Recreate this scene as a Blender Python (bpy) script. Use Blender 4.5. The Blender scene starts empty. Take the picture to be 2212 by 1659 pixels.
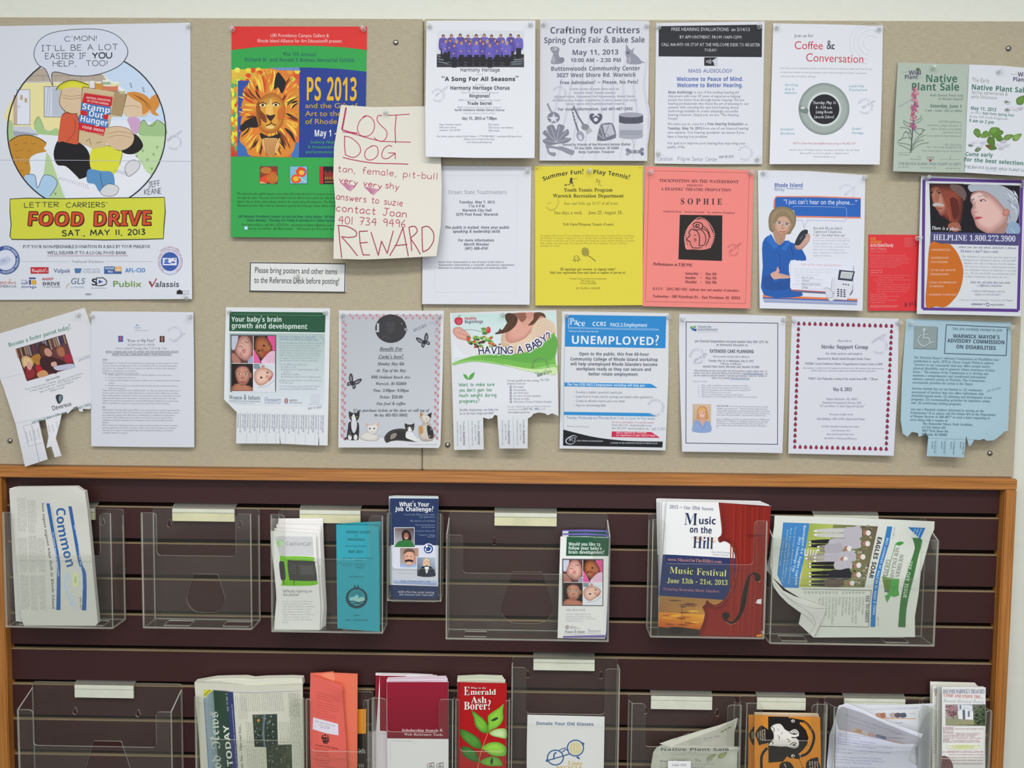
import bpy, bmesh, math, random, os
import numpy as np
from mathutils import Vector, Matrix
from mathutils.geometry import tessellate_polygon
random.seed(7)
C = bpy.context.scene.collection
sc = bpy.context.scene
# ---------------------------------------------------------------- camera
FPX, DIST, EYE = 1750.0, 1.64, 1.50
ny = Vector((28, 109, -FPX)).normalized()            # world +Y (into the wall) seen from the camera
xx = Vector((1, -0.0100, 0)); xx = (xx - ny * xx.dot(ny)).normalized()
zz = xx.cross(ny).normalized()
R = Matrix((xx, ny, zz))                              # rows: world axes in camera coords -> camera to world
CP = Vector((0, -DIST, EYE))
cam_d = bpy.data.cameras.new('camera'); cam = bpy.data.objects.new('camera', cam_d); C.objects.link(cam)
cam_d.sensor_width = 36; cam_d.lens = 36 * FPX / 2212; cam_d.clip_start = 0.05
cam.matrix_world = Matrix.Translation(CP) @ R.to_4x4()
sc.camera = cam
RN = np.array([list(r) for r in R])
def at(px, py, Y=0.0):
    "points of the photograph (2212x1659) carried onto the plane(s) y = Y of the room"
    px = np.asarray(px, float); py = np.asarray(py, float)
    d = np.stack([(px - 1106) / FPX, -(py - 829.5) / FPX, -np.ones_like(px)], -1) @ RN.T
    t = (np.asarray(Y) + DIST) / d[..., 1]
    return np.stack([d[..., 0] * t, -DIST + d[..., 1] * t, EYE + d[..., 2] * t], -1)
def pt(px, py, Y=0.0): return Vector(at(px, py, Y))
# ---------------------------------------------------------------- world, lights, exposure
wd = bpy.data.worlds.new('world'); sc.world = wd; wd.use_nodes = True
wd.node_tree.nodes['Background'].inputs[0].default_value = (.93, .97, 1.0, 1)
wd.node_tree.nodes['Background'].inputs[1].default_value = 0.42
def area(name, loc, sx, sy, power, col=(1, .985, .95), tgt=None):
    l = bpy.data.lights.new(name, 'AREA'); l.shape = 'RECTANGLE'; l.size = sx; l.size_y = sy; l.energy = power; l.color = col
    o = bpy.data.objects.new(name, l); C.objects.link(o); o.location = loc
    if tgt: o.rotation_euler = (Vector(tgt) - Vector(loc)).to_track_quat('-Z', 'Y').to_euler()
    return o
area('ceiling_lamp', (.10, -1.45, 2.75), 2.4, .35, 38)
area('ceiling_lamp', (-1.1, -2.7, 2.75), 1.2, .6, 17)  # left fill light, added at ceiling height farther from the board
area('ceiling_lamp', (1.1, -2.7, 2.75), 1.2, .6, 15)  # right fill light, added to go with the left one
area('front_fill', (-.2, -4.2, 1.5), 3.4, 1.8, 44, (.93, .97, 1.0), (0, 0, 1.1))  # broad cool fill added behind the camera; stands for no actual window
sc.view_settings.view_transform = 'Standard'; sc.view_settings.look = 'None'; sc.view_settings.exposure = 0.0
sc.view_settings.gamma = 1; sc.view_settings.use_curve_mapping = False
sc.cycles.transparent_max_bounces = 24; sc.cycles.max_bounces = 6
# ---------------------------------------------------------------- helpers
def lin(c):
    if isinstance(c, str):
        if len(c) == 3: c = ''.join(a + a for a in c)
        c = tuple(int(c[i:i + 2], 16) / 255 for i in (0, 2, 4))
    return tuple(((v + .055) / 1.055) ** 2.4 if v > .04045 else v / 12.92 for v in c)
MATS = {}
def mat(name, col, rough=.6, spec=.3, noise=None, bump=None):
    k = (name, str(col), rough)
    if k in MATS: return MATS[k]
    m = bpy.data.materials.new(name); m.use_nodes = True; n = m.node_tree.nodes; L = m.node_tree.links
    p = n['Principled BSDF']; p.inputs['Roughness'].default_value = rough; p.inputs['Specular IOR Level'].default_value = spec
    c = (*lin(col), 1); p.inputs['Base Color'].default_value = c
    if noise or bump:
        tc = n.new('ShaderNodeTexCoord'); mp = n.new('ShaderNodeMapping'); nz = n.new('ShaderNodeTexNoise')
        L.new(tc.outputs['Object'], mp.inputs[0]); L.new(mp.outputs[0], nz.inputs['Vector'])
        s, amt, scl = noise if noise else (bump[0], 0, (1, 1, 1))
        nz.inputs['Scale'].default_value = s; nz.inputs['Detail'].default_value = 4
        mp.inputs['Scale'].default_value = scl
        if amt:
            r = n.new('ShaderNodeMapRange'); r.inputs[3].default_value = 1 - amt; r.inputs[4].default_value = 1 + amt
            r.inputs[1].default_value = .25; r.inputs[2].default_value = .75
            mx = n.new('ShaderNodeVectorMath'); mx.operation = 'SCALE'; mx.inputs[0].default_value = c[:3]
            L.new(nz.outputs[0], r.inputs[0]); L.new(r.outputs[0], mx.inputs['Scale']); L.new(mx.outputs[0], p.inputs['Base Color'])
        if bump:
            b = n.new('ShaderNodeBump'); b.inputs['Strength'].default_value = bump[1]; b.inputs['Distance'].default_value = .001
            L.new(nz.outputs[0], b.inputs['Height']); L.new(b.outputs[0], p.inputs['Normal'])
    MATS[k] = m; return m
def ink_mat(rough):
    k = ('ink', rough)
    if k in MATS: return MATS[k]
    m = bpy.data.materials.new('printed_ink'); m.use_nodes = True; n = m.node_tree.nodes
    p = n['Principled BSDF']; p.inputs['Roughness'].default_value = rough; p.inputs['Specular IOR Level'].default_value = .3
    a = n.new('ShaderNodeAttribute'); a.attribute_name = 'ink'; m.node_tree.links.new(a.outputs['Color'], p.inputs['Base Color'])
    MATS[k] = m; return m
def grazing(m, base=.03, top=.5):
    "reflectance that rises towards grazing views, the same from both sides"
    n = m.node_tree.nodes; L = m.node_tree.links; w = n.new('ShaderNodeLayerWeight'); w.inputs[0].default_value = .5
    p = n.new('ShaderNodeMath'); p.operation = 'POWER'; p.inputs[1].default_value = 4.0; L.new(w.outputs['Facing'], p.inputs[0])
    r = n.new('ShaderNodeMapRange'); r.inputs[3].default_value = base; r.inputs[4].default_value = top; L.new(p.outputs[0], r.inputs[0]); return r.outputs[0]
def acrylic(name, haze, tint, gloss=.03):
    k = (name,)
    if k in MATS: return MATS[k]
    m = bpy.data.materials.new(name); m.use_nodes = True; n = m.node_tree.nodes; L = m.node_tree.links; n.clear()
    out = n.new('ShaderNodeOutputMaterial'); tr = n.new('ShaderNodeBsdfTransparent'); tr.inputs[0].default_value = (*tint, 1)
    df = n.new('ShaderNodeBsdfDiffuse'); df.inputs[0].default_value = (.74, .74, .66, 1)
    gl = n.new('ShaderNodeBsdfGlossy'); gl.inputs['Roughness'].default_value = .06
    nz = n.new('ShaderNodeTexNoise'); nz.inputs['Scale'].default_value = 9; nz.inputs['Detail'].default_value = 5
    mr = n.new('ShaderNodeMapRange'); mr.inputs[3].default_value = haze * .55; mr.inputs[4].default_value = haze * 1.5
    tc = n.new('ShaderNodeTexCoord'); L.new(tc.outputs['Object'], nz.inputs['Vector']); L.new(nz.outputs[0], mr.inputs[0])
    a = n.new('ShaderNodeMixShader'); L.new(mr.outputs[0], a.inputs[0]); L.new(tr.outputs[0], a.inputs[1]); L.new(df.outputs[0], a.inputs[2])
    b = n.new('ShaderNodeMixShader'); L.new(grazing(m, gloss), b.inputs[0]); L.new(a.outputs[0], b.inputs[1]); L.new(gl.outputs[0], b.inputs[2])
    L.new(b.outputs[0], out.inputs[0]); MATS[k] = m; return m
def mesh_obj(name, verts, faces, m, parent=None, smooth=False):
    me = bpy.data.meshes.new(name); me.from_pydata([tuple(v) for v in verts], [], faces); me.update()
    for x in (m if isinstance(m, (list, tuple)) else [m]): me.materials.append(x)
    if smooth: me.polygons.foreach_set('use_smooth', [True] * len(me.polygons))
    o = bpy.data.objects.new(name, me); C.objects.link(o)
    if parent: o.parent = parent
    return o
def bm_obj(name, bm, m, parent=None, smooth=False):
    me = bpy.data.meshes.new(name); bmesh.ops.recalc_face_normals(bm, faces=bm.faces); bm.to_mesh(me); bm.free()
    for x in (m if isinstance(m, (list, tuple)) else [m]): me.materials.append(x)
    if smooth: me.polygons.foreach_set('use_smooth', [True] * len(me.polygons))
    o = bpy.data.objects.new(name, me); C.objects.link(o)
    if parent: o.parent = parent
    return o
def add_box(bm, x0, x1, y0, y1, z0, z1, bev=0):
    vs = [bm.verts.new(v) for v in ((x0, y0, z0), (x1, y0, z0), (x1, y1, z0), (x0, y1, z0), (x0, y0, z1), (x1, y0, z1), (x1, y1, z1), (x0, y1, z1))]
    fs = [bm.faces.new([vs[i] for i in f]) for f in ((0, 3, 2, 1), (4, 5, 6, 7), (0, 1, 5, 4), (1, 2, 6, 5), (2, 3, 7, 6), (3, 0, 4, 7))]
    if bev: bmesh.ops.bevel(bm, geom=list({e for f in fs for e in f.edges}), offset=bev, segments=2, affect='EDGES')
def box(name, x0, x1, y0, y1, z0, z1, m, parent=None, bev=0):
    bm = bmesh.new(); add_box(bm, x0, x1, y0, y1, z0, z1, bev); return bm_obj(name, bm, m, parent)
def empty(name, label, cat, loc, group=None):
    o = bpy.data.objects.new(name, None); C.objects.link(o); o.location = loc; o.empty_display_size = .02
    o['label'] = label; o['category'] = cat
    if group: o['group'] = group
    return o
def keep(o, parent):                       # parent without moving the child's world-space mesh
    o.parent = parent; o.matrix_parent_inverse = Matrix.Translation(-parent.location)
# ---------------------------------------------------------------- the setting
DK = 0.014                                 # the board and the slatted panel stand this far off the wall
w_m = mat('painted_wall', (.865, .87, .825), .7, .2, (60, .02, (1, 1, 1)), (220, .12))
box('wall_back', -2.6, 2.6, DK + .0005, DK + .12, 0, 2.8, w_m)['kind'] = 'structure'
box('floor', -2.6, 2.6, -4.5, DK, -.1, 0, mat('carpet', (.32, .30, .29), .95, .1, (80, .2, (1, 1, 1)), (300, .5)))['kind'] = 'structure'
# fabric board
XS = pt(913, 600).x; XR = pt(2206, 700).x; ZT = pt(1106, 41.0).z; ZB = pt(1106, 1021.5, -.019).z + .0002
XL = pt(0, 800).x - .06
def fabric(name='woven_fabric', col=(.695, .655, .567)):
    m = bpy.data.materials.new(name); m.use_nodes = True; n = m.node_tree.nodes; L = m.node_tree.links; p = n['Principled BSDF']
    p.inputs['Roughness'].default_value = .95; p.inputs['Specular IOR Level'].default_value = .1
    tc = n.new('ShaderNodeTexCoord'); acc = None
    for scl, amt in (((900, 900, 90), .09), ((60, 900, 900), .12), ((1500, 1500, 1500), .10), ((3, 3, 3), .045)):
        mp = n.new('ShaderNodeMapping'); mp.inputs['Scale'].default_value = scl
        nz = n.new('ShaderNodeTexNoise'); nz.inputs['Scale'].default_value = 1; nz.inputs['Detail'].default_value = 2
        r = n.new('ShaderNodeMapRange'); r.inputs[1].default_value = .25; r.inputs[2].default_value = .75
        r.inputs[3].default_value = 1 - amt; r.inputs[4].default_value = 1 + amt
        L.new(tc.outputs['Object'], mp.inputs[0]); L.new(mp.outputs[0], nz.inputs['Vector']); L.new(nz.outputs[0], r.inputs[0])
        if acc is None: acc = r.outputs[0]
        else:
            q = n.new('ShaderNodeMath'); q.operation = 'MULTIPLY'; L.new(acc, q.inputs[0]); L.new(r.outputs[0], q.inputs[1]); acc = q.outputs[0]
    v = n.new('ShaderNodeVectorMath'); v.operation = 'SCALE'; v.inputs[0].default_value = lin(col); L.new(acc, v.inputs['Scale'])
    L.new(v.outputs[0], p.inputs['Base Color'])
    b = n.new('ShaderNodeBump'); b.inputs['Strength'].default_value = .5; b.inputs['Distance'].default_value = .0006
    L.new(acc, b.inputs['Height']); L.new(b.outputs[0], p.inputs['Normal']); return m
fab = fabric()
board = empty('bulletin_board', 'long beige fabric-covered bulletin board full of posters, above the slatted panel', 'bulletin board', (0, 0, ZB))
keep(box('fabric_panel', XL, XS - .0008, 0, DK, ZB, ZT, fab, None, .002), board)
keep(box('fabric_panel', XS + .0008, XR, 0, DK, ZB, ZT, fab, None, .002), board)
chrome = mat('steel', (.62, .61, .58), .25, .5); MATS[('steel', str((.62, .61, .58)), .25)].node_tree.nodes['Principled BSDF'].inputs['Metallic'].default_value = 1
def lathe(bm, prof, seg=16, c=(0, 0, 0), axis='Y'):
    rings = []
    for r, h in prof:
        ring = []
        for i in range(seg):
            a = 2 * math.pi * i / seg
            p = (r * math.cos(a), -h, r * math.sin(a)); ring.append(bm.verts.new((p[0] + c[0], p[1] + c[1], p[2] + c[2])))
        rings.append(ring)
    for a, b in zip(rings, rings[1:]):
        for i in range(seg): bm.faces.new((a[i], a[(i + 1) % seg], b[(i + 1) % seg], b[i]))
    bm.faces.new(rings[0]); bm.faces.new(rings[-1][::-1])
for x, y in ((855, 92), (2178, 105), (22, 952), (967, 961), (2138, 979)):
    p = pt(x, y); bm = bmesh.new()
    lathe(bm, [(.0052, -.001), (.0055, .0008), (.0048, .0026), (.0034, .0038), (.0016, .0043)], 20, p)
    keep(bm_obj('screw_head', bm, chrome, None, True), board)
for x, y in ((978, 920), (1320, 118), (700, 955), (1830, 352), (60, 668), (450, 320), (2150, 660), (1340, 650)):   # old pin holes
    p = pt(x, y, -.0001); bm = bmesh.new(); lathe(bm, [(.0008, -.0002), (.0007, .0001)], 6, p)
    keep(bm_obj('pin_hole', bm, mat('dark_hole', (.18, .16, .14), .9)), board)
# ---------------------------------------------------------------- wooden frame and slatted panel
def wood(vert):
    m = bpy.data.materials.new('oak_stained'); m.use_nodes = True; n = m.node_tree.nodes; L = m.node_tree.links; p = n['Principled BSDF']
    p.inputs['Roughness'].default_value = .42; tc = n.new('ShaderNodeTexCoord'); mp = n.new('ShaderNodeMapping')
    mp.inputs['Scale'].default_value = (330, 100, 5) if vert else (5, 100, 330)
    nz = n.new('ShaderNodeTexNoise'); nz.inputs['Scale'].default_value = 1; nz.inputs['Detail'].default_value = 6; nz.inputs['Distortion'].default_value = .6
    cr = n.new('ShaderNodeValToRGB'); e = cr.color_ramp.elements
    e[0].position = .32; e[0].color = (*lin((.58, .355, .14)), 1); e[1].position = .7; e[1].color = (*lin((.77, .515, .25)), 1)
    L.new(tc.outputs['Object'], mp.inputs[0]); L.new(mp.outputs[0], nz.inputs['Vector']); L.new(nz.outputs[0], cr.inputs[0]); L.new(cr.outputs[0], p.inputs['Base Color'])
    b = n.new('ShaderNodeBump'); b.inputs['Strength'].default_value = .15; b.inputs['Distance'].default_value = .001; L.new(nz.outputs[0], b.inputs['Height']); L.new(b.outputs[0], p.inputs['Normal'])
    return m
YF = -.019
zr0 = pt(1106, 1045, YF).z; zr1 = pt(1106, 1021.5, YF).z
xri = pt(2163, 1250, YF).x; xro = pt(2188, 1250, YF).x; xli = pt(7.5, 1250, YF).x; xlo = xli - .026
zbot = .38
frame = empty('oak_frame', 'honey-coloured oak frame around the dark slatted panel', 'frame', ((xli + xri) / 2, 0, zbot))
keep(box('top_rail', xlo, xro, YF, DK, zr0, zr1, wood(0), None, .0018), frame)
wv = wood(1)
keep(box('stile', xri, xro, YF, DK, zbot, zr0, wv, None, .0018), frame)
keep(box('stile', xlo, xli, YF, DK, zbot, zr0, wv, None, .0018), frame)
keep(box('bottom_rail', xlo, xro, YF, DK, zbot - .026, zbot, wood(0), None, .0018), frame)
z1 = pt(1106, 1105.5).z; z8 = pt(1106, 1647).z; PITCH = (z1 - z8) / 7
slat_m = mat('maroon_laminate', (.235, .118, .118), .55, .35, (260, .12, (1, 1, 1)), (500, .1))
lip_m = mat('raw_fibreboard_lip', (.60, .52, .40), .8, .2, (300, .15, (1, 1, 1)))
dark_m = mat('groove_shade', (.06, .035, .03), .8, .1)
panel = empty('slatwall_panel', 'dark maroon slatted display panel with horizontal grooves inside the oak frame', 'slatwall', ((xli + xri) / 2, 0, zbot))
GH = .0098; top = zr0
k = 0
while True:
    zl = z1 - k * PITCH                    # top of the lip of groove k
    bot = zl + GH
    last = bot < zbot + .03
    if last: bot = zbot
    bm = bmesh.new(); add_box(bm, xli, xri, 0, .005, bot, top - .0016 if k else top)
    keep(bm_obj('slat', bm, slat_m), panel)
    if last: break
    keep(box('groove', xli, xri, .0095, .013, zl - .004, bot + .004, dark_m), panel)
    keep(box('groove_lip', xli, xri, -.0002, .0095, zl - .0016, zl, lip_m), panel)
    top = zl; k += 1
# ---------------------------------------------------------------- current drawing frame (crops of the photograph)
FR = [0.0, 0.0, 1.0]
def fr(ox=0, oy=0, s=1.0): FR[:] = [ox, oy, s]
def W2(p): return [(FR[0] + x / FR[2], FR[1] + y / FR[2]) for x, y in p]
# ---------------------------------------------------------------- sheets of paper with print on them
SHEETS = []
class Sheet: pass
CUR = None
def cat_rom(P, closed=True, n=4):
    P = np.array(P, float); N = len(P); out = []
    rng = range(N) if closed else range(N - 1)
    for i in rng:
        if closed: a, b, c, d = P[(i - 1) % N], P[i], P[(i + 1) % N], P[(i + 2) % N]
        else: a, b, c, d = P[max(i - 1, 0)], P[i], P[i + 1], P[min(i + 2, N - 1)]
        for t in range(n):
            t /= n; out.append(.5 * ((2 * b) + (c - a) * t + (2 * a - 5 * b + 4 * c - d) * t * t + (3 * b - a - 3 * c + d) * t ** 3))
    if not closed: out.append(P[-1])
    return [tuple(v) for v in out]
def sheet(name, label, cat, pts, col='d6dae8', Y=.0008, lift=.007, bumps=(), group=None, gain=.99, grid=14, th=.00035, rough=.6, raw=False, pw=1.6, side=0, part_of=None, faint=True):
    global CUR
    s = Sheet(); s.name, s.label, s.cat, s.group, s.gain, s.th, s.rough = name, label, cat, group, gain, th, rough
    P = W2(pts) if not raw else list(pts)
    if isinstance(col, str) and min(int(col[i:i + 2], 16) for i in (0, 2, 4)) > 196: v = [int(col[i:i + 2], 16) for i in (0, 2, 4)]; col = '%02x%02x%02x' % (v[0] + 3, v[1] + 3, v[2] - 3)
    s.P = P; s.col = col; s.grid = grid
    A = np.array(P); s.y0, s.y1 = A[:, 1].min(), A[:, 1].max(); s.x0, s.x1 = A[:, 0].min(), A[:, 0].max()
    s.Y, s.lift, s.pw, s.side = Y, lift, pw, side
    s.bumps = [(*W2([(b[0], b[1])])[0], b[2], b[3]) for b in bumps]
    k = max([2000 * abs(b[3]) / b[2] ** 2 for b in bumps] + [4000 * abs(lift) / max(s.y1 - s.y0, 1) ** 2, 1e-5]); s.cell = min(max((.5 / k) ** .5, 5), 16); s.grid = min(14, s.cell * .8)
    s.flat = (lift == 0 and not bumps and not side)
    s.faint = faint; s.part_of = part_of; s.art = []; s.txt = []; s.layer = 0
    SHEETS.append(s); CUR = s; return s
def surf(s, px, py):
    t = np.clip((py - s.y0) / (s.y1 - s.y0), 0, 1)
    y = s.Y + s.lift * t ** s.pw + s.side * np.clip((px - s.x0) / (s.x1 - s.x0), 0, 1)
    for bx, by, r, a in s.bumps: y = y + a * np.exp(-((px - bx) ** 2 + (py - by) ** 2) / (r * r))
    return -y
def cl(c):
    g = CUR.gain; v = lin(c); return (min(v[0] * g, .95), min(v[1] * g, .95), min(v[2] * g, .95))
def _add(V, T, colr, txt=False):
    "V px coords, T triangles, colr one colour or one per vertex"
    if not txt: CUR.layer += 1
    (CUR.txt if txt else CUR.art).append((V, T, colr, CUR.layer))
def tri_px(P):
    return tessellate_polygon([[Vector((x, y, 0)) for x, y in P]])
def poly(P, c, holes=None):
    Q = W2(P)
    if holes:
        hs = [W2(h) for h in holes]; tr = tessellate_polygon([[Vector((x, y, 0)) for x, y in r] for r in [Q] + hs])
        Q = Q + [p for h in hs for p in h]
    else: tr = tri_px(Q)
    _add(Q, tr, cl(c))
def blob(P, c, n=4): poly(cat_rom(P, True, n), c)
def rect(x0, y0, x1, y1, c, sl=0, sv=0):
    "rectangle; sl = slope of the horizontals, sv = slant of the verticals"
    w, h = x1 - x0, y1 - y0
    poly([(x0, y0), (x1, y0 + sl * w), (x1 + sv * h, y1 + sl * w), (x0 + sv * h, y1)], c)
def grad(P4, cs, n=6):
    "quad with four corner colours, TL TR BR BL"
    Q = [np.array(p) for p in W2(P4)]; K = [np.array(cl(c)) for c in cs]; V = []; CC = []; T = []
    for j in range(n + 1):
        for i in range(n + 1):
            u, v = i / n, j / n; w = ((1 - u) * (1 - v), u * (1 - v), u * v, (1 - u) * v)
            V.append(tuple(sum(a * q for a, q in zip(w, Q)))); CC.append(tuple(sum(a * q for a, q in zip(w, K))))
    for j in range(n):
        for i in range(n):
            a = j * (n + 1) + i; T += [(a, a + 1, a + n + 2), (a, a + n + 2, a + n + 1)]
    _add(V, T, CC)
def ell(cx, cy, rx, ry, c, rot=0, c2=None, n=28, soft=.35):
    "ellipse; with c2 it blends from c in the middle to c2 at the rim"
    a = math.radians(rot); V = []; CC = []; T = []
    rings = (1,) if c2 is None else (soft, 1)
    V.append((cx, cy)); CC.append(cl(c))
    for k, r in enumerate(rings):
        for i in range(n):
            t = 2 * math.pi * i / n; x, y = rx * r * math.cos(t), ry * r * math.sin(t)
            V.append((cx + x * math.cos(a) - y * math.sin(a), cy + x * math.sin(a) + y * math.cos(a)))
            CC.append(cl(c2 if (c2 and k == 1) else c))
    for i in range(n): T.append((0, 1 + i, 1 + (i + 1) % n))
    if c2:
        for i in range(n):
            j = (i + 1) % n; T += [(1 + i, 1 + n + i, 1 + n + j), (1 + i, 1 + n + j, 1 + j)]
    _add(W2(V), T, CC)
def softblob(P, c, c2, k=.5, n=3):
    "closed smooth outline blending from c inside to c2 at the rim"
    O = cat_rom(P, True, n); m = np.mean(O, 0); N = len(O)
    V = [tuple(m)] + [tuple(m + (np.array(p) - m) * k) for p in O] + O
    CC = [cl(c)] * (1 + N) + [cl(c2)] * N; T = [(0, 1 + i, 1 + (i + 1) % N) for i in range(N)]
    for i in range(N):
        j = (i + 1) % N; T += [(1 + i, 1 + N + i, 1 + N + j), (1 + i, 1 + N + j, 1 + j)]
    _add(W2(V), T, CC)
def stroke_geo(P, w, closed=False):
    P = np.array(P, float); N = len(P)
    if not closed and np.ndim(w) == 0 and N > 2:          # sharp corners get a round join
        d = P[1:] - P[:-1]; L = np.maximum(np.hypot(d[:, 0], d[:, 1]), 1e-9); d = d / L[:, None]
        cut = [i + 1 for i in range(N - 2) if d[i] @ d[i + 1] < .8]
        if cut:
            V = []; T = []
            for i, j in zip([0] + cut, cut + [N - 1]):
                v, t = stroke_geo(P[i:j + 1], w); T += [tuple(q + len(V) for q in x) for x in t]; V += v
            for i in cut:
                n0 = len(V); V += [(P[i][0] + w / 2 * math.cos(k * math.pi / 4), P[i][1] + w / 2 * math.sin(k * math.pi / 4)) for k in range(8)]; T += [(n0, n0 + k, n0 + k + 1) for k in range(1, 7)]
            return V, T
    if closed: d = np.roll(P, -1, 0) - np.roll(P, 1, 0)
    else:
        d = np.zeros_like(P); d[1:-1] = P[2:] - P[:-2]; d[0] = P[1] - P[0]; d[-1] = P[-1] - P[-2]
    L = np.hypot(d[:, 0], d[:, 1]); L[L == 0] = 1; nn = np.stack([-d[:, 1] / L, d[:, 0] / L], 1) * np.reshape(w, (-1, 1)) / 2
    V = [tuple(v) for v in np.concatenate([P + nn, P - nn])]; T = []
    for i in range(N if closed else N - 1):
        j = (i + 1) % N; T += [(i, j, N + j), (i, N + j, N + i)]
    return V, T
def line(P, w, c, smooth=False, closed=False, taper=False, txt=False):
    if smooth: P = cat_rom(P, closed, 4)
    if taper: w = w * np.sin(np.linspace(.15, math.pi - .15, len(P)))
    V, T = stroke_geo(P, w, closed); _add(W2(V), T, cl(c), txt)
def frame_r(x0, y0, x1, y1, w, c, sl=0, sv=0):
    a, b = x1 - x0, y1 - y0
    P = [(x0, y0), (x1, y0 + sl * a), (x1 + sv * b, y1 + sl * a), (x0 + sv * b, y1)]
    for i in range(4):
        p, q = np.array(P[i], float), np.array(P[(i + 1) % 4], float); d = (q - p) / np.hypot(*(q - p)) * w / 2
        line([tuple(p - d), tuple(q + d)], w, c)
# ---- lettering
FONTS = {'s': None, 'b': (0x1D5D4, 0x1D5EE, 0x1D7EC, 0), 'R': (0x1D400, 0x1D41A, 0x1D7CE, 0), 'r': (0x1D400, 0x1D41A, 0x1D7CE, -.0055),
         'i': (0x1D434, 0x1D44E, 0x1D7CE, -.002), 'I': (0x1D468, 0x1D482, 0x1D7CE, 0), 'c': (0x1D4D0, 0x1D4EA, 0x1D7CE, 0),
         'f': (0x1D56C, 0x1D586, 0x1D7CE, 0), 'm': (0x1D670, 0x1D68A, 0x1D7F6, 0), 'l': (0x1D5A0, 0x1D5BA, 0x1D7E2, 0)}
def mchar(f, c):
    F = FONTS[f]
    if F is None: return c
    if 'A' <= c <= 'Z': return chr(F[0] + ord(c) - 65)
    if 'a' <= c <= 'z': return '\u210e' if (f == 'i' and c == 'h') else chr(F[1] + ord(c) - 97)
    if c.isdigit(): return chr(F[2] + ord(c) - 48)
    return c
HAND = {}
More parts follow.
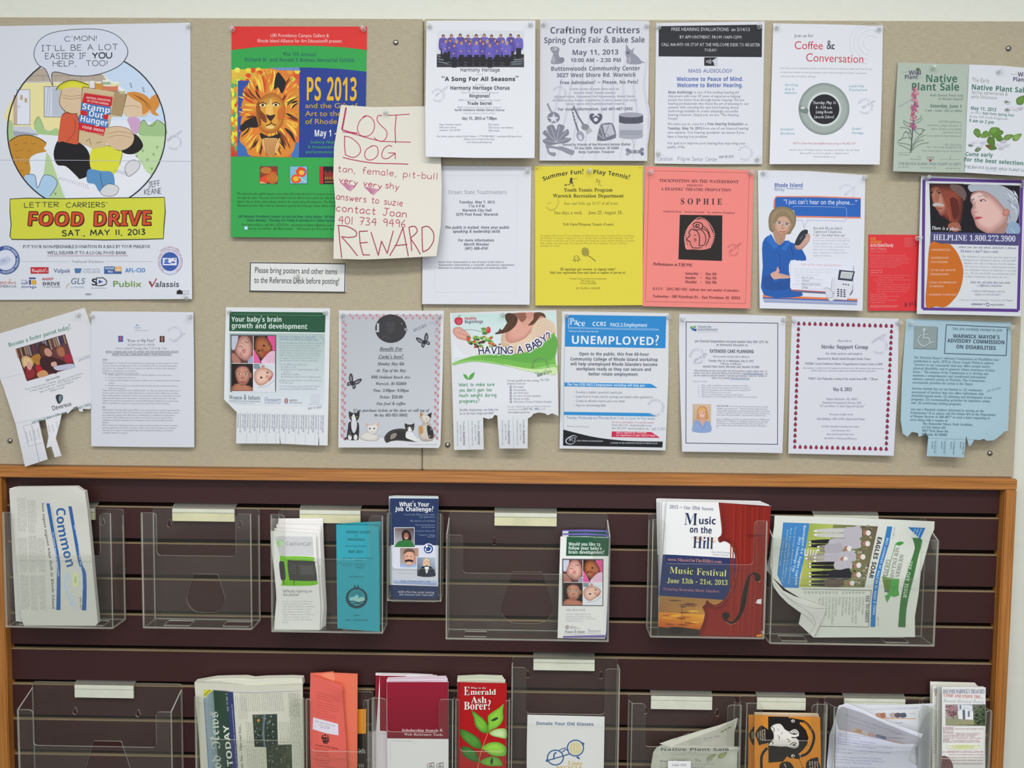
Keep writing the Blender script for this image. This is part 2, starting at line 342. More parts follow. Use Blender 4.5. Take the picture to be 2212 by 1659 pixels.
def _hf():
    D = """A 8 0,0 4,10 8,0|2,4 6,4;B 7 0,0 0,10 4,10 6,8 5,6 0,5.4|4,5.3 7,3.4 6,.8 3,0 0,0;C 8 ~8,8.4 5,10 1,8 0,4 2,.6 5,0 8,1.4;D 8 0,0 0,10 5,9.3 8,6 7.6,2.6 4.4,.3 0,0;E 6 6,10 0,10 0,0 6,0|0,5.2 5,5.4;F 6 6,10 0,10 0,0|0,5.3 5,5.4;G 8 ~8,8.6 5,10 1.4,8.6 0,4.8 1.6,1 4.6,0 7.6,1.4 7.8,4.4|4.6,4.4 8.2,4.4;H 7 0,0 0,10|7,0 7,10|0,5.4 7,5.4;I 4 2,0 2,10|0,10 4,10|0,0 4,0;J 6 ~4,10 4,3 3,.6 1.4,.2 0,1.8|1,10 7,10;K 7 0,0 0,10|7,10 0,4.4 7,0;L 6 0,10 0,0 6,.3;M 9 0,0 1,10 4.5,3 8,10 9,0;N 8 0,0 0,10 8,0 8,10;O 9 ~4.5,10 1,8.4 0,5 1.2,1.4 4.5,0 7.8,1.4 9,5 7.8,8.6 4.5,10;P 7 0,0 0,10 5,9.8 7,7.6 5.4,5 0,4.6;R 7 0,0 0,10 5,9.8 7,7.6 5,5.2 0,5 7,0;S 7 ~6.6,8.8 4,10 1,8.8 1,6.4 5.6,4.4 6.4,2 4,.1 0,1.4;T 8 0,10 8,10|4,10 4,0;U 8 ~0,10 0,3.4 2,.4 5.6,.2 8,3.4 8,10;V 8 0,10 4,0 8,10;W 11 0,10 3,0 5.5,7 8,0 11,10;Y 8 0,10 4,5 8,10|4,5 4,0;a 5 ~4.8,5.4 2.4,6.2 .2,4 .4,1 2.4,.1 4.6,1.8|4.8,6 4.8,.6 5.4,0;b 5 0,10 0,0|~0,4.6 2.6,6.2 5,4 4.4,.8 2,0 0,1.4;c 4.6 ~4.6,5.2 2.4,6.2 .2,4 .4,1 2.6,.1 4.6,1.2;d 5 5,10 5,0|~5,4.6 2.4,6.2 .2,4 .4,1 2.6,.1 5,1.6;e 5 ~.4,3.2 4.6,3.6 3.8,5.8 1.6,6 0,3.4 .8,.8 2.8,0 5,1;f 4 ~4.6,9.4 2.6,10 1.6,7.6 1.6,0|0,5.6 4,5.8;g 5 ~4.8,5.4 2.2,6.2 .2,4 .6,1 2.6,.2 4.8,2|~4.8,6 4.9,-2 3,-4 .4,-3;h 5 0,10 0,0|~0,4 2.2,6 4.4,5 4.8,0;i 1.6 .8,6 .8,0|.8,8 .8,8.8;j 2.6 ~2,6 2,-2.4 0,-3.6|2,8 2,8.8;k 5 0,10 0,0|4.6,6 0,2.8 5,0;l 1.6 .8,10 .8,0;m 8 0,6 0,0|~0,4.4 2,6 3.8,5 4,0|~4,4.4 6,6 7.8,5 8,0;n 5 0,6 0,0|~0,4 2.2,6 4.4,5 4.8,0;o 5 ~2.5,6.2 .4,5 .2,2 2.4,0 4.8,1.6 4.8,4.6 2.5,6.2;p 5 0,6 0,-4|~0,4.8 2.6,6.2 5,4 4.2,.8 2,0 0,1.4;r 4 0,6 0,0|~0,3.8 1.6,5.8 4,5.8;s 4 ~4,5.4 2,6.2 .4,4.8 3.6,2.4 3.6,.6 1.6,0 0,1;t 4 ~1.8,9 1.8,1 3,0 4.2,.8|0,6 4,6;u 5 ~0,6 .2,1.2 2,0 4.4,1.4|4.8,6 4.8,0;v 5 0,6 2.4,0 5,6;w 7 0,6 2,0 3.6,4.6 5.2,0 7,6;y 5 0,6 2.6,.6|5,6 1.2,-3.8;z 5 0,6 4.8,6 0,0 5,0;0 6 ~3,10 .4,8 .2,3 2.6,0 5.6,2 5.8,7.4 3,10;1 2 1,10 1,0;2 6 ~.2,8 2.6,10 5.4,8 4,4.6 0,0|0,0 6,0;3 6 ~.2,9 3.4,10 5,8 2.4,5.6 5.6,3.4 4,.4 0,.8;4 6.4 3.6,10 0,4.4 6.4,4.4|4.8,10 4.8,0;6 5 ~4.6,10 1,6 .2,2 2.6,0 5,1.8 4,4.4 .8,3.6;7 6 0,10 6,10 2.4,0|1.4,5 5,5;9 5.6 ~5.4,7.6 3,10 .4,8 1.6,5.2 5,6.4 5.4,8|5.4,8 5,0;! 1.6 1,10 .8,3|.7,.8 .7,0;? 5 ~0,8.4 2.6,10 5,8 3.4,5.4 2.4,3|2.3,.8 2.3,0;, 1.6 1,.6 .2,-2;. 1.4 .7,.8 .7,0;' 1.6 1,10 .6,7.6;: 1.4 .7,.8 .7,0|.7,5 .7,4.2;- 4 0,4 4,4"""
    for g in D.split(';'):
        if not g: continue
        a = g.split(' ', 2); st = []
        for q in a[2].split('|'):
            sm = q[0] == '~'; P = [tuple(float(v) for v in w.split(',')) for w in q.lstrip('~').split(' ')]
            st.append(cat_rom(P, False, 3) if sm else P)
        HAND[a[0]] = (float(a[1]) / 10, [[(x / 10, y / 10) for x, y in P] for P in st])
_hf()
GL = {}; TEXTS = []
def T(s, x0, y0, x1, h, f='s', c='2a2c34', y1=None, path=None, sw=.11, it=0, al='l', hi=False, k=1.0):
    """lettering: baseline from (x0,y0) to (x1,y1) with cap height h, all in the current frame; x1=None keeps the natural width
    (al = l, c or r about x0); path = points of a curved baseline"""
    if y1 is None: y1 = y0
    sh = CUR; sh.layer += 1; Lr = sh.layer
    base = W2(path) if path else (W2([(x0, y0), (x1, y1)]) if x1 is not None else None)
    TEXTS.append([sh, s, base, W2([(x0, y0)])[0], h / FR[2], f, cl(c), Lr, sw, it, al, hi or h / FR[2] > 7, k])
def P_(lines, x0, y0, x1, dy, h, f='s', c='4a4c58', sl=0, al='l', it=0, fit=None):
    "paragraph: one common scale so that the longest line reaches x1; al c centres about (x0+x1)/2"
    sh = CUR
    a, b = W2([(x0, 0), (x1, 0)]); TEXTS.append([sh, lines, (FR[:], x0, y0, x1, dy, sl), None, h / FR[2], f, cl(c), sh.layer, .11, it, al, False, 1.0])
def soft(sh, c, h):
    'fine print: less ink on the paper'
    k = min(max((6 - h) / 7, 0), .3); p = [min(v * sh.gain, .9) for v in lin(sh.col)]
    return tuple(a * (1 - k) + b * k for a, b in zip(c, p)) if sh.faint else c
def build_glyphs():
    need = {}
    for t in TEXTS:
        if t[5] == 'h': continue
        for s in (t[1] if isinstance(t[1], (list, tuple)) else [t[1]]):
            for ch in s: need[(t[5], ch, t[11])] = 1
    need.update({(f, 'H', hh): 1 for f, _, hh in list(need)}); need[('s', 'H', False)] = 1
    grp = {}
    for f, ch, hi in need: grp.setdefault((f, hi, ch.isascii() and ch.isalnum()), []).append(ch)
    tmp = []
    try: mf = bpy.data.fonts.load(os.path.join(bpy.utils.system_resource('DATAFILES'), 'fonts', 'NotoSansMath-Regular.woff2'))   # Blender's own; without it the built-in fallback draws the same letters, slower
    except Exception: mf = None
    def mk(lines, f, hi, an):
        c = bpy.data.curves.new('g', 'FONT'); c.body = '\n'.join(['|'] + lines + ['|']); c.size = 1; c.resolution_u = 4 if hi else 1; c.space_line = 3
        if mf and FONTS[f] and an: c.font = mf
        if FONTS[f] and FONTS[f][3]: c.offset = FONTS[f][3]
        o = bpy.data.objects.new('g', c); C.objects.link(o); tmp.append(o); return o
    items = [(k, v, mk([mchar(k[0], q) for q in v], k[0], k[1], k[2]), mk(['|' + mchar(k[0], q) + '|' for q in v] + ['||'], k[0], False, k[2])) for k, v in grp.items()]
    bpy.context.view_layer.update(); dg = bpy.context.evaluated_depsgraph_get()
    def geo(o, n):
        "one text block, one character per line -> list of (vertices, triangles)"
        e = o.evaluated_get(dg); me = e.to_mesh(); me.calc_loop_triangles()
        V = np.empty(len(me.vertices) * 3); me.vertices.foreach_get('co', V); V = V.reshape(-1, 3)[:, :2].copy()
        Q = np.empty(len(me.loop_triangles) * 3, int); me.loop_triangles.foreach_get('vertices', Q); Q = Q.reshape(-1, 3); e.to_mesh_clear()
        bar = V[:, 1].max(); pitch = (V[:, 1].max() - V[V[:, 1] < V[:, 1].min() + 1.3, 1].max()) / (n + 1)
        ln = np.floor((bar + .55 - V[:, 1]) / pitch + 1e-6).astype(int); out = []
        for i in range(1, n + 1):
            m = ln == i; idx = np.cumsum(m) - 1; W = V[m].copy(); W[:, 1] += i * pitch; out.append((W, idx[Q[m[Q[:, 0]]]]))
        return out
    for (f, hi, _a), chs, a, b in items:
        GA, GB = geo(a, len(chs)), geo(b, len(chs) + 1); rw = np.ptp(GB[-1][0][:, 0])
        for q, (V, Q), (W, _) in zip(chs, GA, GB): GL[(f, q, hi)] = (V, Q, np.ptp(W[:, 0]) - rw)
    for o in tmp:
        d = o.data; bpy.data.objects.remove(o); bpy.data.curves.remove(d)
    for f, ch, hi in list(GL):
        if ch == 'H': GL[('cap', f)] = GL[(f, ch, hi)][0][:, 1].max()
def capof(f, c): return GL[('cap', f)] if c.isascii() and c.isalnum() else GL[('cap', 's')] * (1 if f == 's' else .8)
def nat_width(s, f, hi, sw=.11):
    "width of s for cap height 1"
    if f == 'h': return sum((HAND[c][0] if c in HAND else .45) + .22 for c in s) - .22
    return sum(GL[(f, c, hi)][2] / capof(f, c) for c in s)
def lay_line(sh, s, A, B, h, f, col, Lr, sw, it, hi, path=None):
    nw = max(nat_width(s, f, hi), 1e-6); out_V = []; out_T = []; n0 = 0; pen = 0.0
    A = np.array(A, float); B = np.array(B, float)
    if path is not None:
        P = np.array(path, float); seg = np.hypot(*(P[1:] - P[:-1]).T); cum = np.concatenate([[0], np.cumsum(seg)]); tot = cum[-1]
    else: tot = np.hypot(*(B - A))
    sx = tot / nw
    for ch in s:
        if f == 'h':
            if ch not in HAND: pen += .67; continue
            adv, st = HAND[ch]; Vs = []; Ts = []; m0 = 0
            for q in st:
                v, t = stroke_geo([(x * sx / h, y) for x, y in q], sw); Vs += v; Ts += [tuple(i + m0 for i in tr) for tr in t]; m0 += len(v)
            V = np.array(Vs); V[:, 0] *= h / sx; Q = Ts; adv += .22
        else:
            V, Q, adv = GL[(f, ch, hi)]; c = capof(f, ch); V = V / c; adv = adv / c
        if len(V):
            u = (pen + V[:, 0]) * sx + it * V[:, 1] * h; v = V[:, 1] * h
            if path is None:
                d = (B - A) / max(tot, 1e-6); nrm = np.array([d[1], -d[0]]); X = A + u[:, None] * d + v[:, None] * nrm
            else:
                mid = (pen + adv / 2) * sx; i = int(np.clip(np.searchsorted(cum, mid) - 1, 0, len(seg) - 1)); d = (P[i + 1] - P[i]) / seg[i]
                nrm = np.array([d[1], -d[0]]); o = P[i] + d * (mid - cum[i]); X = o + (u - mid)[:, None] * d + v[:, None] * nrm
            out_V.append(X); out_T.append(np.array(Q) + n0); n0 += len(X)
        pen += adv
    if out_V: sh.txt.append((np.concatenate(out_V), np.concatenate(out_T), col, Lr))
def lay_text():
    build_glyphs()
    for sh, s, base, p0, h, f, col, Lr, sw, it, al, hi, k in TEXTS:
        col = soft(sh, col, h)
        if isinstance(s, (list, tuple)):
            F, x0, y0, x1, dy, sl = base
            tr = lambda x, y: (F[0] + x / F[2], F[1] + y / F[2])
            mw = max(nat_width(q, f, hi) for q in s); un = (x1 - x0) / mw
            for j, q in enumerate(s):
                if not q.strip(): continue
                w = nat_width(q, f, hi) * un; xs = x0 if al == 'l' else ((x0 + x1) / 2 - w / 2 if al == 'c' else x1 - w); y = y0 + j * dy
                lay_line(sh, q, tr(xs, y + sl * (xs - x0)), tr(xs + w, y + sl * (xs + w - x0)), h, f, col, Lr, sw, it, hi)
        elif base is None:
            w = nat_width(s, f, hi) * h * k; xs = p0[0] - (0 if al == 'l' else w / 2 if al == 'c' else w)
            lay_line(sh, s, (xs, p0[1]), (xs + w, p0[1]), h, f, col, Lr, sw, it, hi)
        elif len(base) == 2: lay_line(sh, s, base[0], base[1], h, f, col, Lr, sw, it, hi)
        else: lay_line(sh, s, None, None, h, f, col, Lr, sw, it, hi, base)
def ink_obj(s, ops, name, parent, cen):
    VV = []; TT = []; CC = []; ZZ = []; n0 = 0
    for V, Tt, col, Lr in ops:
        V = np.asarray(V, float); Tt = np.asarray(Tt, int).reshape(-1, 3); n = len(V)
        if n == 0 or len(Tt) == 0: continue
        K = np.array(col, float); K = np.tile(K, (n, 1)) if K.ndim == 1 else K
        if not s.flat:                      # split edges that would leave the curled surface
            for _ in range(14):
                P, Q = V[Tt], V[np.roll(Tt, -1, 1)]; M = (P + Q) / 2; f_ = lambda X: surf(s, X[..., 0], X[..., 1])
                dv = np.abs(f_(M) - (f_(P) + f_(Q)) / 2); ln = np.hypot(*(P - Q).transpose(2, 0, 1)); sc_ = dv / s.tol * (ln > 2.5) + (ln > 48) * (1 + ln * .01); m = sc_.max(1) > 1
                if not m.any() or len(Tt) > 60000: break
                big = Tt[m]; ei = sc_[m].argmax(1); r = np.arange(len(big)); a = big[r, ei]; b = big[r, (ei + 1) % 3]; c = big[r, (ei + 2) % 3]
                mi = len(V) + r; V = np.concatenate([V, (V[a] + V[b]) / 2]); K = np.concatenate([K, (K[a] + K[b]) / 2])
                Tt = np.concatenate([Tt[~m], np.stack([a, mi, c], 1), np.stack([mi, b, c], 1)])
        VV.append(V); TT.append(Tt + n0); CC.append(K); n0 += len(V)
        ZZ.append(np.full(len(V), .00016 + Lr * s.step))
    if not VV: return
    V = np.concatenate(VV); Tt = np.concatenate(TT); K = np.concatenate(CC); Z = np.concatenate(ZZ)
    P3 = at(V[:, 0], V[:, 1], surf(s, V[:, 0], V[:, 1]) - Z)
    me = bpy.data.meshes.new(name); me.vertices.add(len(P3)); me.vertices.foreach_set('co', P3.ravel())
    me.loops.add(len(Tt) * 3); me.loops.foreach_set('vertex_index', Tt.ravel().astype('i'))
    me.polygons.add(len(Tt)); me.polygons.foreach_set('loop_start', np.arange(0, len(Tt) * 3, 3, dtype='i'))
    me.update(calc_edges=True)
    a = me.attributes.new('ink', 'FLOAT_COLOR', 'POINT'); a.data.foreach_set('color', np.concatenate([K, np.ones((len(K), 1))], 1).ravel())
    me.materials.append(ink_mat(s.rough)); o = bpy.data.objects.new(name, me); C.objects.link(o); o.parent = parent; o.matrix_parent_inverse = Matrix.Translation(-cen)
    if name == 'printed_text': o['kind'] = 'stuff'
def build_sheet(s):
    bm = bmesh.new(); vs = [bm.verts.new((x, y, 0)) for x, y in s.P]; bm.faces.new(vs)
    if not s.flat:
        g = s.grid
        for i in range(1, int((s.x1 - s.x0) / g) + 1):
            bmesh.ops.bisect_plane(bm, geom=bm.verts[:] + bm.edges[:] + bm.faces[:], plane_co=(s.x0 + i * g, 0, 0), plane_no=(1, 0, 0))
        for i in range(1, int((s.y1 - s.y0) / g) + 1):
            bmesh.ops.bisect_plane(bm, geom=bm.verts[:] + bm.edges[:] + bm.faces[:], plane_co=(0, s.y0 + i * g, 0), plane_no=(0, 1, 0))
    bmesh.ops.triangulate(bm, faces=bm.faces); bm.verts.ensure_lookup_table(); bm.verts.index_update()
    V = np.array([v.co[:] for v in bm.verts]); F = [[v.index for v in f.verts] for f in bm.faces]
    E = []
    for f in bm.faces:
        for l in f.loops:
            if len(l.edge.link_faces) == 1: E.append((l.vert.index, l.link_loop_next.vert.index))
    bm.free(); n = len(V); Ys = surf(s, V[:, 0], V[:, 1]); A = at(V[:, 0], V[:, 1], Ys)
    B = A.copy(); B[:, 1] += s.th
    cen = Vector(A.mean(0)); cen.z = A[:, 2].min()
    F2 = F + [[i + n for i in f[::-1]] for f in F] + [[b, a, a + n, b + n] for a, b in E]
    col = tuple(min(v * s.gain, .9) for v in lin(s.col))
    key = ('paper', str(col), s.rough)
    if key not in MATS:
        m = bpy.data.materials.new('paper'); m.use_nodes = True; p = m.node_tree.nodes['Principled BSDF']
        p.inputs['Base Color'].default_value = (*col, 1); p.inputs['Roughness'].default_value = s.rough; p.inputs['Specular IOR Level'].default_value = .3
        MATS[key] = m
    o = mesh_obj(s.name, np.concatenate([A, B]) - np.array(cen), F2, MATS[key]); o.location = cen
    bmm = bmesh.new(); bmm.from_mesh(o.data); bmesh.ops.recalc_face_normals(bmm, faces=bmm.faces); bmm.to_mesh(o.data); bmm.free()
    s.obj = o
    if s.part_of: o.location = (0, 0, 0); o.location = cen; o.parent = s.part_of.obj; o.matrix_parent_inverse = Matrix.Translation(-s.part_of.obj.location)
    else:
        o['label'] = s.label; o['category'] = s.cat
        if s.group: o['group'] = s.group
    s.step = min(.000014, .0008 / max(s.layer, 1)); s.tol = max(s.step * .55, .0000025)
    ink_obj(s, s.art, 'printed_picture', o, cen); ink_obj(s, s.txt, 'printed_text', o, cen)
    return o
# ---------------------------------------------------------------- clear acrylic holders
ACR = acrylic('clear_acrylic', .016, (.975, .98, .97)); EDG = acrylic('acrylic_edge', .5, (.85, .86, .78))
HKM = acrylic('hook_acrylic', .14, (.9, .9, .88), .06)
TAPE = mat('tape_white', (.86, .87, .80), .6, .2, (40, .06, (1, 1, 1)))
TAPE2 = mat('tape_cream', (.86, .85, .70), .6, .2, (30, .08, (1, 1, 1)))
def rnd(P, rs, n=5):
    "round the corners of polygon P by radii rs"
    out = []; N = len(P)
    for i in range(N):
        r = rs[i] if isinstance(rs, (list, tuple)) else rs
        p = Vector(P[i]); a = Vector(P[i - 1]); b = Vector(P[(i + 1) % N])
        if r <= 0: out.append(tuple(p)); continue
        r = min(r, (a - p).length * .49, (b - p).length * .49)
        q0 = p + (a - p).normalized() * r; q1 = p + (b - p).normalized() * r
        for k in range(n + 1):
            t = k / n; out.append(tuple((1 - t) ** 2 * q0 + 2 * t * (1 - t) * p + t * t * q1))
    return out
def slab(name, outline, holes, f0, f1, parent, ms=None):
    "flat plate: outline and holes in 2D, f0 / f1 carry a 2D point to its two faces"
    rings = [list(outline)] + [list(h) for h in holes]
    tr = tessellate_polygon([[Vector((a, b, 0)) for a, b in r] for r in rings]); pts = [p for r in rings for p in r]; n = len(pts)
    V = [f0(*p) for p in pts] + [f1(*p) for p in pts]; F = [tuple(t) for t in tr] + [tuple(i + n for i in t[::-1]) for t in tr]; ns = len(F); o = 0
    for r in rings:
        m = len(r)
        for i in range(m): a, b = o + i, o + (i + 1) % m; F.append((a, b, b + n, a + n))
        o += m
    ob = mesh_obj(name, V, F, ms or [ACR, EDG])
    for i, p in enumerate(ob.data.polygons):
        if i >= ns: p.material_index = 1
    bmm = bmesh.new(); bmm.from_mesh(ob.data); bmesh.ops.recalc_face_normals(bmm, faces=bmm.faces); bmm.to_mesh(ob.data); bmm.free()
    keep(ob, parent); return ob
def holder(label, fl, frx, yt, ycut, yb, tabw, back_top, t=.056, strip=None, bell=None, keys=(), slots=(), r=.009, cr=.002, short=False, off=0, group='clear acrylic literature holders', back_inset=0):
    ym = (max(yt, 1000) + min(yb, 1659)) / 2
    x0 = pt(fl, ym, -t).x; x1 = pt(frx, ym, -t).x; xm = (fl + frx) / 2
    zt = pt(xm, yt, -t).z; zc = pt(xm, ycut, -t).z; zb = pt(xm, yb, -t).z; zk = pt(xm, back_top, -.004).z
    tw = tabw * .00094; yb_ = -.0012; th = .0026
    e = empty('literature_holder', label, 'holder', ((x0 + x1) / 2, yb_, zb), group)
    # front panel with its U-shaped opening
    P = rnd([(x0, zb), (x1, zb), (x1, zt), (x1 - tw, zt), (x1 - tw, zc), (x0 + tw, zc), (x0 + tw, zt), (x0, zt)], [cr, cr, .001, r, r, r, r, .001])
    slab('front_panel', P, [], lambda a, b: (a, -t, b), lambda a, b: (a, -t + th, b), e)
    # back panel with bell-shaped opening and keyholes
    H = []
    if bell:
        bx, by, wt, wb, hh = bell; c = pt(bx, by, -.003); w0, w1, h = wt * .00047, wb * .00047, hh * .00094
        z0 = max(c.z - h, zb + .016)
        H.append(rnd([(c.x - w0, c.z), (c.x + w0, c.z), (c.x + w1, z0 + .024), (c.x + w1 * .62, z0), (c.x - w1 * .62, z0), (c.x - w1, z0 + .024)], [.003, .003, .012, .014, .014, .012]))
    for kx, ky in keys:
        c = pt(kx, ky, -.003); Q = []
        for i in range(9):
            a = math.pi * (i / 8); Q.append((c.x + .0021 * math.cos(a), c.z + .0055 + .0021 * math.sin(a)))
        for i in range(13):
            a = math.radians(150 + 240 * i / 12); Q.append((c.x + .0045 * math.cos(a), c.z - .003 + .0045 * math.sin(a)))
        H.append(Q)
    bi = back_inset * .00094
    P = rnd([(x0 + bi, zb + .001), (x1 - bi, zb + .001), (x1 - bi, zk), (x0 + bi, zk)], [.001, .001, .008, .008])
    slab('back_panel', P, H, lambda a, b: (a, yb_ - th, b), lambda a, b: (a, yb_, b), e)
    for x in (x0, x1 - th):
        zs = min(zk - .012, zt + .026) if not short else zt + .004
        P = [(yb_ - th, zb), (yb_ - th, zs), (-t + th, zt), (-t + th, zb)]
        slab('side_panel', P, [], lambda a, b, x=x: (x, a, b), lambda a, b, x=x: (x + th, a, b), e)
    Hs = []
    ya, yb2 = yb_ - th, -t + th
    for sx0, sx1 in slots:
        a = pt(sx0, yb, -t).x; b = pt(sx1, yb, -t).x
        Hs.append(rnd([(a, yb2 + .012), (b, yb2 + .012), (b, ya - .010), (a, ya - .010)], .003, 3))
    slab('base_panel', [(x0 + th, ya), (x1 - th, ya), (x1 - th, yb2), (x0 + th, yb2)], Hs, lambda a, b: (a, b, zb + .0003), lambda a, b: (a, b, zb + th), e)
    if strip:
        s0, s1, sy0, sy1 = strip
        a = pt(s0, sy0, -.008).x; b = pt(s1, sy0, -.008).x; za = pt((s0 + s1) / 2, sy0, -.008).z; zbb = pt((s0 + s1) / 2, sy1, -.008).z
        d = .002
        # hook that reaches into the groove above and comes down in front
        pr = [(.009, za + .006), (.009, za + .0155), (.0068, za + .0155), (.0068, za + .0082), (-.0072, za + .0022), (-.0072, zbb), (-.0052, zbb), (-.0052, za + .0005), (.0035, za + .0042)]
        slab('hook_bracket', pr, [], lambda y, z: (a, y, z), lambda y, z: (b, y, z), e, [EDG, HKM])
        m = za - (za - zbb) * .36
        keep(box('tape_strip', a + .0004, b - .0004, -.0096, -.0074, m + .0004, za - .0012, TAPE, None, .0004), e)
        keep(box('tape_strip', a + .0004, b - .0004, -.0096, -.0074, zbb, m - .0004, TAPE2 if yt < 1400 else TAPE, None, .0004), e)
    return e
holder('clear literature holder at far left holding the folded newspaper with the blue masthead', 8, 241, 1108, 1200, 1357, 24, 1098, strip=(70, 205, 1096, 1122), slots=((30, 85), (165, 215)), keys=((222, 1127),))
holder('empty clear literature holder with bell-shaped hole in upper row, second from left', 306, 543, 1109, 1201, 1359, 33, 1098, strip=(372, 507, 1098, 1126), bell=(444, 1240, 54, 90, 104), keys=((366, 1131), (519, 1133)), slots=((346, 403), (474, 532)))
holder('clear literature holder with the stack of white leaflets and the turquoise programme', 585, 827, 1113, 1208, 1367, 30, 1103, strip=(647, 779, 1101, 1130), keys=((610, 1122),), slots=((616, 670), (735, 790)))
holder('small clear pocket holder gripping the dark blue job leaflets', 836, 953, 1109, 1229, 1300, 10, 1102, t=.046, cr=.012)
holder('wide clear holder in upper row with bell-shaped hole, baby leaflets at its right end', 963, 1317, 1158, 1240, 1384, 36, 1108, strip=(1068, 1203, 1107, 1136), bell=(1139, 1236, 66, 120, 122), keys=((1068, 1169),), slots=((1001, 1050), (1228, 1277)))
holder('clear literature holder filled with violin magazines', 1407, 1655, 1124, 1219, 1379, 28, 1112, strip=(1495, 1600, 1111, 1136))
holder('wide clear holder at right of upper row with the golf newspaper', 1666, 2024, 1165, 1250, 1394, 36, 1116, strip=(1757, 1898, 1112, 1142), slots=((1693, 1750), (1920, 1972)))
holder('empty wide clear holder with bell-shaped hole at lower left', 38, 371, 1536, 1613, 1762, 34, 1475, strip=(161, 289, 1479, 1507), bell=(232, 1601, 62, 120, 140), keys=((162, 1536), (298, 1541)), slots=((70, 120), (290, 340)))
holder('clear holder in lower row with the folded green and blue newspaper', 421, 657, 1507, 1599, 1752, 30, 1495, slots=((460, 510), (570, 620)))
holder('clear holder in lower row with salmon leaflets in front of orange leaflets', 660, 796, 1512, 1624, 1755, 12, 1494)
holder('clear holder in lower row with maroon and white booklets', 803, 979, 1510, 1582, 1757, 31, 1492, slots=((830, 870), (910, 950)))
holder('narrow clear holder in lower row with the red leaf-printed leaflets', 983, 1101, 1513, 1624, 1752, 10, 1494)
holder('tall clear holder with two keyholes holding the white eyeglasses flyer', 1104, 1338, 1444, 1543, 1740, 32, 1421, t=.040, strip=(1152, 1285, 1423, 1448), keys=((1140, 1457), (1298, 1459)), cr=.006)
holder('clear holder with the drooping pale green plant sale sheets', 1363, 1601, 1522, 1615, 1765, 30, 1502, strip=(1406, 1539, 1503, 1532), keys=((1394, 1535), (1549, 1540)))
holder('clear holder with the orange and black leaflets in lower row', 1611, 1786, 1521, 1600, 1760, 33, 1504, strip=(1635, 1741, 1506, 1533))
holder('clear holder with the crumpled white instruction sheets', 1800, 2013, 1530, 1612, 1768, 28, 1506, strip=(1823, 1956, 1508, 1532))
holder('clear holder at lower right with the white tourism leaflets', 2017, 2141, 1535, 1640, 1766, 12, 1508)
# ---------------------------------------------------------------- posters, top left
INK='30323c'
def stamp(cx,cy,r,words,c='9a9cb0',h=None,a0=200,span=300,date=None,dl=None):
    "round library stamp, worn"
    h=h or r*.33;P=[(cx+r*math.cos(math.radians(a0+span*i/40)),cy+r*math.sin(math.radians(a0+span*i/40)))for i in range(41)]
    g=lambda q:''.join('%02x'%int(int(q[i:i+2],16)*.55+k*.45)for i,k in((0,212),(2,214),(4,228)))
    if c[0]in '9ab':c=g(c)
    T(words,0,0,0,h,'l',c,path=P)
    if date:T(date,dl[0],dl[1],dl[2],h*1.05,'b',c,y1=dl[3])
def clipc(P,cx,cy,r):
    out=[]
    for x,y in P:
        d=math.hypot(x-cx,y-cy);out.append((x,y)if d<=r else(cx+(x-cx)*r/d,cy+(y-cy)*r/d))
    return out
fr()
sheet('poster','large white food drive poster with a round cartoon, leftmost on the board','poster',
      [(-38,57),(411,49),(413,350),(415,646),(-36,648)],'d3d7e6',lift=.004,bumps=((200,345,260,.002),(380,640,60,.004)),pw=1.2)
fr(0,20,5.183)
CX,CY,CR=969,1363,886
cc=lambda P:clipc(P,CX,CY,CR)
ell(CX,CY,CR,CR,'dfe4ee',n=72)
blob(cc([(150,900),(500,700),(1150,700),(1150,1300),(100,1300)]),'e6dda0',3)                     # house wall
poly(cc([(420,640),(1130,720),(1200,800),(260,805)]),'b4a798');poly(cc([(265,800),(1190,800),(1190,818),(255,818)]),'ece9e2')
for i in range(6):line([(350+i*140,745),(340+i*140,800)],4,'8c8178')
line(cc([(330,740),(1160,740)]),5,'857a70');line(cc([(250,803),(1190,803)]),5,'6b6258')
poly(cc([(1100,560),(1300,500),(1420,560),(1560,680),(1680,840),(1760,980),(1830,1140),(1850,1260),(1560,1260),(1400,900),(1160,740)]),'c4d6ec')
poly(cc([(1180,780),(1300,900),(1500,1240),(1180,1240)]),'d0deee')
rect(190,900,335,1290,'dde1ec');frame_r(190,900,335,1290,6,'8a8a92');rect(225,960,255,1015,'b9a78a');rect(275,995,305,1045,'b9a78a')
rect(150,960,192,1290,'c2a99a');line([(150,1290),(345,1290)],6,'77777f');ell(210,1090,12,14,'b9bcc8')
rect(495,865,720,1205,'ccd3e2');frame_r(495,865,720,1205,7,'6b6b74');rect(585,880,715,1190,'b8bfcc');line([(540,870),(520,1190)],4,'8e93a4');line([(560,870),(548,1190)],4,'8e93a4')
blob(cc([(90,1260),(130,1250),(180,1360),(330,1430),(120,1500),(70,1400)]),'a9c48c')
poly([(145,1310),(330,1310),(425,1400),(150,1420)],'c6cad6');poly([(145,1360),(425,1395),(425,1410),(160,1425)],'9fa4b2')
blob([(380,1290),(430,1200),(490,1330),(560,1360),(640,1330),(680,1430),(560,1440),(420,1390)],'a6c58a');line([(380,1290),(430,1200),(490,1330)],5,'5c7050',True)
blob(cc([(1560,1290),(1610,1240),(1660,1300),(1720,1260),(1790,1250),(1850,1300),(1850,1420),(1560,1410)]),'9dbd86',3)
line(cc([(1560,1290),(1610,1240),(1660,1300),(1720,1300),(1760,1240),(1850,1300)]),6,'55654c',True)
poly(cc([(1500,1415),(1850,1425),(1850,1700),(1750,1900),(1480,1700)]),'b9d49e')
poly(cc([(430,1400),(700,1420),(1500,1600),(1700,1900),(1300,2200),(900,2230),(500,1700)]),'e2e4ec')   # path
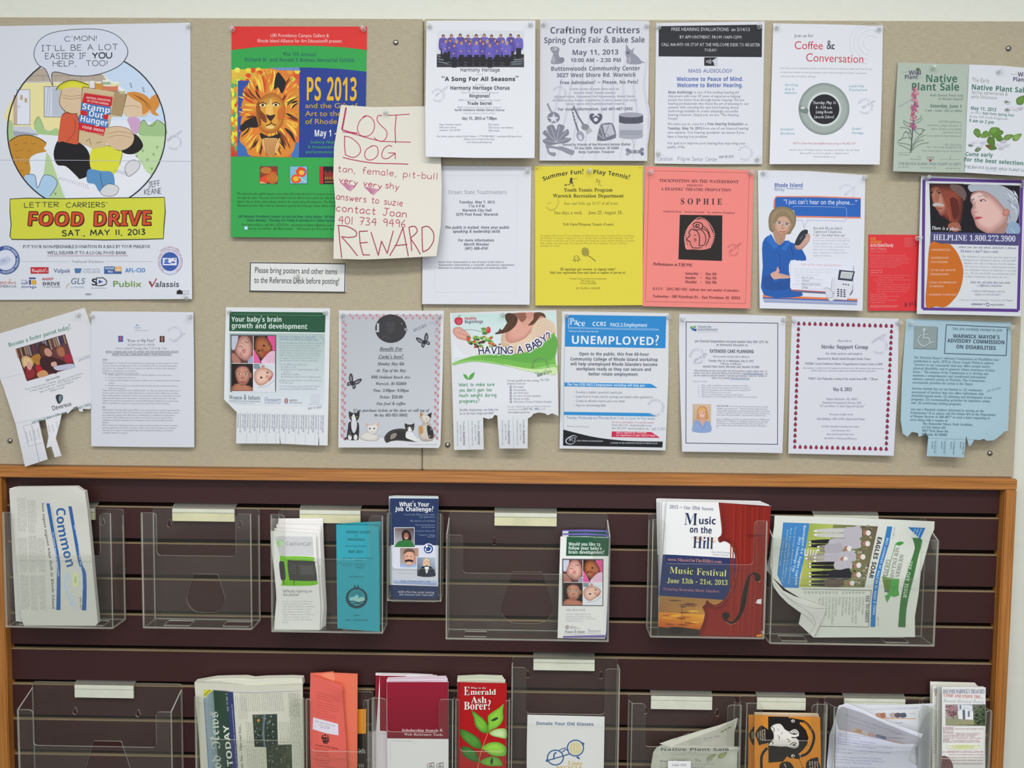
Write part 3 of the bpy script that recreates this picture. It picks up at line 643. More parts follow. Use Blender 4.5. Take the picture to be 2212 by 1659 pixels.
poly(cc([(520,1600),(560,1650),(700,2040),(760,2180),(560,2140),(480,1900)]),'b4cf98')
for x,y in((1530,1660),(1600,1600),(1650,1700),(1720,1640),(1760,1560),(1700,1800),(620,2080),(700,2150),(600,1980)):
    for k in(-14,0,14):line([(x,y),(x+k,y-30)],4,'5f7350')
blob(cc([(105,1480),(200,1420),(330,1410),(450,1450),(520,1500),(490,1560),(520,1590),(400,1620),(330,1680),(340,1800),(290,1940),(210,1960),(140,1800),(110,1640)]),'c08a30')   # heap of leaves
for x,y in((180,1510),(280,1490),(370,1500),(240,1570),(200,1650),(300,1720),(240,1800),(190,1580),(330,1580)):line([(x-22,y),(x,y+12),(x+20,y-4)],5,'8c5a1c',True)
line(cc([(105,1480),(200,1420),(330,1410),(450,1450),(520,1500)]),8,'2a2020',True)
blob(cc([(210,1960),(300,1850),(390,1860),(420,2000),(490,1860),(600,1880),(640,1960),(560,2090),(480,2200),(330,2080)]),'a9c8e4');line([(300,1850),(390,1860),(420,2000),(490,1860),(600,1880),(640,1960),(560,2090)],6,'3a4656',True)
# plain sacks and boxes in place of the figures
blob([(640,1480),(720,1450),(900,1500),(1000,1620),(1010,1830),(900,1900),(860,1870),(740,1760),(640,1740),(600,1620)],'181418')
blob([(1370,1480),(1480,1390),(1560,1440),(1600,1540),(1500,1620),(1370,1600)],'1a1618')
blob([(690,1190),(760,1150),(860,1180),(890,1330),(880,1500),(780,1500),(700,1480),(650,1480),(665,1330)],'cf5a3c');line([(690,1190),(760,1150),(860,1180),(890,1330),(880,1500)],7,'3a1c18',True)
line([(840,1240),(835,1370),(750,1480)],6,'7c2c20',True)
blob([(1030,1560),(1180,1520),(1320,1580),(1370,1600),(1340,1740),(1270,1850),(1100,1820),(1010,1760)],'d6d63a');line([(1030,1560),(1180,1520),(1320,1580),(1370,1600),(1340,1740)],6,'55551c',True)
blob([(1000,1790),(1130,1810),(1260,1830),(1280,1990),(1200,2050),(1110,2040),(1060,1960),(980,1940),(970,1850)],'5b8fbe');line([(1120,1830),(1130,1900),(1160,2020)],6,'2c4a6c',True)
blob([(1120,2040),(1200,1960),(1290,1970),(1330,2010),(1290,2080),(1180,2090)],'d2d2d6');blob([(1400,1760),(1470,1690),(1560,1710),(1550,1790),(1450,1870),(1410,1840)],'d2d2d6')
for P in([(1120,2040),(1200,1960),(1290,1970),(1330,2010),(1290,2080),(1180,2090)],[(1400,1760),(1470,1690),(1560,1710),(1550,1790),(1450,1870),(1410,1840)]):line(P,5,'4a4a54',True,True)
for i in range(14):line([(690+i*22,1880+i*6),(650+i*26,1900+i*9)],3,'8a8fa4')
for i in range(12):line([(1290+i*12,1790+i*3),(1270+i*14,1820+i*4)],3,'8a8fa4')
softblob([(640,870),(760,805),(880,800),(1000,850),(960,890),(800,890),(690,910)],'d9d63c','c3be2c')  # yellow bundle
line([(625,905),(690,830),(820,795),(990,845)],8,'2a2a14',True)
blob([(690,900),(900,880),(930,1000),(890,1160),(760,1150),(670,1060)],'d6bc9c');line([(690,910),(668,1060),(760,1160),(880,1165)],6,'50332c',True)
blob([(1420,940),(1520,925),(1620,960),(1690,1030),(1700,1100),(1640,1190),(1560,1200),(1420,1200),(1360,1120),(1400,1020)],'d9c0a0');
blob([(1420,940),(1520,925),(1640,970),(1700,1060),(1690,1110),(1600,1180),(1580,1060),(1500,1010)],'d08a3c');blob([(1680,1000),(1750,950),(1780,990),(1780,1080),(1740,1140),(1780,1190),(1700,1170),(1680,1090)],'d08a3c')
for i in range(5):line([(1480+i*22,950+i*14),(1590+i*22,1000+i*18),(1640+i*10,1090+i*10)],4,'8a5218',True)
blob([(1430,1220),(1520,1205),(1570,1260),(1550,1360),(1500,1400),(1440,1280)],'c9a0c4')
blob([(1180,1340),(1300,1310),(1440,1340),(1500,1420),(1470,1520),(1360,1580),(1240,1540),(1170,1450)],'d4b898');line([(1190,1400),(1330,1370),(1480,1400)],5,'9c7c58',True);line([(1200,1440),(1330,1410),(1485,1440)],5,'9c7c58',True);line([(700,960),(800,975),(915,960)],5,'9c7c58',True);line([(700,990),(800,1005),(918,990)],5,'9c7c58',True);line([(1390,1090),(1480,1080),(1570,1100)],5,'9c7c58',True);line([(1180,1340),(1300,1310),(1440,1340),(1500,1420)],6,'8f6a50',True)
# the grocery bag
poly([(925,870),(1290,920),(1420,955),(1360,1200),(1250,1200),(1180,1540),(1040,1560),(880,1490),(900,1180)],'cdb690')
poly([(1280,925),(1420,955),(1350,1200),(1240,1180)],'a98e68');line([(925,870),(1290,920),(1420,955),(1360,1200)],6,'4a3a28');line([(925,870),(900,1180),(870,1480)],6,'4a3a28')
for x,y,w,h,c in((1000,810,60,70,'dcdce2'),(1065,815,80,80,'c9923c'),(1150,845,170,60,'d27a5a'),(1140,800,90,40,'9cb08c'),(1240,820,100,30,'dcdc9a'),(1330,905,70,40,'b5b58c')):
    rect(x,y,x+w,y+h,c,.08);ell(x+w/2,y+.04*w,w/2,11,'e8e6dc');line([(x,y),(x,y+h)],4,'6a5a48')
poly([(950,930),(1265,975),(1250,1080),(930,1035)],'c8202c');poly([(945,935),(1265,980),(1160,1420),(885,1350),(905,1090)],'c8202c')
zz_=[(950+i*15,930+i*2.2+(8 if i%2 else 0))for i in range(22)];line(zz_,8,'cdb690');line([(x-65 if i else x,y+430)for i,(x,y)in enumerate(zz_[:19])],8,'cdb690')
T('NATIONAL ASSOCIATION',965,998,1235,22,'b','e8c8b8',y1=1034);T('OF LETTER CARRIERS',975,1034,1215,22,'b','e8c8b8',y1=1074)
for s,x0,y0,x1,y1 in(('Stamp',915,1115,1230,1165),('Out',985,1195,1150,1225),('Hunger',890,1250,1205,1310)):
    poly([(x0-8,y0-72),(x1+8,y1-72),(x1+6,y1+20),(x0-10,y0+16)],'4a78b4');T(s,x0,y0,x1,66,'b','e4e8f2',y1=y1)
T('FOOD DRIVE',918,1330,1160,30,'b','e8d8d0',y1=1378)
for P in([(960,1480),(1000,1450),(1020,1520)],[(1080,1500),(1140,1480)]):line(P,6,'7a6648')
ell(CX,CY,1,1,'dfe4ee')
line([(CX+CR*math.cos(a/60*2*math.pi),CY+CR*math.sin(a/60*2*math.pi))for a in range(60)],13,'20222c',closed=True)
for x,y in((1460,850),(1600,900)):line([(x,y),(x-8,y-20),(x+6,y-22),(x+14,y+30),(x,y)],4,'6c7080',True)
Pb=cat_rom([(900,222),(1150,232),(1330,310),(1430,460),(1370,600),(1220,690),(1020,742),(820,740),(590,705),(590,855),(515,680),(430,620),(380,500),(440,350),(600,260)],True,6)
poly(Pb,'d3d8e6');line(Pb,7,'3c4048',closed=True)
T("C'MON!",725,360,1085,55,'h','4a4e58',y1=350,sw=.13);T("IT'LL BE A LOT",465,468,1320,62,'h','4a4e58',y1=452,sw=.12)
T('EASIER IF',508,556,965,62,'h','4a4e58',y1=552,sw=.12);T('YOU',1035,550,1250,62,'h','343840',y1=545,sw=.22);T('HELP,  TOO!',595,640,1205,60,'h','4a4e58',y1=632,sw=.12)
fr(0,330,4.879)
Pn=[(105,487),(300,478),(640,485),(1000,478),(1400,474),(1733,470),(1742,620),(1728,760),(1722,905),(1500,912),(1100,918),(700,908),(300,914),(125,912),(105,880),(118,760),(105,620)]
poly(Pn,'cdd040');line(Pn,9,'2c2c20',closed=True)
for s,x0,y0,x1,y1,h,c,sw in(("LETTER",258,577,620,570,50,'3c4030',.16),("CARRIERS'",700,577,1130,572,50,'3c4030',.16),('SAT., MAY 11, 2013',655,878,1530,862,58,'35382c',.22)):T(s,x0,y0,x1,h,'h',c,y1=y1,sw=sw)
for dx,dy,c in((12,12,'4a1810'),(-7,-7,'3a1810'),(7,-7,'3a1810'),(-7,7,'3a1810'),(7,7,'3a1810'),(0,-9,'3a1810'),(0,9,'3a1810'),(-9,0,'3a1810'),(9,0,'3a1810'),(0,0,'cd4a26')):
    T('FOOD',278+dx,765+dy,885+dx,142,'b',c,y1=770+dy,it=.08,hi=True);T('DRIVE',972+dx,772+dy,1600+dx,150,'b',c,y1=760+dy,it=.06,hi=True)
T('PUT YOUR NON-PERISHABLE DONATION IN A BAG BY YOUR MAILBOX.',240,1006,1590,34,'s','50525e',y1=1003);T("WE'LL DELIVER IT TO A LOCAL FOOD BANK.",497,1070,1340,34,'s','50525e',y1=1070)
line([(495,1086),(1350,1085)],4,'c08090');line([(230,1145),(735,1145)],2,'a8abb8');line([(1110,1145),(1610,1145)],2,'a8abb8')
T('National Partners',755,1158,1095,26,'r','9a9ca8')
rect(322,1205,510,1273,'c0303c');T('Campbell\u2019s',332,1256,500,34,'c','f0e4e8');T('Valpak',565,1262,740,42,'s','4c6a94')
poly([(785,1218),(860,1218),(845,1266),(790,1266)],'4a76a8');T('UNITED STATES',870,1238,1055,18,'s','8a98b8');T('POSTAL SERVICE',870,1266,1055,20,'s','8a98b8')
rect(1098,1198,1208,1275,'3a5f9c');T('United',1106,1228,1200,24,'b','dde');T('Way',1135,1262,1190,22,'b','dde');rect(1210,1198,1280,1275,'d8b078');ell(1245,1240,22,22,'e0c49a');rect(1210,1250,1280,1275,'3a5f9c');T('AFL-CIO',1320,1258,1532,42,'b','4a86c4')
T('FEEDING',-30,1383,170,26,'s','c86a50');T('AMERICA',-30,1420,172,26,'s','74747e');line([(102,1325),(102,1370)],4,'c86a50')
T('self',222,1387,290,32,'s','4a5a9a');T('storage',222,1424,385,30,'s','4a5a9a');rect(305,1315,375,1330,'39437c');rect(335,1343,380,1388,'d6a83a');rect(305,1340,325,1388,'39437c');T('WE HAVE',222,1350,285,14,'s','7a80a8')
T('AARP',440,1342,560,26,'b','c03040',it=.2);T('DRIVE',445,1396,632,34,'b','5a5a64');T('TO END HUNGER',448,1420,634,14,'s','5a5a64')
T('GLS',738,1382,890,62,'s','6a7a8c',it=.2);T('COMPANIES',735,1424,890,18,'s','9aaec4');line([(735,1375),(705,1400),(705,1430)],5,'c8a048',True)
T('S',960,1396,1030,70,'b','26283a');Pd=[(1015,1318),(1090,1318),(1125,1350),(1118,1385),(1070,1400),(1015,1400)];line(Pd,9,'26283a',closed=True);poly([(1040,1340),(1085,1358),(1040,1376)],'2c50a0');line([(955,1424),(1120,1424)],4,'a0b4cc')
T('Publix',1185,1412,1490,62,'s','6f8f34',hi=True);T('Valassis',1568,1412,1888,60,'s','33353f',it=.12,hi=True);line([(1568,1355),(1600,1412),(1650,1322)],9,'b83038')
rect(1862,1455,1922,1490,'202228');poly([(1870,1455),(1892,1440),(1915,1455)],'202228');frame_r(1925,1455,1988,1490,3,'8a8c98');T('union',1933,1478,1980,10,'s','8a8c98');ell(930,1490,36,9,'9a9ca8')
for s,x0,y0,x1,y1 in(('JEFF',1568,365,1690,345),('KEANE',1525,440,1700,428)):T(s,x0,y0,x1,56,'h','4c505a',y1=y1,sw=.08)
ell(1793,1142,128,138,'cdd2e4',n=40);line([(1793+128*math.cos(a*.157),1142+140*math.sin(a*.157))for a in range(40)],3,'a8a8c0',closed=True)
ell(1790,1147,94,100,'3a58a4',n=36);rect(1714,1108,1862,1186,'d8dcec');rect(1735,1120,1775,1165,'5a78b8');rect(1728,1160,1800,1172,'3a58a4');ell(1825,1155,22,10,'3a58a4');rect(1835,1115,1850,1130,'b83040')
T('NATIONAL RURAL LETTER CARRIERS ASSOCIATION',0,0,0,22,'b','b85060',path=[(1792+106*math.cos(math.radians(125+i*7.3)),1146+112*math.sin(math.radians(125+i*7.3)))for i in range(41)])
T('SERVICE WITH A SMILE',0,0,0,16,'b','c890a0',path=[(1792+134*math.cos(math.radians(225+i*4.5)),1146+146*math.sin(math.radians(225+i*4.5)))for i in range(21)])
ell(60,1130,146,150,'3e5a94',n=40);ell(60,1130,104,108,'d3d7e6',n=36);poly([(0,1120),(80,1090),(130,1130),(60,1180),(0,1190)],'bcc6dc');T('USA',12,1160,62,26,'b','7a88b0',y1=1145)
T('LETTER CARRIERS * NATIONAL ASSOCIATION *',0,0,0,22,'b','d8dcec',path=[(60+114*math.cos(math.radians(-100+i*8)),1130+118*math.sin(math.radians(-100+i*8)))for i in range(28)])
fr(0,20,5.183);stamp(1950,1490,62,'WARWICK PUBLIC LIBRARY','b4b6c8',24,date='MAY 03 2013',dl=(1880,1480,2040,1370))
for y in(345,):
    fr();line([(-36,y),(412,y+3)],.8,'c6cad8')

# ---------------------------------------------------------------- art exhibit poster
fr(490,40,4.706)
sheet('poster','bright red, green and blue art exhibit poster with a painted lion','poster',[(48,80),(1425,82),(1408,900),(1392,2235),(40,2222)],'2fa04a',lift=.006,bumps=((200,2200,300,.003),))
RED='d8302c';GRN='34a24c';BLU='1f3a8c'
poly([(48,80),(1425,82),(1422,320),(1200,292),(900,277),(600,275),(300,290),(48,320)],RED)
T('URI Providence Campus Gallery &',442,188,1038,34,'s','e8c8c8',y1=190);T('Rhode Island Alliance for Art Education\u00ae present',310,242,1168,34,'s','e8c8c8',y1=245)
T('The 7th Annual',570,380,905,36,'b','1a6a5a',y1=384);T('Richard W. and Ronald S Buteau Memorial Exhibit',178,436,1295,38,'b','1a6a5a',y1=443)
poly([(738,497),(900,500),(1150,512),(1418,540),(1400,1412),(730,1412)],BLU)
grad([(48,520),(738,497),(732,1412),(42,1402)],['e0c040','d85a2c','d86a2c','c02a20'],4)
R_=random.Random(3)
for i in range(46):
    x,y=R_.uniform(60,720),R_.uniform(520,720);blob([(x-30,y),(x,y-26),(x+34,y-6),(x+8,y+30)],R_.choice(['e8d040','e0a030','d84a24','e8e060','c8d040','b0c840']),2)
for i in range(40):
    x,y=R_.uniform(52,95),R_.uniform(680,1390);blob([(x-14,y),(x,y-30),(x+18,y),(x,y+34)],R_.choice(['e8e048','d0d83c','e09028','d04a20','50a868']),2)
poly([(440,500),(738,497),(738,530),(520,525)],'6a8ac0')
poly([(112,632),(240,632),(190,760),(160,900),(150,1150),(145,1402),(112,1402)],'2c4ca0');poly([(640,1300),(730,1250),(732,1412),(660,1412)],'3a70b8');poly([(105,1250),(150,1260),(260,1402),(105,1402)],'3468b0')
Wm=[(430,560),(330,590),(250,640),(170,720),(180,770),(150,880),(160,960),(140,1060),(150,1130),(130,1240),(190,1310),(230,1390),(360,1405),(470,1408),(600,1405),(680,1340),(700,1200),(730,1050),(735,900),(730,720),(640,620),(540,560)]
blob(Wm,'d8842c')
hair=['e8b83c','d86a24','f0d050','c84a1c','7a3414','e09830','f0c84c','2c1c14','e07c2c']
for i in range(150):
    a=R_.uniform(0,2*math.pi);r0=R_.uniform(.55,.9);r1=r0+R_.uniform(.25,.5);cx,cy=440,960
    p0=(cx+250*r0*math.cos(a),cy+330*r0*math.sin(a));a2=a+R_.uniform(-.18,.18);am=a+R_.uniform(-.1,.1)
    ex=min(max(cx+270*r1*math.cos(a2),120),728);ey=min(max(cy+400*r1*math.sin(a2),520),1400)
    line([p0,((p0[0]+ex)/2+20*math.sin(am*3),(p0[1]+ey)/2),(ex,ey)],R_.uniform(12,30),R_.choice(hair),True,taper=True)
blob([(520,545),(570,600),(600,660),(560,760),(520,700),(480,720),(490,610)],'141414');blob([(140,1090),(230,1020),(310,1000),(320,1100),(220,1110),(150,1150)],'201814')
blob([(340,1160),(430,1200),(540,1170),(520,1230),(440,1215),(360,1230)],'1c1a14')
softblob([(430,760),(520,775),(585,860),(590,960),(560,1080),(500,1150),(430,1165),(350,1140),(310,1050),(295,940),(320,830)],'d89a34','a85c1c',.62)
blob([(415,830),(450,820),(470,960),(430,985),(395,960)],'e8b85c');blob([(300,900),(330,850),(350,1050),(330,1080)],'8c4a18')
for x,y in((365,880),(498,878)):
    ell(x,y,34,17,'e4d8a0');ell(x,y,14,14,'2c2410');line([(x-40,y-8),(x,y-26),(x+40,y-6)],10,'4a2410',True)
blob([(400,975),(440,985),(492,978),(470,1020),(445,1040),(415,1015)],'3a1c10');line([(445,1030),(450,1065),(400,1090)],9,'301810',True);line([(450,1065),(500,1085)],9,'301810',True)
ell(440,1105,40,16,'e8c880');blob([(330,930),(395,990),(400,1060),(350,1020)],'7c3c14');blob([(520,930),(580,900),(570,1010),(520,1040)],'c86a24')
blob([(360,1230),(440,1215),(530,1230),(520,1330),(450,1400),(380,1340)],'e0b070')
for i in range(8):line([(380+i*20,1220),(390+i*14,1300),(400+i*12,1395)],7,'9a5a24',True)
for i in range(7):line([(440-i*8,790+i*12),(430,830+i*6)],3,'5c3414')
T('PS 2013',800,832,1325,236,'b','e0b030',y1=836,hi=True)
T('and the Gift of',795,910,1325,50,'s','d0a83c',y1=912,hi=True,k=1);T('Art to the State',795,992,1370,52,'s','d0a83c',hi=True);T('of Rhode Island',795,1072,1345,52,'s','d0a83c',hi=True)
T('May 1 - 31, 2013',888,1198,1380,66,'b','e4e6f0',hi=True)
T('Gallery Night May 16, 5-9',848,1270,1385,26,'b','3a9a70');T('& Presentation and student',820,1320,1385,26,'b','3a9a70');T('performances May 19, 1 pm',800,1370,1385,26,'b','3a9a70')
fr(490,340,4.706)
def small(x,y,k):
    frame_r(x,y,x+174,y+174,5,'2a3a78')
    if k==0:
        rect(x,y,x+174,y+174,'8a3418');ell(x+60,y+40,56,34,'b8742c');poly([(x,y+174),(x,y+120),(x+130,y+50),(x+174,y+60),(x+60,y+174)],'d8481c');ell(x+125,y+120,52,56,'d87c24')
        for i in range(5):line([(x+95+i*14,y+70),(x+85+i*18,y+120),(x+100+i*12,y+172)],5,'7a2c10',True)
        poly([(x,y+174),(x,y+150),(x+70,y+174)],'d8b870')
    elif k==1:
        rect(x,y,x+174,y+174,'78b4cc');blob([(x+70,y+30),(x+100,y+5),(x+150,y+20),(x+170,y+60),(x+140,y+105),(x+90,y+100),(x+60,y+60)],'d8441c');ell(x+115,y+62,26,24,'f0b428')
        blob([(x+20,y+100),(x+60,y+80),(x+110,y+110),(x+100,y+160),(x+40,y+170),(x+12,y+140)],'d8541c');ell(x+60,y+126,30,26,'e8b028');line([(x+90,y+100),(x+160,y+160)],8,'b8dcd8')
    else:
        rect(x,y,x+174,y+174,'18100c');rect(x,y,x+36,y+174,'c01c20')
        for i in range(5):ell(x+60+i*22,y+70+(i%2)*20,14,30,'8c2014');ell(x+58+i*24,y+118,9,18,'b06a20')
        rect(x+50,y+150,x+174,y+160,'b0782c')
small(338,92,0);small(642,92,1);small(944,94,2)
P_(['The mixed media exhibit features more than 500 artworks by K-12 students from public and private schools','through the state. This year Lincoln Public Schools will be honored for the Gift of Art to the State of RI','Island - due to their extraordinary work in the visual and performing arts. The Rhode Island Alliance for Art','Education and the Gift of Art are funded in part by the Kennedy Center Alliance for the Arts Education'],105,378,1385,40,24,'s','3a5c34',.004)
P_(['URI Feinstein Providence Campus 1st and 2nd floor Lobby Gallery \u2022 80 Washington St, Providence','Hours: Monday - Thursday 9-9, Friday & Saturday 9-4, Closed Sundays and holidays.'],112,610,1380,38,24,'b','24605c',.003,'c')
P_(['For information call 401-277-5206  uri.artsandculture@gmail.com or visit the website','  Follow us on twitter @URIprovarts    All events are free and open to the public.'],150,694,1350,38,24,'s','3a5c34',.004)
rect(176,700,214,736,'8cc8e0');ell(194,718,10,8,'eef')

# ---------------------------------------------------------------- lost dog notice
fr(490,40,4.706)
sheet('notice','hand-lettered lost dog notice in magenta marker, pinned over the lion poster','notice',
      [(1160,880),(1500,900),(2020,892),(2175,905),(2172,1290),(2185,1700),(2175,2100),(2130,2415),(1700,2438),(1400,2450),(1084,2442),(1088,2200),(1105,1900),(1082,1600),(1090,1300)],'d6d2cc',Y=.004,lift=.014,bumps=((2150,900,300,.004),(1500,1700,500,.004),(1100,2430,200,.012),(2150,2400,180,.010),(2050,1650,150,-.004)),pw=1.2)
MG='b02858';M2='a0284c'
line([(1212,905),(1190,1030),(1170,1130)],17,MG);line([(1170,1130),(1250,1155),(1328,1168)],13,MG)
line([(1420,990),(1360,1030),(1328,1110),(1350,1180),(1420,1198),(1480,1160),(1502,1080),(1470,1010),(1410,988),(1380,1010)],8,MG,True)
line([(1578,990),(1540,985),(1526,1030),(1560,1080),(1620,1140),(1625,1200),(1580,1250),(1520,1230),(1496,1205)],8,MG,True)
line([(1635,985),(1740,980),(1858,972)],8,MG);line([(1722,985),(1710,1120),(1716,1268)],9,MG)
line([(1175,1152),(1260,1165),(1400,1205),(1560,1245),(1700,1252),(1868,1256)],8,MG,True)
line([(1198,1190),(1196,1290),(1205,1385)],9,MG);line([(1192,1200),(1260,1210),(1340,1280),(1360,1350),(1320,1400),(1270,1410),(1205,1385)],8,MG,True)
line([(1480,1295),(1420,1330),(1400,1390),(1430,1435),(1490,1430),(1535,1380),(1530,1310),(1490,1292),(1465,1300)],8,MG,True)
line([(1680,1305),(1650,1290),(1600,1320),(1575,1380),(1590,1420),(1640,1420),(1710,1370)],8,MG,True);line([(1640,1365),(1712,1368),(1712,1428)],8,MG)
line([(1178,1410),(1300,1440),(1500,1470),(1700,1475),(1845,1480)],9,MG,True)
fr(490,340,4.706)
T('tan, female, pit-bull',1128,145,2140,66,'h',MG,y1=225,sw=.09);T('very',1140,250,1325,60,'h',MG,y1=285,sw=.12);T('very',1385,285,1570,60,'h',MG,y1=320,sw=.12);T('shy',1610,310,1745,66,'h',MG,y1=330,sw=.1)
for(x,y)in((1160,262),(1395,300)):
    for k in range(5):line([(x+15*k,y+14*k),(x+150-12*k,y+32+12*k)],7,'b83c84')
T('answers to suzie',1112,425,1785,66,'h',MG,y1=495,sw=.09);T('contact Joan',1112,545,1825,74,'h',MG,y1=610,sw=.09);T('401 734 9496',1135,672,1810,76,'h',MG,y1=712,sw=.085)
line([(1135,700),(1150,870),(1168,1022)],9,M2);line([(1122,692),(1220,700),(1310,750),(1310,800),(1240,812),(1165,805)],9,M2,True);line([(1165,805),(1250,900),(1328,1000)],9,M2)
line([(1345,755),(1355,880),(1385,990),(1455,990)],9,M2);line([(1345,752),(1432,748)],9,M2);line([(1355,870),(1432,862)],9,M2)
line([(1465,758),(1540,995),(1572,850),(1630,975),(1692,745)],9,M2);line([(1655,1000),(1730,870),(1790,712),(1845,1005)],9,M2);line([(1705,895),(1835,885)],9,M2)
line([(1850,708),(1870,830),(1880,950)],9,M2);line([(1850,710),(1910,700),(1935,750),(1890,800),(1865,820)],9,M2,True);line([(1865,820),(1920,900),(1968,985)],9,M2)
line([(1985,715),(1985,840),(1992,960)],9,M2);line([(1978,715),(2040,700),(2098,760),(2100,850),(2050,930),(1992,960)],9,M2,True)

# ---------------------------------------------------------------- desk sign
sheet('sign','small framed sign asking to bring posters to the desk, below the lion poster','sign',[(234,1062),(1216,1080),(1212,1370),(227,1355)],'d8dade',lift=0,th=.002,Y=.003)
frame_r(240,1070,1204,1358,9,'15171a',.013,-.02)
T('Please bring posters and other items',282,1172,1122,58,'s','22252e',y1=1188,hi=True);T('to the Reference Desk before posting!',278,1275,1145,60,'s','22252e',y1=1287,hi=True)
ell(724,1205,24,30,'bcbcb4',c2='d0d0d0')
# ---------------------------------------------------------------- top row, middle and right
fr(910,30,4.424)
sheet('flyer','white choral concert flyer with a photo of singers in purple','flyer',[(50,65),(1090,62),(1088,700),(1083,1378),(500,1376),(42,1365),(38,900)],'d8dae6',Y=.021,lift=.004,bumps=((45,1360,120,.006),(1000,1370,160,.004)))
fr(910,30,4.424)
grad([(150,158),(985,158),(985,400),(150,400)],['d6d6de','cfd2da','d6d8de','cfcfd8'],3);rect(148,385,982,506,'26242e')
for i in range(4):line([(150,410+i*26),(982,420+i*24)],4,'5c6470')
for i in range(3):line([(150+i*8,395+i*30),(260,440+i*20)],6,'8a9aa0');line([(980-i*8,430+i*24),(860,440+i*20)],6,'8a9aa0')
frame_r(488,205,580,300,3,'9a9aa0')
PU=['5b52a8','6a60b8','544a9c','6258b0']
def singer(x,y,w,h,k,hc):
    blob([(x-w,y+26),(x-w*.5,y+8),(x+w*.5,y+8),(x+w,y+26),(x+w*.95,y+h*.6),(x-w*.95,y+h*.6)],PU[k%4]);rect(x-w*.62,y+h*.52,x+w*.62,y+h,'1b1a22')
    ell(x,y-6,15,20,hc);ell(x,y-1,10,14,'c08c7c');ell(x-w*.2,y+h*.35,8,8,'b88a88')
for i,x in enumerate((210,288,372,447,525,602,672,760,853,930)):singer(x,222-(i%3)*4,40,200,i,['2a1a18','6a5040','3a2018','7a6a5c'][i%4])
for i,x in enumerate((235,275,338,425,470,565,632,705,778,860)):singer(x,268-(i%2)*10,36,190,i+1,['8a7058','4a2c20','9a9088','5a3828'][i%4])
for i,x in enumerate((316,385,462,528,592,655,728,818)):singer(x,285+(22 if i in(0,5)else 0),37,205,i+2,['6a3020','8a7468','3a201a','a09890'][i%4])
line([(148,506),(982,506)],3,'5a3040')
def ctr(s,cx,y,w,h,f='s',c='4a4c58',sl=0,**k):T(s,cx-w/2,y-sl*w/2,cx+w/2,h,f,c,y1=y+sl*w/2,**k)
ctr('Harmony Heritage',562,550,380,34,'l');ctr('presents',562,582,66,11,'i','a8a8b2');ctr('\u201cA Song For All Seasons\u201d',562,640,738,38,'b','24262e');ctr('featuring',560,680,88,12,'i','a8a8b2')
ctr('Harmony Heritage Chorus',560,723,570,34,'b','50525c');ctr('Under the direction of Fred Kingsbury',560,757,365,15,'i','9496a2');ctr('Ringtones!',558,798,200,31,'b','54565f')
ctr('2010 International Championship Quartet',558,829,405,15,'i','9496a2');ctr('Trade Secret',558,868,235,29,'b','54565f');ctr('2013 International Senior Quartet Medalists',558,899,425,15,'i','9496a2')
ctr('North Attleboro Middle School Chorus',556,927,478,20,'b','5c5e68');ctr('Under the direction of Brian McBride',556,955,310,14,'i','9496a2');ctr('May 11, 2013 at 7:00pm',556,1010,335,26,'I','4c4e5a')
P_(['Peter Thatcher School','130 James Street','Attleboro, MA 02703'],172,1063,382,27,15,'r','6e707c');P_(['$15 Adults','$12 Seniors and Students','$30 Family'],642,1063,882,29,15,'r','6e707c')
P_(['For tickets, please contact Gayle Jordan ~ (774)306-8683 ~ maystance@comcast.net','Tickets may be held at the door','www.harmonyheritage.org'],148,1176,958,28,16,'r','6e707c',0,'c')
stamp(160,775,48,'WARWICK PUBLIC LIBRARY','b8bacb',20,date='APR 12 2013',dl=(140,790,260,700))

sheet('flyer','grey-printed craft fair and bake sale flyer with small animals and crafts','flyer',[(1137,55),(2178,65),(2172,700),(2160,1405),(1130,1402),(1133,700)],'cfd1df',lift=.006,bumps=((2160,1390,160,.004),))
for i in range(9):line([(1180+i*120,1390),(1260+i*115,1000),(1330+i*100,700),(1360+i*100,420)],24,'c6c8d6',True,taper=True)
G1='6e7080'
ctr('Crafting for Critters',1660,186,862,62,'b','5d5f72',-.004,hi=True);ctr('Spring Craft Fair & Bake Sale',1655,276,965,54,'b','5d5f72',hi=True,sl=-.006)
ctr('May 11, 2013',1663,390,445,48,'b','5d5f72',-.01,hi=True);ctr('10:00 AM - 2:30 PM',1668,460,485,37,'b','5d5f72');ctr('Buttonwoods Community Center',1665,541,855,40,'b','5d5f72',-.006)
ctr('3027 West Shore Rd. Warwick',1672,602,760,38,'b','5d5f72',-.008);ctr('Free Admission! ~ Please, No Pets!',1700,669,752,32,'b','5d5f72',-.01)
for s,x,y,w in(('A wide variety of great items such as:',1655,726,480),('Stained Glass, Silpada Jewelry,',1660,762,405),('Wildtree Herbs, Pampered Chef Housewares, Baked Goods,',1660,798,780),('All Natural Dog Treats, Sweatshirts, T-shirts, Books and more!',1660,834,812),('Vendor space still available/please inquire.',1663,868,568)):ctr(s,x,y,w,19,'b','7c7e8e',-.004)
ctr('For more information, call 401-467-2692',1663,922,715,27,'b','5f6173',-.008)
blob([(1235,320),(1280,312),(1320,330),(1312,380),(1330,430),(1345,470),(1245,475),(1250,420),(1262,380),(1240,350)],'8a8c98');ell(1342,440,26,26,'808290');ell(1275,335,26,16,'b0b2bc');ell(1265,440,14,34,'a6a8b4');ell(1262,332,5,5,'3c3e48')
blob([(1960,290),(1985,330),(2010,345),(2035,320),(2025,370),(2060,400),(2095,440),(2100,475),(1975,475),(1965,420),(1950,380),(1955,340)],'9092a0');ell(1975,372,16,12,'5e606c');line([(2100,450),(2135,468)],8,'9092a0');ell(1990,440,12,34,'a8aab6');ell(1990,350,4,4,'2c2e36')
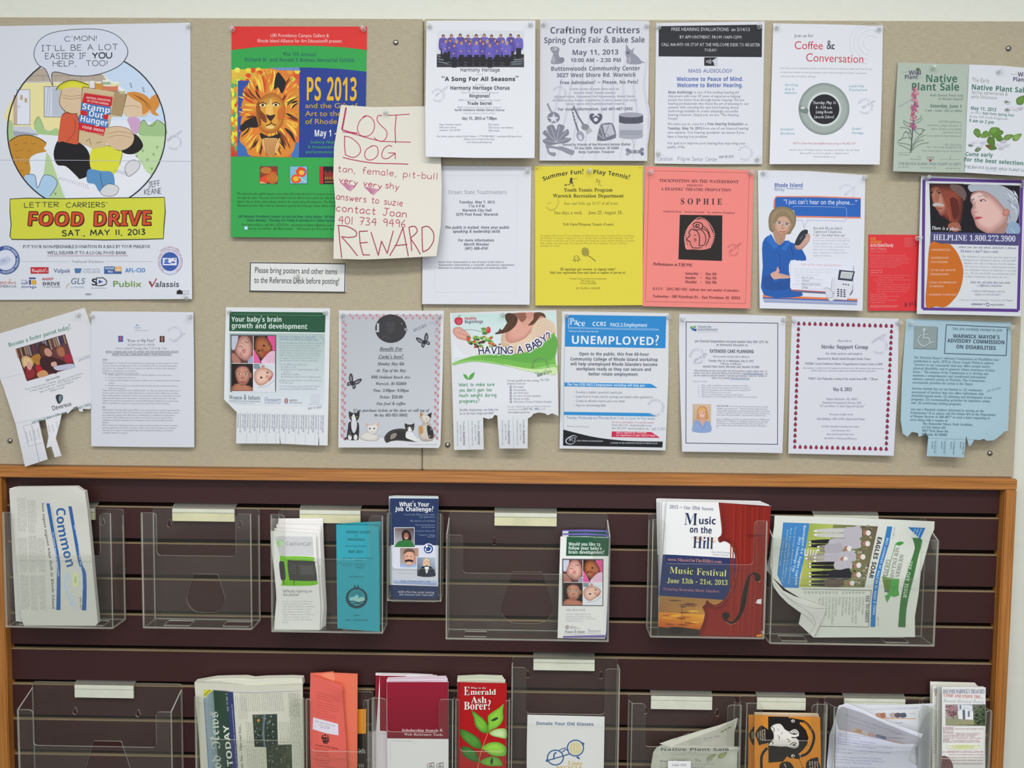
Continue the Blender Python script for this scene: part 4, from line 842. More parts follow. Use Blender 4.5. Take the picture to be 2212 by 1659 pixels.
line([(1205,855),(1235,920),(1265,955)],18,'9092a0',True);ell(1265,990,60,52,'7d7f8d');poly([(1265,950),(1278,985),(1315,990),(1285,1010),(1300,1045),(1265,1020),(1235,1045),(1245,1010),(1212,990),(1252,985)],'cfd1df')
blob([(1160,1140),(1190,1110),(1220,1140),(1200,1080),(1260,1060),(1290,1110),(1310,1055),(1370,1075),(1350,1130),(1400,1100),(1410,1150),(1370,1180),(1435,1190),(1390,1230),(1310,1240),(1260,1250),(1200,1250),(1160,1210),(1200,1180)],'7c7e8c')
for a in((1190,1120),(1240,1080),(1320,1075),(1390,1120),(1420,1190),(1180,1205)):line([(1290,1230),a],5,'b0b2be')
blob([(1190,1245),(1290,1270),(1340,1265),(1440,1300),(1465,1310),(1440,1350),(1350,1310),(1290,1290),(1220,1280),(1230,1320),(1285,1325),(1275,1360),(1220,1340),(1200,1290)],'8a8c9a',2)
line([(1440,900),(1465,1010),(1510,1150)],16,'6f717f');ell(1520,1165,36,48,'9698a6',-20);ell(1520,1180,16,26,'cacbd8',-20);line([(1455,880),(1500,980),(1560,1075)],16,'6f717f')
for k in range(4):ell(1452+k*10,930+k*32,10,8,'d0d2dc');line([(1555+k*14,1070),(1590+k*14,1150-k*8)],5,'80828f')
ell(1565,1080,34,30,'80828f');blob([(1668,1055),(1615,1005),(1610,965),(1640,950),(1668,970),(1700,950),(1728,968),(1722,1010)],'565866',4)
ell(1668,1010,20,18,'d2d4e0');[ell(1645+i*16,978-(i in(1,2))*10,7,9,'d2d4e0')for i in range(4)]
blob([(1680,1190),(1710,1070),(1750,1045),(1830,1050),(1862,1160),(1840,1190),(1760,1210),(1700,1210)],'6e707e');poly([(1730,1060),(1820,1055),(1850,1150),(1765,1180)],'b6b8c4');line([(1710,1080),(1750,1195)],8,'a6a8b4');line([(1690,1150),(1740,1190)],6,'b6b8c4');line([(1790,1065),(1760,1150),(1800,1160)],6,'7a7c88')
rect(1890,1050,2118,1170,'b6b8c4');ell(2004,1170,114,22,'a0a2b0');rect(1890,970,2120,1030,'4c4e5c');ell(2004,1030,116,20,'4c4e5c');ell(2004,965,114,24,'9a9cab');rect(1895,1110,2112,1160,'9698a6')
ell(1972,1300,18,16,'7c7e8e');ell(1972,1335,16,16,'9a9ca8');ell(2110,1295,18,16,'7c7e8e');ell(2112,1335,16,18,'6c6e7e');[ell(1995+i*24,1315,15,17,['7c7e8e','a0a2ae'][i%2])for i in range(5)];line([(2010,1185),(2030,1240),(2030,1290)],4,'a4a6b4',True)
for s,y,w in(('Hosted by Friends of the Warwick Animal Shelter',1257,655),('PO Box 9285, Warwick, RI 02889',1292,425),('Betsy Cushman, Treasurer',1328,345)):ctr(s,1676,y,w,22,'b','6a6c7c',-.006)
stamp(1320,755,50,'WARWICK PUBLIC LIBRARY','b6b8c8',20)

fr(1400,30,4.337)
sheet('flyer','white hearing evaluation flyer with a black heading block','flyer',[(75,85),(1092,70),(1080,700),(1070,1408),(500,1408),(60,1402),(68,700)],'d4d6e4',lift=.003,bumps=((570,1408,200,.003),))
poly([(100,115),(1068,100),(1065,405),(98,398)],'25272e')
for s,y,w,h in(('FREE HEARING EVALUATIONS  on 5/14/13',160,738,31),('BY APPOINTMENT: FROM 10AM-12PM',232,580,29),('CALL 468-4070 OR STOP AT THE WELCOME DESK TO REGISTER',303,928,30),('TODAY!',353,114,27)):ctr(s,585,y,w,h,'s','c8cad2',.004)
rect(526,407,650,486,'20222a');blob([(600,440),(640,412),(650,412),(650,486),(620,480),(615,455)],'c4c6d2',3)
for i in range(4):line([(545+i*13,438-i*4),(550+i*13,447),(545+i*13,456+i*4)],5,'d8dae4',True)
ctr('MASS AUDIOLOGY',582,550,415,34,'l','4552a0',hi=True);ctr('Welcome to Peace of Mind.',580,628,625,38,'b','4a66b0',hi=True);ctr('Welcome to Better Hearing.',580,686,618,38,'b','4a66b0',hi=True)
T('Mass Audiology',187,745,417,24,'b','6a6c7a');T('is one of the leading hearing aid',428,745,852,24,'s','7a7c8a')
P_(['dispensers with over 47 years of experience helping','people live better lives through better hearing. We are','hearing professionals who blend the art of listening to our','patients with selecting the very best hearing device','technology available to create amazingly successful','hearing solutions. Simply put, we are \u201cThe Hearing','People\u201d'],187,780,943,35,24,'s','7a7c8a',.003)
T('We invite you to come for a',183,1042,545,24,'s','7a7c8a');T('Free Hearing Evaluation',555,1042,893,24,'b','6a6c7a');T('on',905,1044,935,24,'s','7a7c8a');T('Tuesday, May 14, 2013',183,1083,505,24,'b','6a6c7a');T('from one of our licensed hearing',512,1083,938,24,'s','7a7c8a')
P_(['care experts. Our hearing specialists can assess if you','have a hearing loss problem.'],180,1120,902,39,24,'s','7a7c8a',.004);P_(['Our goal is to improve your hearing thus improving your','quality of life.'],178,1220,912,37,24,'s','7a7c8a',.004)
T('Location:  Pilgrim Senior Center',90,1372,650,36,'h','8a8c9c',y1=1378,sw=.07);T('MAY 06 2013',665,1352,802,24,'b','8c8e9e',y1=1346);stamp(910,1305,52,'WARWICK PUBLIC LIBRARY','b4b6c8',22)

sheet('flyer','white coffee gathering flyer with a round coffee cup seen from above','flyer',[(1172,88),(1700,98),(2200,112),(2190,700),(2170,1412),(1700,1408),(1138,1408),(1155,700)],'d9dbe8',Y=.001,lift=.011,bumps=((2160,1412,130,.008),(1700,300,400,.002)),pw=1.4)
T('Join us for',1372,218,1550,30,'s','4c4e5c');T('Coffee',1368,330,1640,74,'s','c84a5a',hi=True,y1=333);T('&',1672,330,1722,66,'b','2c3040',hi=True);T('c',1718,332,1750,60,'b','2c3040');T('Conversation',1475,444,2022,76,'s','c84a5a',y1=460,hi=True)
P_(['Join Head of School Julia Russell Eells and Division Directors Maureen Devlin and Peter Brooks','to learn more about our strong academics, warm and nurturing environment, and diverse','extracurricular and athletic offerings.'],1240,515,2100,38,18,'s','8a8c9c',.012,it=.2)
for s,x0,y,x1 in(('Enriching',1280,675,1402),('Arts &',1278,715,1368),('Athletics',1275,750,1392),('Leadership',1880,686,2025),('Development',1880,722,2050),('Academic',1238,1090,1365),('Excellence',1238,1130,1372),('Quaker',1905,1085,1998),('Heritage',1905,1125,2018)):T(s,x0,y,x1,24,'s','6aa6be',it=.2)
ell(1648,890,238,243,'9fa8a4',c2='7d8a86',soft=.86,n=56);ell(1655,888,190,196,'b8c0bc',c2='98a29e',n=48,soft=.5);ell(1650,893,156,160,'ccd4d2',n=40);ell(1652,893,140,140,'1a1a22',n=40)
blob([(1418,862),(1470,872),(1500,900),(1490,935),(1440,925),(1415,905)],'70807a');ell(1450,880,22,12,'c8ccc8')
for s,y,w,in(('Thursday, May 16',845,222),('8 - 9:30 a.m.',890,158),('Living Room',932,158),('Lincoln School',978,184)):ctr(s,1648,y,w,28,'s','e4e6ee',it=.12)
ctr('RSVP to Diana Mota: lincoln@lincolnschool.org or 401-455-1107',1650,1222,585,20,'s','c86a7c',.006,it=.2);ctr('Lincoln School, 301 Butler Avenue, Providence, RI 02906 \u2022 401-331-9696',1650,1282,655,16,'s','8c8e9c',.006,it=.2);ctr('Nursery-PK, co-ed, K-12, all-girls \u2022 a Quaker school',1650,1312,460,16,'s','8c8e9c',.004,it=.2);ctr('www.lincolnschool.org',1650,1344,205,16,'s','8c8e9c',.004,it=.2)
for r in(200,160,120,70):line([(2085+r*.98*math.cos(a),270+r*math.sin(a))for a in[math.radians(100+i*9)for i in range(26)]],2,'d3d6e1')
stamp(2035,865,55,'WARWICK PUBLIC LIBRARY','b4b6ca',22,date='MAY 02 2013',dl=(2010,890,2135,820))

fr(1900,60,4.878)
sheet('flyer','pale green native plant sale flyer with a tall pink flower spike','flyer',[(192,365),(550,378),(945,385),(925,800),(912,1528),(500,1522),(143,1512),(165,900)],'adb9ad',Y=.003,lift=.016,bumps=((160,1500,160,.004),),pw=1.2)
GN='3c6a58';T('Native',482,572,822,78,'b',GN,hi=True,y1=574);T('Plant Sale',332,660,842,78,'b',GN,hi=True,y1=662);T('Wild',308,495,440,46,'b','4c4464');T('Plant',262,540,405,44,'b','4c4464');line([(235,465),(310,466)],3,'8c9c8c');line([(405,515),(450,518)],3,'8c9c8c');ell(405,440,22,18,'5c6c50');line([(405,440),(400,500)],5,'4a5a48')
for s,y,x0,h,f in(('Best Native Plant Sale',726,532,24,'b'),('in Rhode Island!',764,618,24,'b'),('NATIVE wildflowers',1003,620,22,'s'),('and ferns, a large selection of',1040,505,22,'s'),('native shrubs, pond plants',1078,540,22,'s'),('and much more!',1114,665,22,'s'),('Come early for best selections!',1150,490,22,'s'),('URI\u2019s East Farm',1244,678,20,'s'),('Rte. 108, South Kingstown, RI',1270,500,20,'s'),('Visit www.riwps.org for directions',1308,445,20,'s')):T(s,x0,y-4,882 if y<800 else 865,h,f,'6a8078',y1=y,it=.1)
T('Saturday, June 1',532,838,865,34,'b','4a7062',y1=844,it=.08);T('9 am - noon, rain or shine',478,882,868,24,'b','5a7a6c',y1=886)
T('THE RHODE ISLAND WILD PLANT SOCIETY',200,1444,860,28,'s','6a7c80',y1=1452);T('401-789-7497',197,1474,312,14,'s','6a7c80');T('www.riwps.org',425,1480,590,14,'s','6a7c80');T('office@riwps.org',695,1486,850,14,'s','6a7c80')
T('2013',400,1366,442,14,'s','74868a');T('SPONSORS:',320,1394,443,16,'s','74868a');T('HISTORIC',495,1372,582,16,'R','7a7c80');T('NEWPORT',500,1392,575,14,'R','7a7c80');ell(535,1398,14,12,'9a4450');line([(640,1385),(850,1388)],3,'93a093');line([(745,1350),(745,1395)],5,'7c8a80');T('Liatris scariosa',200,1320,320,14,'s','80908c');T('northern blazing star',196,1342,322,14,'s','80908c')
St=[(380,600),(372,760),(362,900),(352,1040),(340,1180),(328,1318)]
for P in([(345,1100),(300,1060),(215,1050)],[(345,1120),(270,1100),(240,1160),(210,1190)],[(340,1160),(260,1160),(190,1190)],[(335,1240),(260,1220),(185,1210)],[(330,1290),(250,1250),(200,1230)],[(328,1310),(400,1180),(480,1130)],[(330,1300),(420,1230),(520,1210)],[(335,1270),(380,1180),(480,1070)],[(350,1080),(420,1060),(480,1080)],[(350,1060),(430,1130),(460,1060)],[(360,980),(420,960),(440,920)],[(360,1010),(420,990),(450,950)],[(350,1010),(290,1000),(250,970)],[(345,1050),(280,1030),(250,990)],[(330,1318),(350,1240),(400,1200),(470,1180)],[(340,1200),(300,1110),(270,1090)],[(350,1150),(330,1110),(310,1060)]):line(P,6,'66786c',True)
line(St,12,'5c5460',True)
for i in range(70):
    t=R_.random();y=640+410*t;x=382-.07*(y-600)+R_.uniform(-34,34)*(.6+.4*math.sin(t*3));blob([(x-13,y),(x-2,y-15),(x+14,y-4),(x+6,y+13)],R_.choice(['b86a8c','c88094','a0587c','c89098','8a6484','b4647c']),2)
for i in range(8):ell(345+R_.uniform(-14,40),1020+R_.uniform(-10,60),9,8,'a85080',n=8)
line([(205,830),(340,750)],8,'a2aeb0')
sheet('flyer','white native plant sale flyer with green leaves, at the right edge of the board','flyer',[(945,387),(1300,400),(1560,425),(1700,435),(1690,1000),(1680,1580),(1522,1565),(1200,1545),(900,1525),(920,900)],'d3d7e4',Y=.0045,lift=.018,pw=1.1)
T('The Early',972,570,1158,46,'s','9aa29c',y1=580,hi=True);T('Native Plant Sale',965,648,1565,54,'b','2f6a58',y1=688,hi=True);T('Spring ephemerals &',968,692,1350,38,'s','9aa29c',y1=716);T('early bloomers',962,740,1235,38,'s','9aa29c',y1=756)
T('Wild',1455,512,1590,46,'b','4c4464',y1=518);T('Plant',1402,562,1545,44,'b','4c4464',y1=570);line([(1380,488),(1450,492)],3,'8c9c8c')
T('May 11, 2013',958,862,1228,36,'b','4a7a6a',y1=882,it=.05);T('at URI\u2019s',962,902,1068,24,'s','8a9a98',y1=908);T('East Farm Spring Fest',1085,912,1415,27,'b','5a8278',y1=936);T('Route 108, South Kingstown',948,944,1352,26,'s','8a9a98',y1=972);T('9 am to 2 pm',942,992,1205,34,'b','4a7a6a',y1=1014,it=.05)
T('Come early',905,1350,1192,42,'b','3f7464',y1=1362,it=.05);T('for the best selections!',890,1405,1560,42,'b','3f7464',y1=1452,it=.05);T('THE RHODE ISLAND WILD PLANT SOCIETY',890,1474,1640,28,'s','6a7c80',y1=1526);T('401-789-7497',925,1490,1010,12,'s','8a969c');T('www.riwps.org',1115,1510,1280,12,'s','8a969c',y1=1516)
def leaf(cx,cy,l,w,a,c,c2='5c7a34'):
    ca,sa=math.cos(math.radians(a)),math.sin(math.radians(a));q=[(-l,0),(-l*.5,-w),(l*.2,-w*.9),(l,0),(l*.2,w*.9),(-l*.5,w)]
    P=[(cx+x*ca-y*sa,cy+x*sa+y*ca)for x,y in q];softblob(P,c,c2,.5);line([P[0],P[3]],4,c2)
for a in((1130,1120,46,30,20,'6a9440'),(1240,1110,70,46,-10,'5c8834'),(1180,1200,60,40,60,'4f7a30'),(1030,1110,52,34,70,'6a9048'),(1090,1140,40,20,20,'7aa050'),(1360,1150,56,28,-20,'7a9c50'),(1450,1150,58,30,-35,'8cb060'),(1270,1170,50,30,30,'54803a'),(1190,1260,50,30,15,'4a7030'),(1150,1250,38,20,200,'7c3c30'),(1040,1280,40,20,-30,'7a8a5c'),(1210,1080,60,34,-20,'6f9c44'),(1490,760,60,40,-50,'6a9048')):leaf(*a)
for x,y in((970,1230),(1010,1200),(1060,1250),(1090,1210),(1260,1230),(1310,1200),(1340,1240),(1280,1270),(1350,790),(1380,840),(1440,860),(1350,870),(1480,850)):blob([(x-36,y+4),(x-10,y-16),(x+34,y-12),(x+16,y+16)],R_.choice(['d4cede','c6c8d6','dcd6e4','c0bcc8']),3);line([(x-30,y+4),(x+26,y-8)],3,'a8a4b4')
for x,y in((960,1240),(1340,780),(1345,865),(1040,1285)):leaf(x,y,24,12,10,'8a9c88','5c6c60')

# ---------------------------------------------------------------- second row
fr(900,340,4.424)
sheet('notice','white public speaking club notice with plain text, partly under the lost dog notice','notice',[(60,80),(600,84),(1095,88),(1088,700),(1080,1408),(600,1405),(52,1402),(56,900)],'d3d5e3',lift=.008,pw=1.3)
frame_r(190,170,965,1290,1.5,'c4c6d4',0,-.015)
ctr('Ocean State Toastmasters',580,350,560,36,'l','9092a0',hi=True)
for s,y,w in(('Tuesday, May 7, 2013',440,342),('7 to 9 P.M.',478,165),('Warwick City Hall',518,282),('3275 Post Road, Warwick',557,405)):ctr(s,577,y,w,26,'b','4a4c60')
for s,y,w,x in(('The public is invited. Hone your public',682,615,577),('speaking & leadership skills.',720,460,574)):ctr(s,x,y,w,27,'b','4a4c60',it=.2)
for s,y,w in(('For more information:',804,350),('Merrill Winoker',843,242),('(401) 688-4741',882,228)):ctr(s,572,y,w,26,'b','4a4c60')
P_(['Ocean State Toastmasters is one of some 13,500 clubs in','Toastmasters International, a nonprofit, educational organization','dedicated to fostering public speaking and leadership skills.'],205,1008,933,28,18,'b','4c4e62',it=.2)

sheet('flyer','yellow tennis program flyer with arched heading','flyer',[(1130,85),(1600,80),(2160,80),(2162,700),(2160,1412),(1600,1416),(1134,1415),(1132,700)],'d9cb3e',lift=.006,bumps=((2155,1400,200,.003),))
DK_='4a4420'
pa=cat_rom([(1210,226),(1330,188),(1470,166),(1600,158),(1760,162),(1900,180),(2035,214)],False,8)
T('Summer Fun!    Play Tennis!',0,0,0,40,'b','2c2a18',path=pa,hi=True)
blob([(1470,195),(1490,200),(1488,225),(1495,245),(1478,250),(1462,235)],'4a4630');line([(1490,205),(1535,204)],5,'8a8038');line([(1470,240),(1455,268)],7,'4a4630');line([(1490,245),(1498,280)],6,'4a4630');ell(1425,264,14,9,'7c7238');line([(1440,255),(1462,262)],4,'5c5630')
line([(1720,205),(1730,230),(1750,215),(1745,250),(1770,275)],6,'a89c3c',True);ell(1722,212,10,9,'a89c3c');line([(1705,235),(1760,240)],4,'a89c3c');line([(1740,250),(1735,275)],4,'a89c3c')
ctr('Youth Tennis Program',1641,327,465,34,'R','40391c');ctr('Warwick Recreation Department',1641,383,675,33,'R','40391c');ctr('Boys and Girls age 11-17 of all levels.',1670,452,520,26,'r','8a8034');ctr('Two days a week     June 25 -August 16.',1640,543,658,32,'r','7c7230',-.004);ctr('Toll Gate/Winman Tennis Courts',1641,651,487,24,'R','6e6528')
P_(['The program will be from 8-11 am on Mondays and Wednesdays for session A and from 8-11 am on Tuesdays','and Thursdays for Session B. Makeup days (rain or off days) will be on Fridays and/or Saturdays. There will','be no sessions on June 24 or July 4. The morning will be divided into 3 parts. The first half will be instruction,','drills, strategy, rules and scoring. The second part of the day will be match play. The cost is $150 per','participant per session.'],1181,755,2088,24,15,'r','8c8236')
ell(1528,962,26,24,'5c5424',n=20);ell(1528,962,22,20,'d9cb3e',n=20);line([(1510,955),(1530,965),(1545,948)],3,'5c5424',True);[line(p,5,'5c5424')for p in([(1505,970),(1492,990)],[(1552,965),(1562,985)],[(1516,984),(1512,1000)],[(1540,984),(1544,1000)])]
ell(1612,902,36,44,'a89c3e',rot=-20);[line([(1585+i*12,870),(1590+i*12,935)],2,'7c7230')for i in range(5)];[line([(1580,880+i*12),(1645,876+i*12)],2,'7c7230')for i in range(5)];line([(1638,936),(1665,955),(1712,992)],6,'6c6428')
ctr('20 openings per session, so signup today!',1637,1078,530,23,'R','5e5624');ctr('Mail your registration form and check or register in person at:',1636,1110,725,22,'R','5e5624')
P_(['Warwick Parks and Recreation Department','925 Sandy Lane','Warwick, RI 02889','','401 738-2000 ex 6504/6900'],1462,1165,1814,23,16,'r','7c7230',0,'c')
for x in(1148,2134):ell(x,108 if x<2000 else 98,4,5,'6c6428')
line([(1350,390),(1355,430),(1330,480),(1280,500),(1240,470)],10,'c6b840',True);line([(1250,440),(1280,430)],5,'b4a83c')

fr(1380,350,4.424)
sheet('flyer','salmon pink theatre flyer with a black square drawing','flyer',[(62,42),(600,58),(1097,80),(1085,700),(1065,1400),(500,1388),(30,1378),(45,700)],'e8837c',Y=.0014,lift=.007,bumps=((1060,1390,150,.004),))
TK='64303a'
frame_r(100,82,1056,1332,2.5,'8c444c',.022,-.03)
ctr('TOCKWOTTON ON THE WATERFRONT',574,197,760,28,'R',TK,.018);ctr('PRESENTS',535,234,152,20,'R',TK,.01);ctr('A READERS\u2019 THEATRE PRODUCTION',546,275,668,26,'R',TK,.018);ctr('S O P H I E',596,405,400,56,'R','3c2028',.01,hi=True);ctr('Adapted from \u201cSocial Security\u201d by Andrew Bergman',575,487,688,20,'R',TK,.022)
poly([(392,504),(798,510),(794,945),(378,930)],'1c1414')
blob([(450,830),(440,740),(455,660),(520,570),(590,545),(650,570),(700,660),(722,720),(690,810),(620,838),(520,835)],'d87c76');
line([(462,832),(438,740),(462,640),(540,550),(590,532),(660,570),(715,660),(715,740),(680,820)],9,'e09088',True);
for i in range(34):
    a=math.radians(150+i*7.4);line([(582+130*math.cos(a),700+160*math.sin(a)),(582+142*math.cos(a),700+174*math.sin(a))],6,'1c1414')
L2='2c1618'
line([(490,700),(480,670),(510,640),(560,665),(580,720),(575,800)],8,L2,True);line([(490,700),(458,740),(490,760)],8,L2,True);line([(490,760),(500,800),(520,820)],7,L2,True);line([(525,650),(600,650),(640,720),(625,790),(580,800)],7,L2,True);line([(535,620),(640,650),(672,720),(640,800)],7,L2,True)
line([(530,630),(520,590),(570,575),(610,600),(600,640)],8,L2,True);ell(560,605,20,14,L2);ell(562,606,10,7,'d87c76');line([(610,610),(660,650),(680,720)],7,L2,True);line([(525,735),(550,738)],7,L2);line([(528,755),(552,750)],5,L2);line([(530,700),(550,700)],5,L2);line([(520,820),(560,822),(600,818)],6,L2)
T('Performances at 3:30 PM:',137,986,512,28,'R',TK,y1=998)
for i,(a,b)in enumerate((('Saturday','May 4th'),('Sunday','May 5th'),('Monday','May 6th'))):y=1076+i*40;T(a,442,y,[571,545,555][i],25,'R',TK);T('-',590,y,602,25,'R',TK);T(b,636,y+4,744,25,'R',TK)
T('R.S.V.P.   (401) 383-7422  Indicate date and number of attendees.',133,1220,962,23,'R',TK,y1=1238);T('Tockwotton - 500 Waterfront Dr.,  East Providence, RI  02914',133,1292,968,24,'R',TK,y1=1310)
stamp(900,840,42,'WARWICK LIBRARY','c87078',20,date='APR 23 2013',dl=(868,870,985,780))

sheet('flyer','white captioned phone flyer with a woman in a blue shirt','flyer',[(1137,78),(1600,85),(2165,125),(2155,700),(2138,1422),(1700,1410),(1155,1398),(1145,700)],'d5d8e8',lift=.008,bumps=((1160,90,100,.002),(2140,1410,160,.004),(2150,900,200,.003)))
T('Rhode Island',1295,240,1568,38,'b','3a5aa0',hi=True);T('Relay',1293,276,1395,34,'l','6a7cb0',hi=True);line([(1410,250),(1450,256),(1568,256)],5,'4a68ac')
stamp(1985,290,62,'WARWICK PUBLIC LIBRARY','babccc',22,date='MAY 01 2013',dl=(1970,325,2080,240))
P1=[(1290,360),(1310,325),(1700,325),(2122,340),(2120,540),(1500,528),(1500,460),(1285,440)];poly(P1,'dd8266');poly([(1303,352),(1320,335),(1700,338),(2120,352),(2117,526),(1500,514),(1480,460),(1300,440)],'2460b4')
T('\u201cI just can\u2019t hear on the phone\u2026\u201d',1382,398,2088,44,'s','dfe4f4',y1=408,hi=True)
line([(1470,430),(1490,422),(1960,432),(1985,445),(1985,540),(1970,565),(1610,555),(1580,630),(1560,555),(1500,555)],4,'9aa8d4')
P_(['But with Rhode Island','Captioned Telephone','I can \u201csee what they say\u201d.'],1668,643,1985,33,26,'s','6e707e',.01);line([(1665,725),(2020,735)],2,'d0a8a8')
P_(['If you\u2019ve ever missed just on what was said','during a telephone call \u2014 you no longer','need to. Now you can see word-for-word','what is said to you throughout your','phone conversation. It\u2019s called CapTel or','Captioned Telephone.'],1663,756,2018,29,18,'s','a4a6b4',.01)
poly([(1185,1270),(2090,1308),(2088,1330),(1185,1296)],'d87a48');poly([(1185,1292),(2088,1326),(2088,1338),(1185,1306)],'2c58a8');grad([(1190,1304),(2088,1336),(2085,1368),(1195,1340)],['a8b0cc','a8b0cc','8f99bc','8f99bc'],2)
# woman
grad([(1500,900),(1580,900),(1600,940),(1500,940)],['184a90']*4,1)
SH='1d58a8'
blob([(1183,770),(1260,700),(1330,790),(1400,750),(1460,770),(1540,810),(1600,940),(1450,940),(1445,1100),(1540,1220),(1540,1286),(1195,1270),(1185,1000)],SH,3)
blob([(1270,1090),(1300,1150),(1450,1110),(1445,1200),(1300,1230),(1200,1200),(1190,1100)],'1a4c94');line([(1340,860),(1350,1000),(1345,1200)],5,'164484');line([(1450,800),(1480,900)],8,'164484')
poly([(1430,745),(1360,830),(1400,850),(1450,770)],'2a68bc')
softblob([(1240,590),(1250,500),(1300,440),(1380,425),(1460,450),(1500,520),(1495,600),(1460,660),(1430,690),(1270,670)],'9a8668','7c6a50',.7)
blob([(1285,690),(1330,790),(1385,760),(1405,690),(1400,640),(1310,640)],'b08870');softblob([(1290,560),(1330,500),(1400,490),(1450,530),(1455,600),(1430,670),(1380,700),(1330,690),(1295,640)],'c8a08a','a87c68',.6)
poly([(1262,685),(1335,815),(1290,830),(1215,740)],'2a68bc');blob([(1280,570),(1330,480),(1400,470),(1460,530),(1470,600),(1440,560),(1400,520),(1340,530),(1300,590)],'8c785c')
for x,y in((1342,580),(1415,592)):ell(x,y,30,22,'c6b4b0');ell(x,y,25,17,'b8a096');ell(x,y,9,8,'4a3c3c')
line([(1310,560),(1365,568)],5,'7c6250',True);line([(1395,575),(1445,585)],5,'7c6250',True);line([(1380,590),(1370,630),(1390,640)],6,'a0705c',True);line([(1345,660),(1375,668),(1405,664)],7,'b04848',True);line([(1360,720),(1355,780)],5,'9a7460')
softblob([(1490,800),(1540,760),(1620,680),(1635,730),(1610,780),(1560,830),(1510,835)],'c09888','a87c70',.6);blob([(1490,780),(1530,690),(1570,650),(1612,650),(1610,690),(1570,750),(1530,795)],'28303a');[ell(1545+i*8,735-i*12,12,5,'5a6470',-40)for i in range(3)];[line([(1590,700+i*22),(1630,690+i*22)],9,'cfa898')for i in range(4)]
blob([(1258,1070),(1310,1040),(1325,1000),(1345,1040),(1340,1060),(1440,1088),(1440,1110),(1340,1115),(1290,1120)],'cda092');line([(1340,1075),(1435,1095)],4,'a87870')
P2=[(1452,960),(1465,942),(2030,952),(2050,975),(2040,1220),(2020,1250),(1460,1218),(1445,1195)];poly([(x+4,y+22)for x,y in P2],'5a6488');poly([(x,y+8)for x,y in P2],'c05a50');poly(P2,'dadcea')
T('Join us for a free presentation!',1555,988,1938,24,'s','d08880',y1=998);P_(['Find out if a captioned telephone is right for you','and how you can take advantage of the free','captioned telephone service.'],1485,1030,1895,27,17,'s','a4a6b6',.01)
for s,b,y,x1 in(('Date:','May 13, 2013',1112,1668),('Time:','10:00am',1142,1628),('Location:','Pilgrim Senior Center',1174,1738),('','(Lobby)',1204,1618)):
    if s:T(s,1545-len(s)*9,y,1543,13,'s','9a9caa')
    T(b,1554,y,x1,17,'b','50525e',y1=y+3);line([(1554,y+7),(1765,y+13)],2,'a0a2b0')
poly([(1915,1030),(2065,1045),(2040,1140),(1900,1125)],'34384c');poly([(1935,1045),(2050,1055),(2030,1120),(1922,1108)],'c8ccd0');[line([(1938,1062+i*11),(2040,1070+i*11)],3,'8a9098')for i in range(5)];poly([(1880,1130),(2050,1150),(2030,1240),(1985,1320),(1870,1310),(1865,1240)],'d4d6e0')
for r in range(4):
    for q in range(3):ell(1905+q*30,1218+r*20+q*3,11,7,'3a3e4e',n=10)
for q in range(3):ell(1955+q*24,1168+q*3,9,6,'3c4050',n=8)
blob([(1780,1230),(1800,1200),(1830,1220),(1850,1110),(1880,1110),(1870,1200),(1860,1260),(1885,1300),(1830,1330),(1800,1290)],'cfd1dc');line([(1765,1215),(1800,1200),(1850,1240),(1850,1290),(1800,1300)],6,'a4a6b4',True);line([(1848,1120),(1836,1220)],5,'a8aab8')

fr(1860,370,5.185)
sheet('leaflet','small red museum leaflet with tiny white text, tucked beside the helpline flyer','leaflet',[(82,708),(640,712),(700,715),(690,1566),(300,1562),(80,1562)],'d9333a',lift=.004)
T('RISD',105,768,165,28,'b','e09a30');T('MUSEUM',105,806,228,30,'b','e09a30');T('Artist/Rebel/Dandy',105,846,362,36,'b','e8c8c8');T('Men of Fashion',107,880,282,26,'s','e8a8a8');T('April 28 - August 18, 2013',107,908,290,16,'s','e8a8a8')
P_(['224 Benefit Street','Providence RI','Rhode Island 02903','401 454-6500 tel 401','Tuesday-Sunday 10-5','risdmuseum.org'],486,757,606,18,12,'s','e8a0a0')
P_(['Artist/Rebel/Dandy reveals fashion as a form of boldly posing the','notion of dandy clothing and the rituals of men through the centuries','exploring from the Beau to our own day. The exhibition presents garments','and accessories from private lenders and museum. With the story of','established and dandy types spanning clothing for men. 18-2 p.m. Artist','will conduct and participants of today, including Brummell,','Baldwin by Andy Warhol to the dandy portraits.'],105,945,560,22,12,'s','e8a0a0')
P_(['Member Preview Day','Friday, April 27, 2013'],105,1115,242,24,12,'b','e8b0b0');P_(['Free from 5:30 to open members, the curatorial team tour','                members party and reception in 6 halls','        join a Hollywood to talk about the museum and style','             discussion and tour 6-30','              Register at door or risdmuseum.org and for other','              details on events and on the clothes and museum','              stories, members admission for one with fashion','              when experts and experts, Free for museum'],105,1170,555,26,12,'s','e8a0a0')
P_(['Artists Studio visits (Dandy)','Sunday at all 2:30pm to members and to 50 of dandy','Various museum dandy events'],105,1382,425,22,12,'s','e8a8a8');P_(['SUPPORT from the curatorial fund for dandy','Organized by this institute'],105,1450,400,24,12,'s','e8a8a8');P_(['Made possible by the donors and members of dandy men','Museum supporter Friends of Fashion and Artist in RI'],105,1510,420,14,10,'b','e8b0b0')
for P in([(495,1465),(495,1520)],[(510,1480),(512,1515)],[(540,1470),(560,1490),(545,1510)],[(570,1465),(580,1500)],[(605,1440),(608,1520)]):line(P,9,'6c1c28')

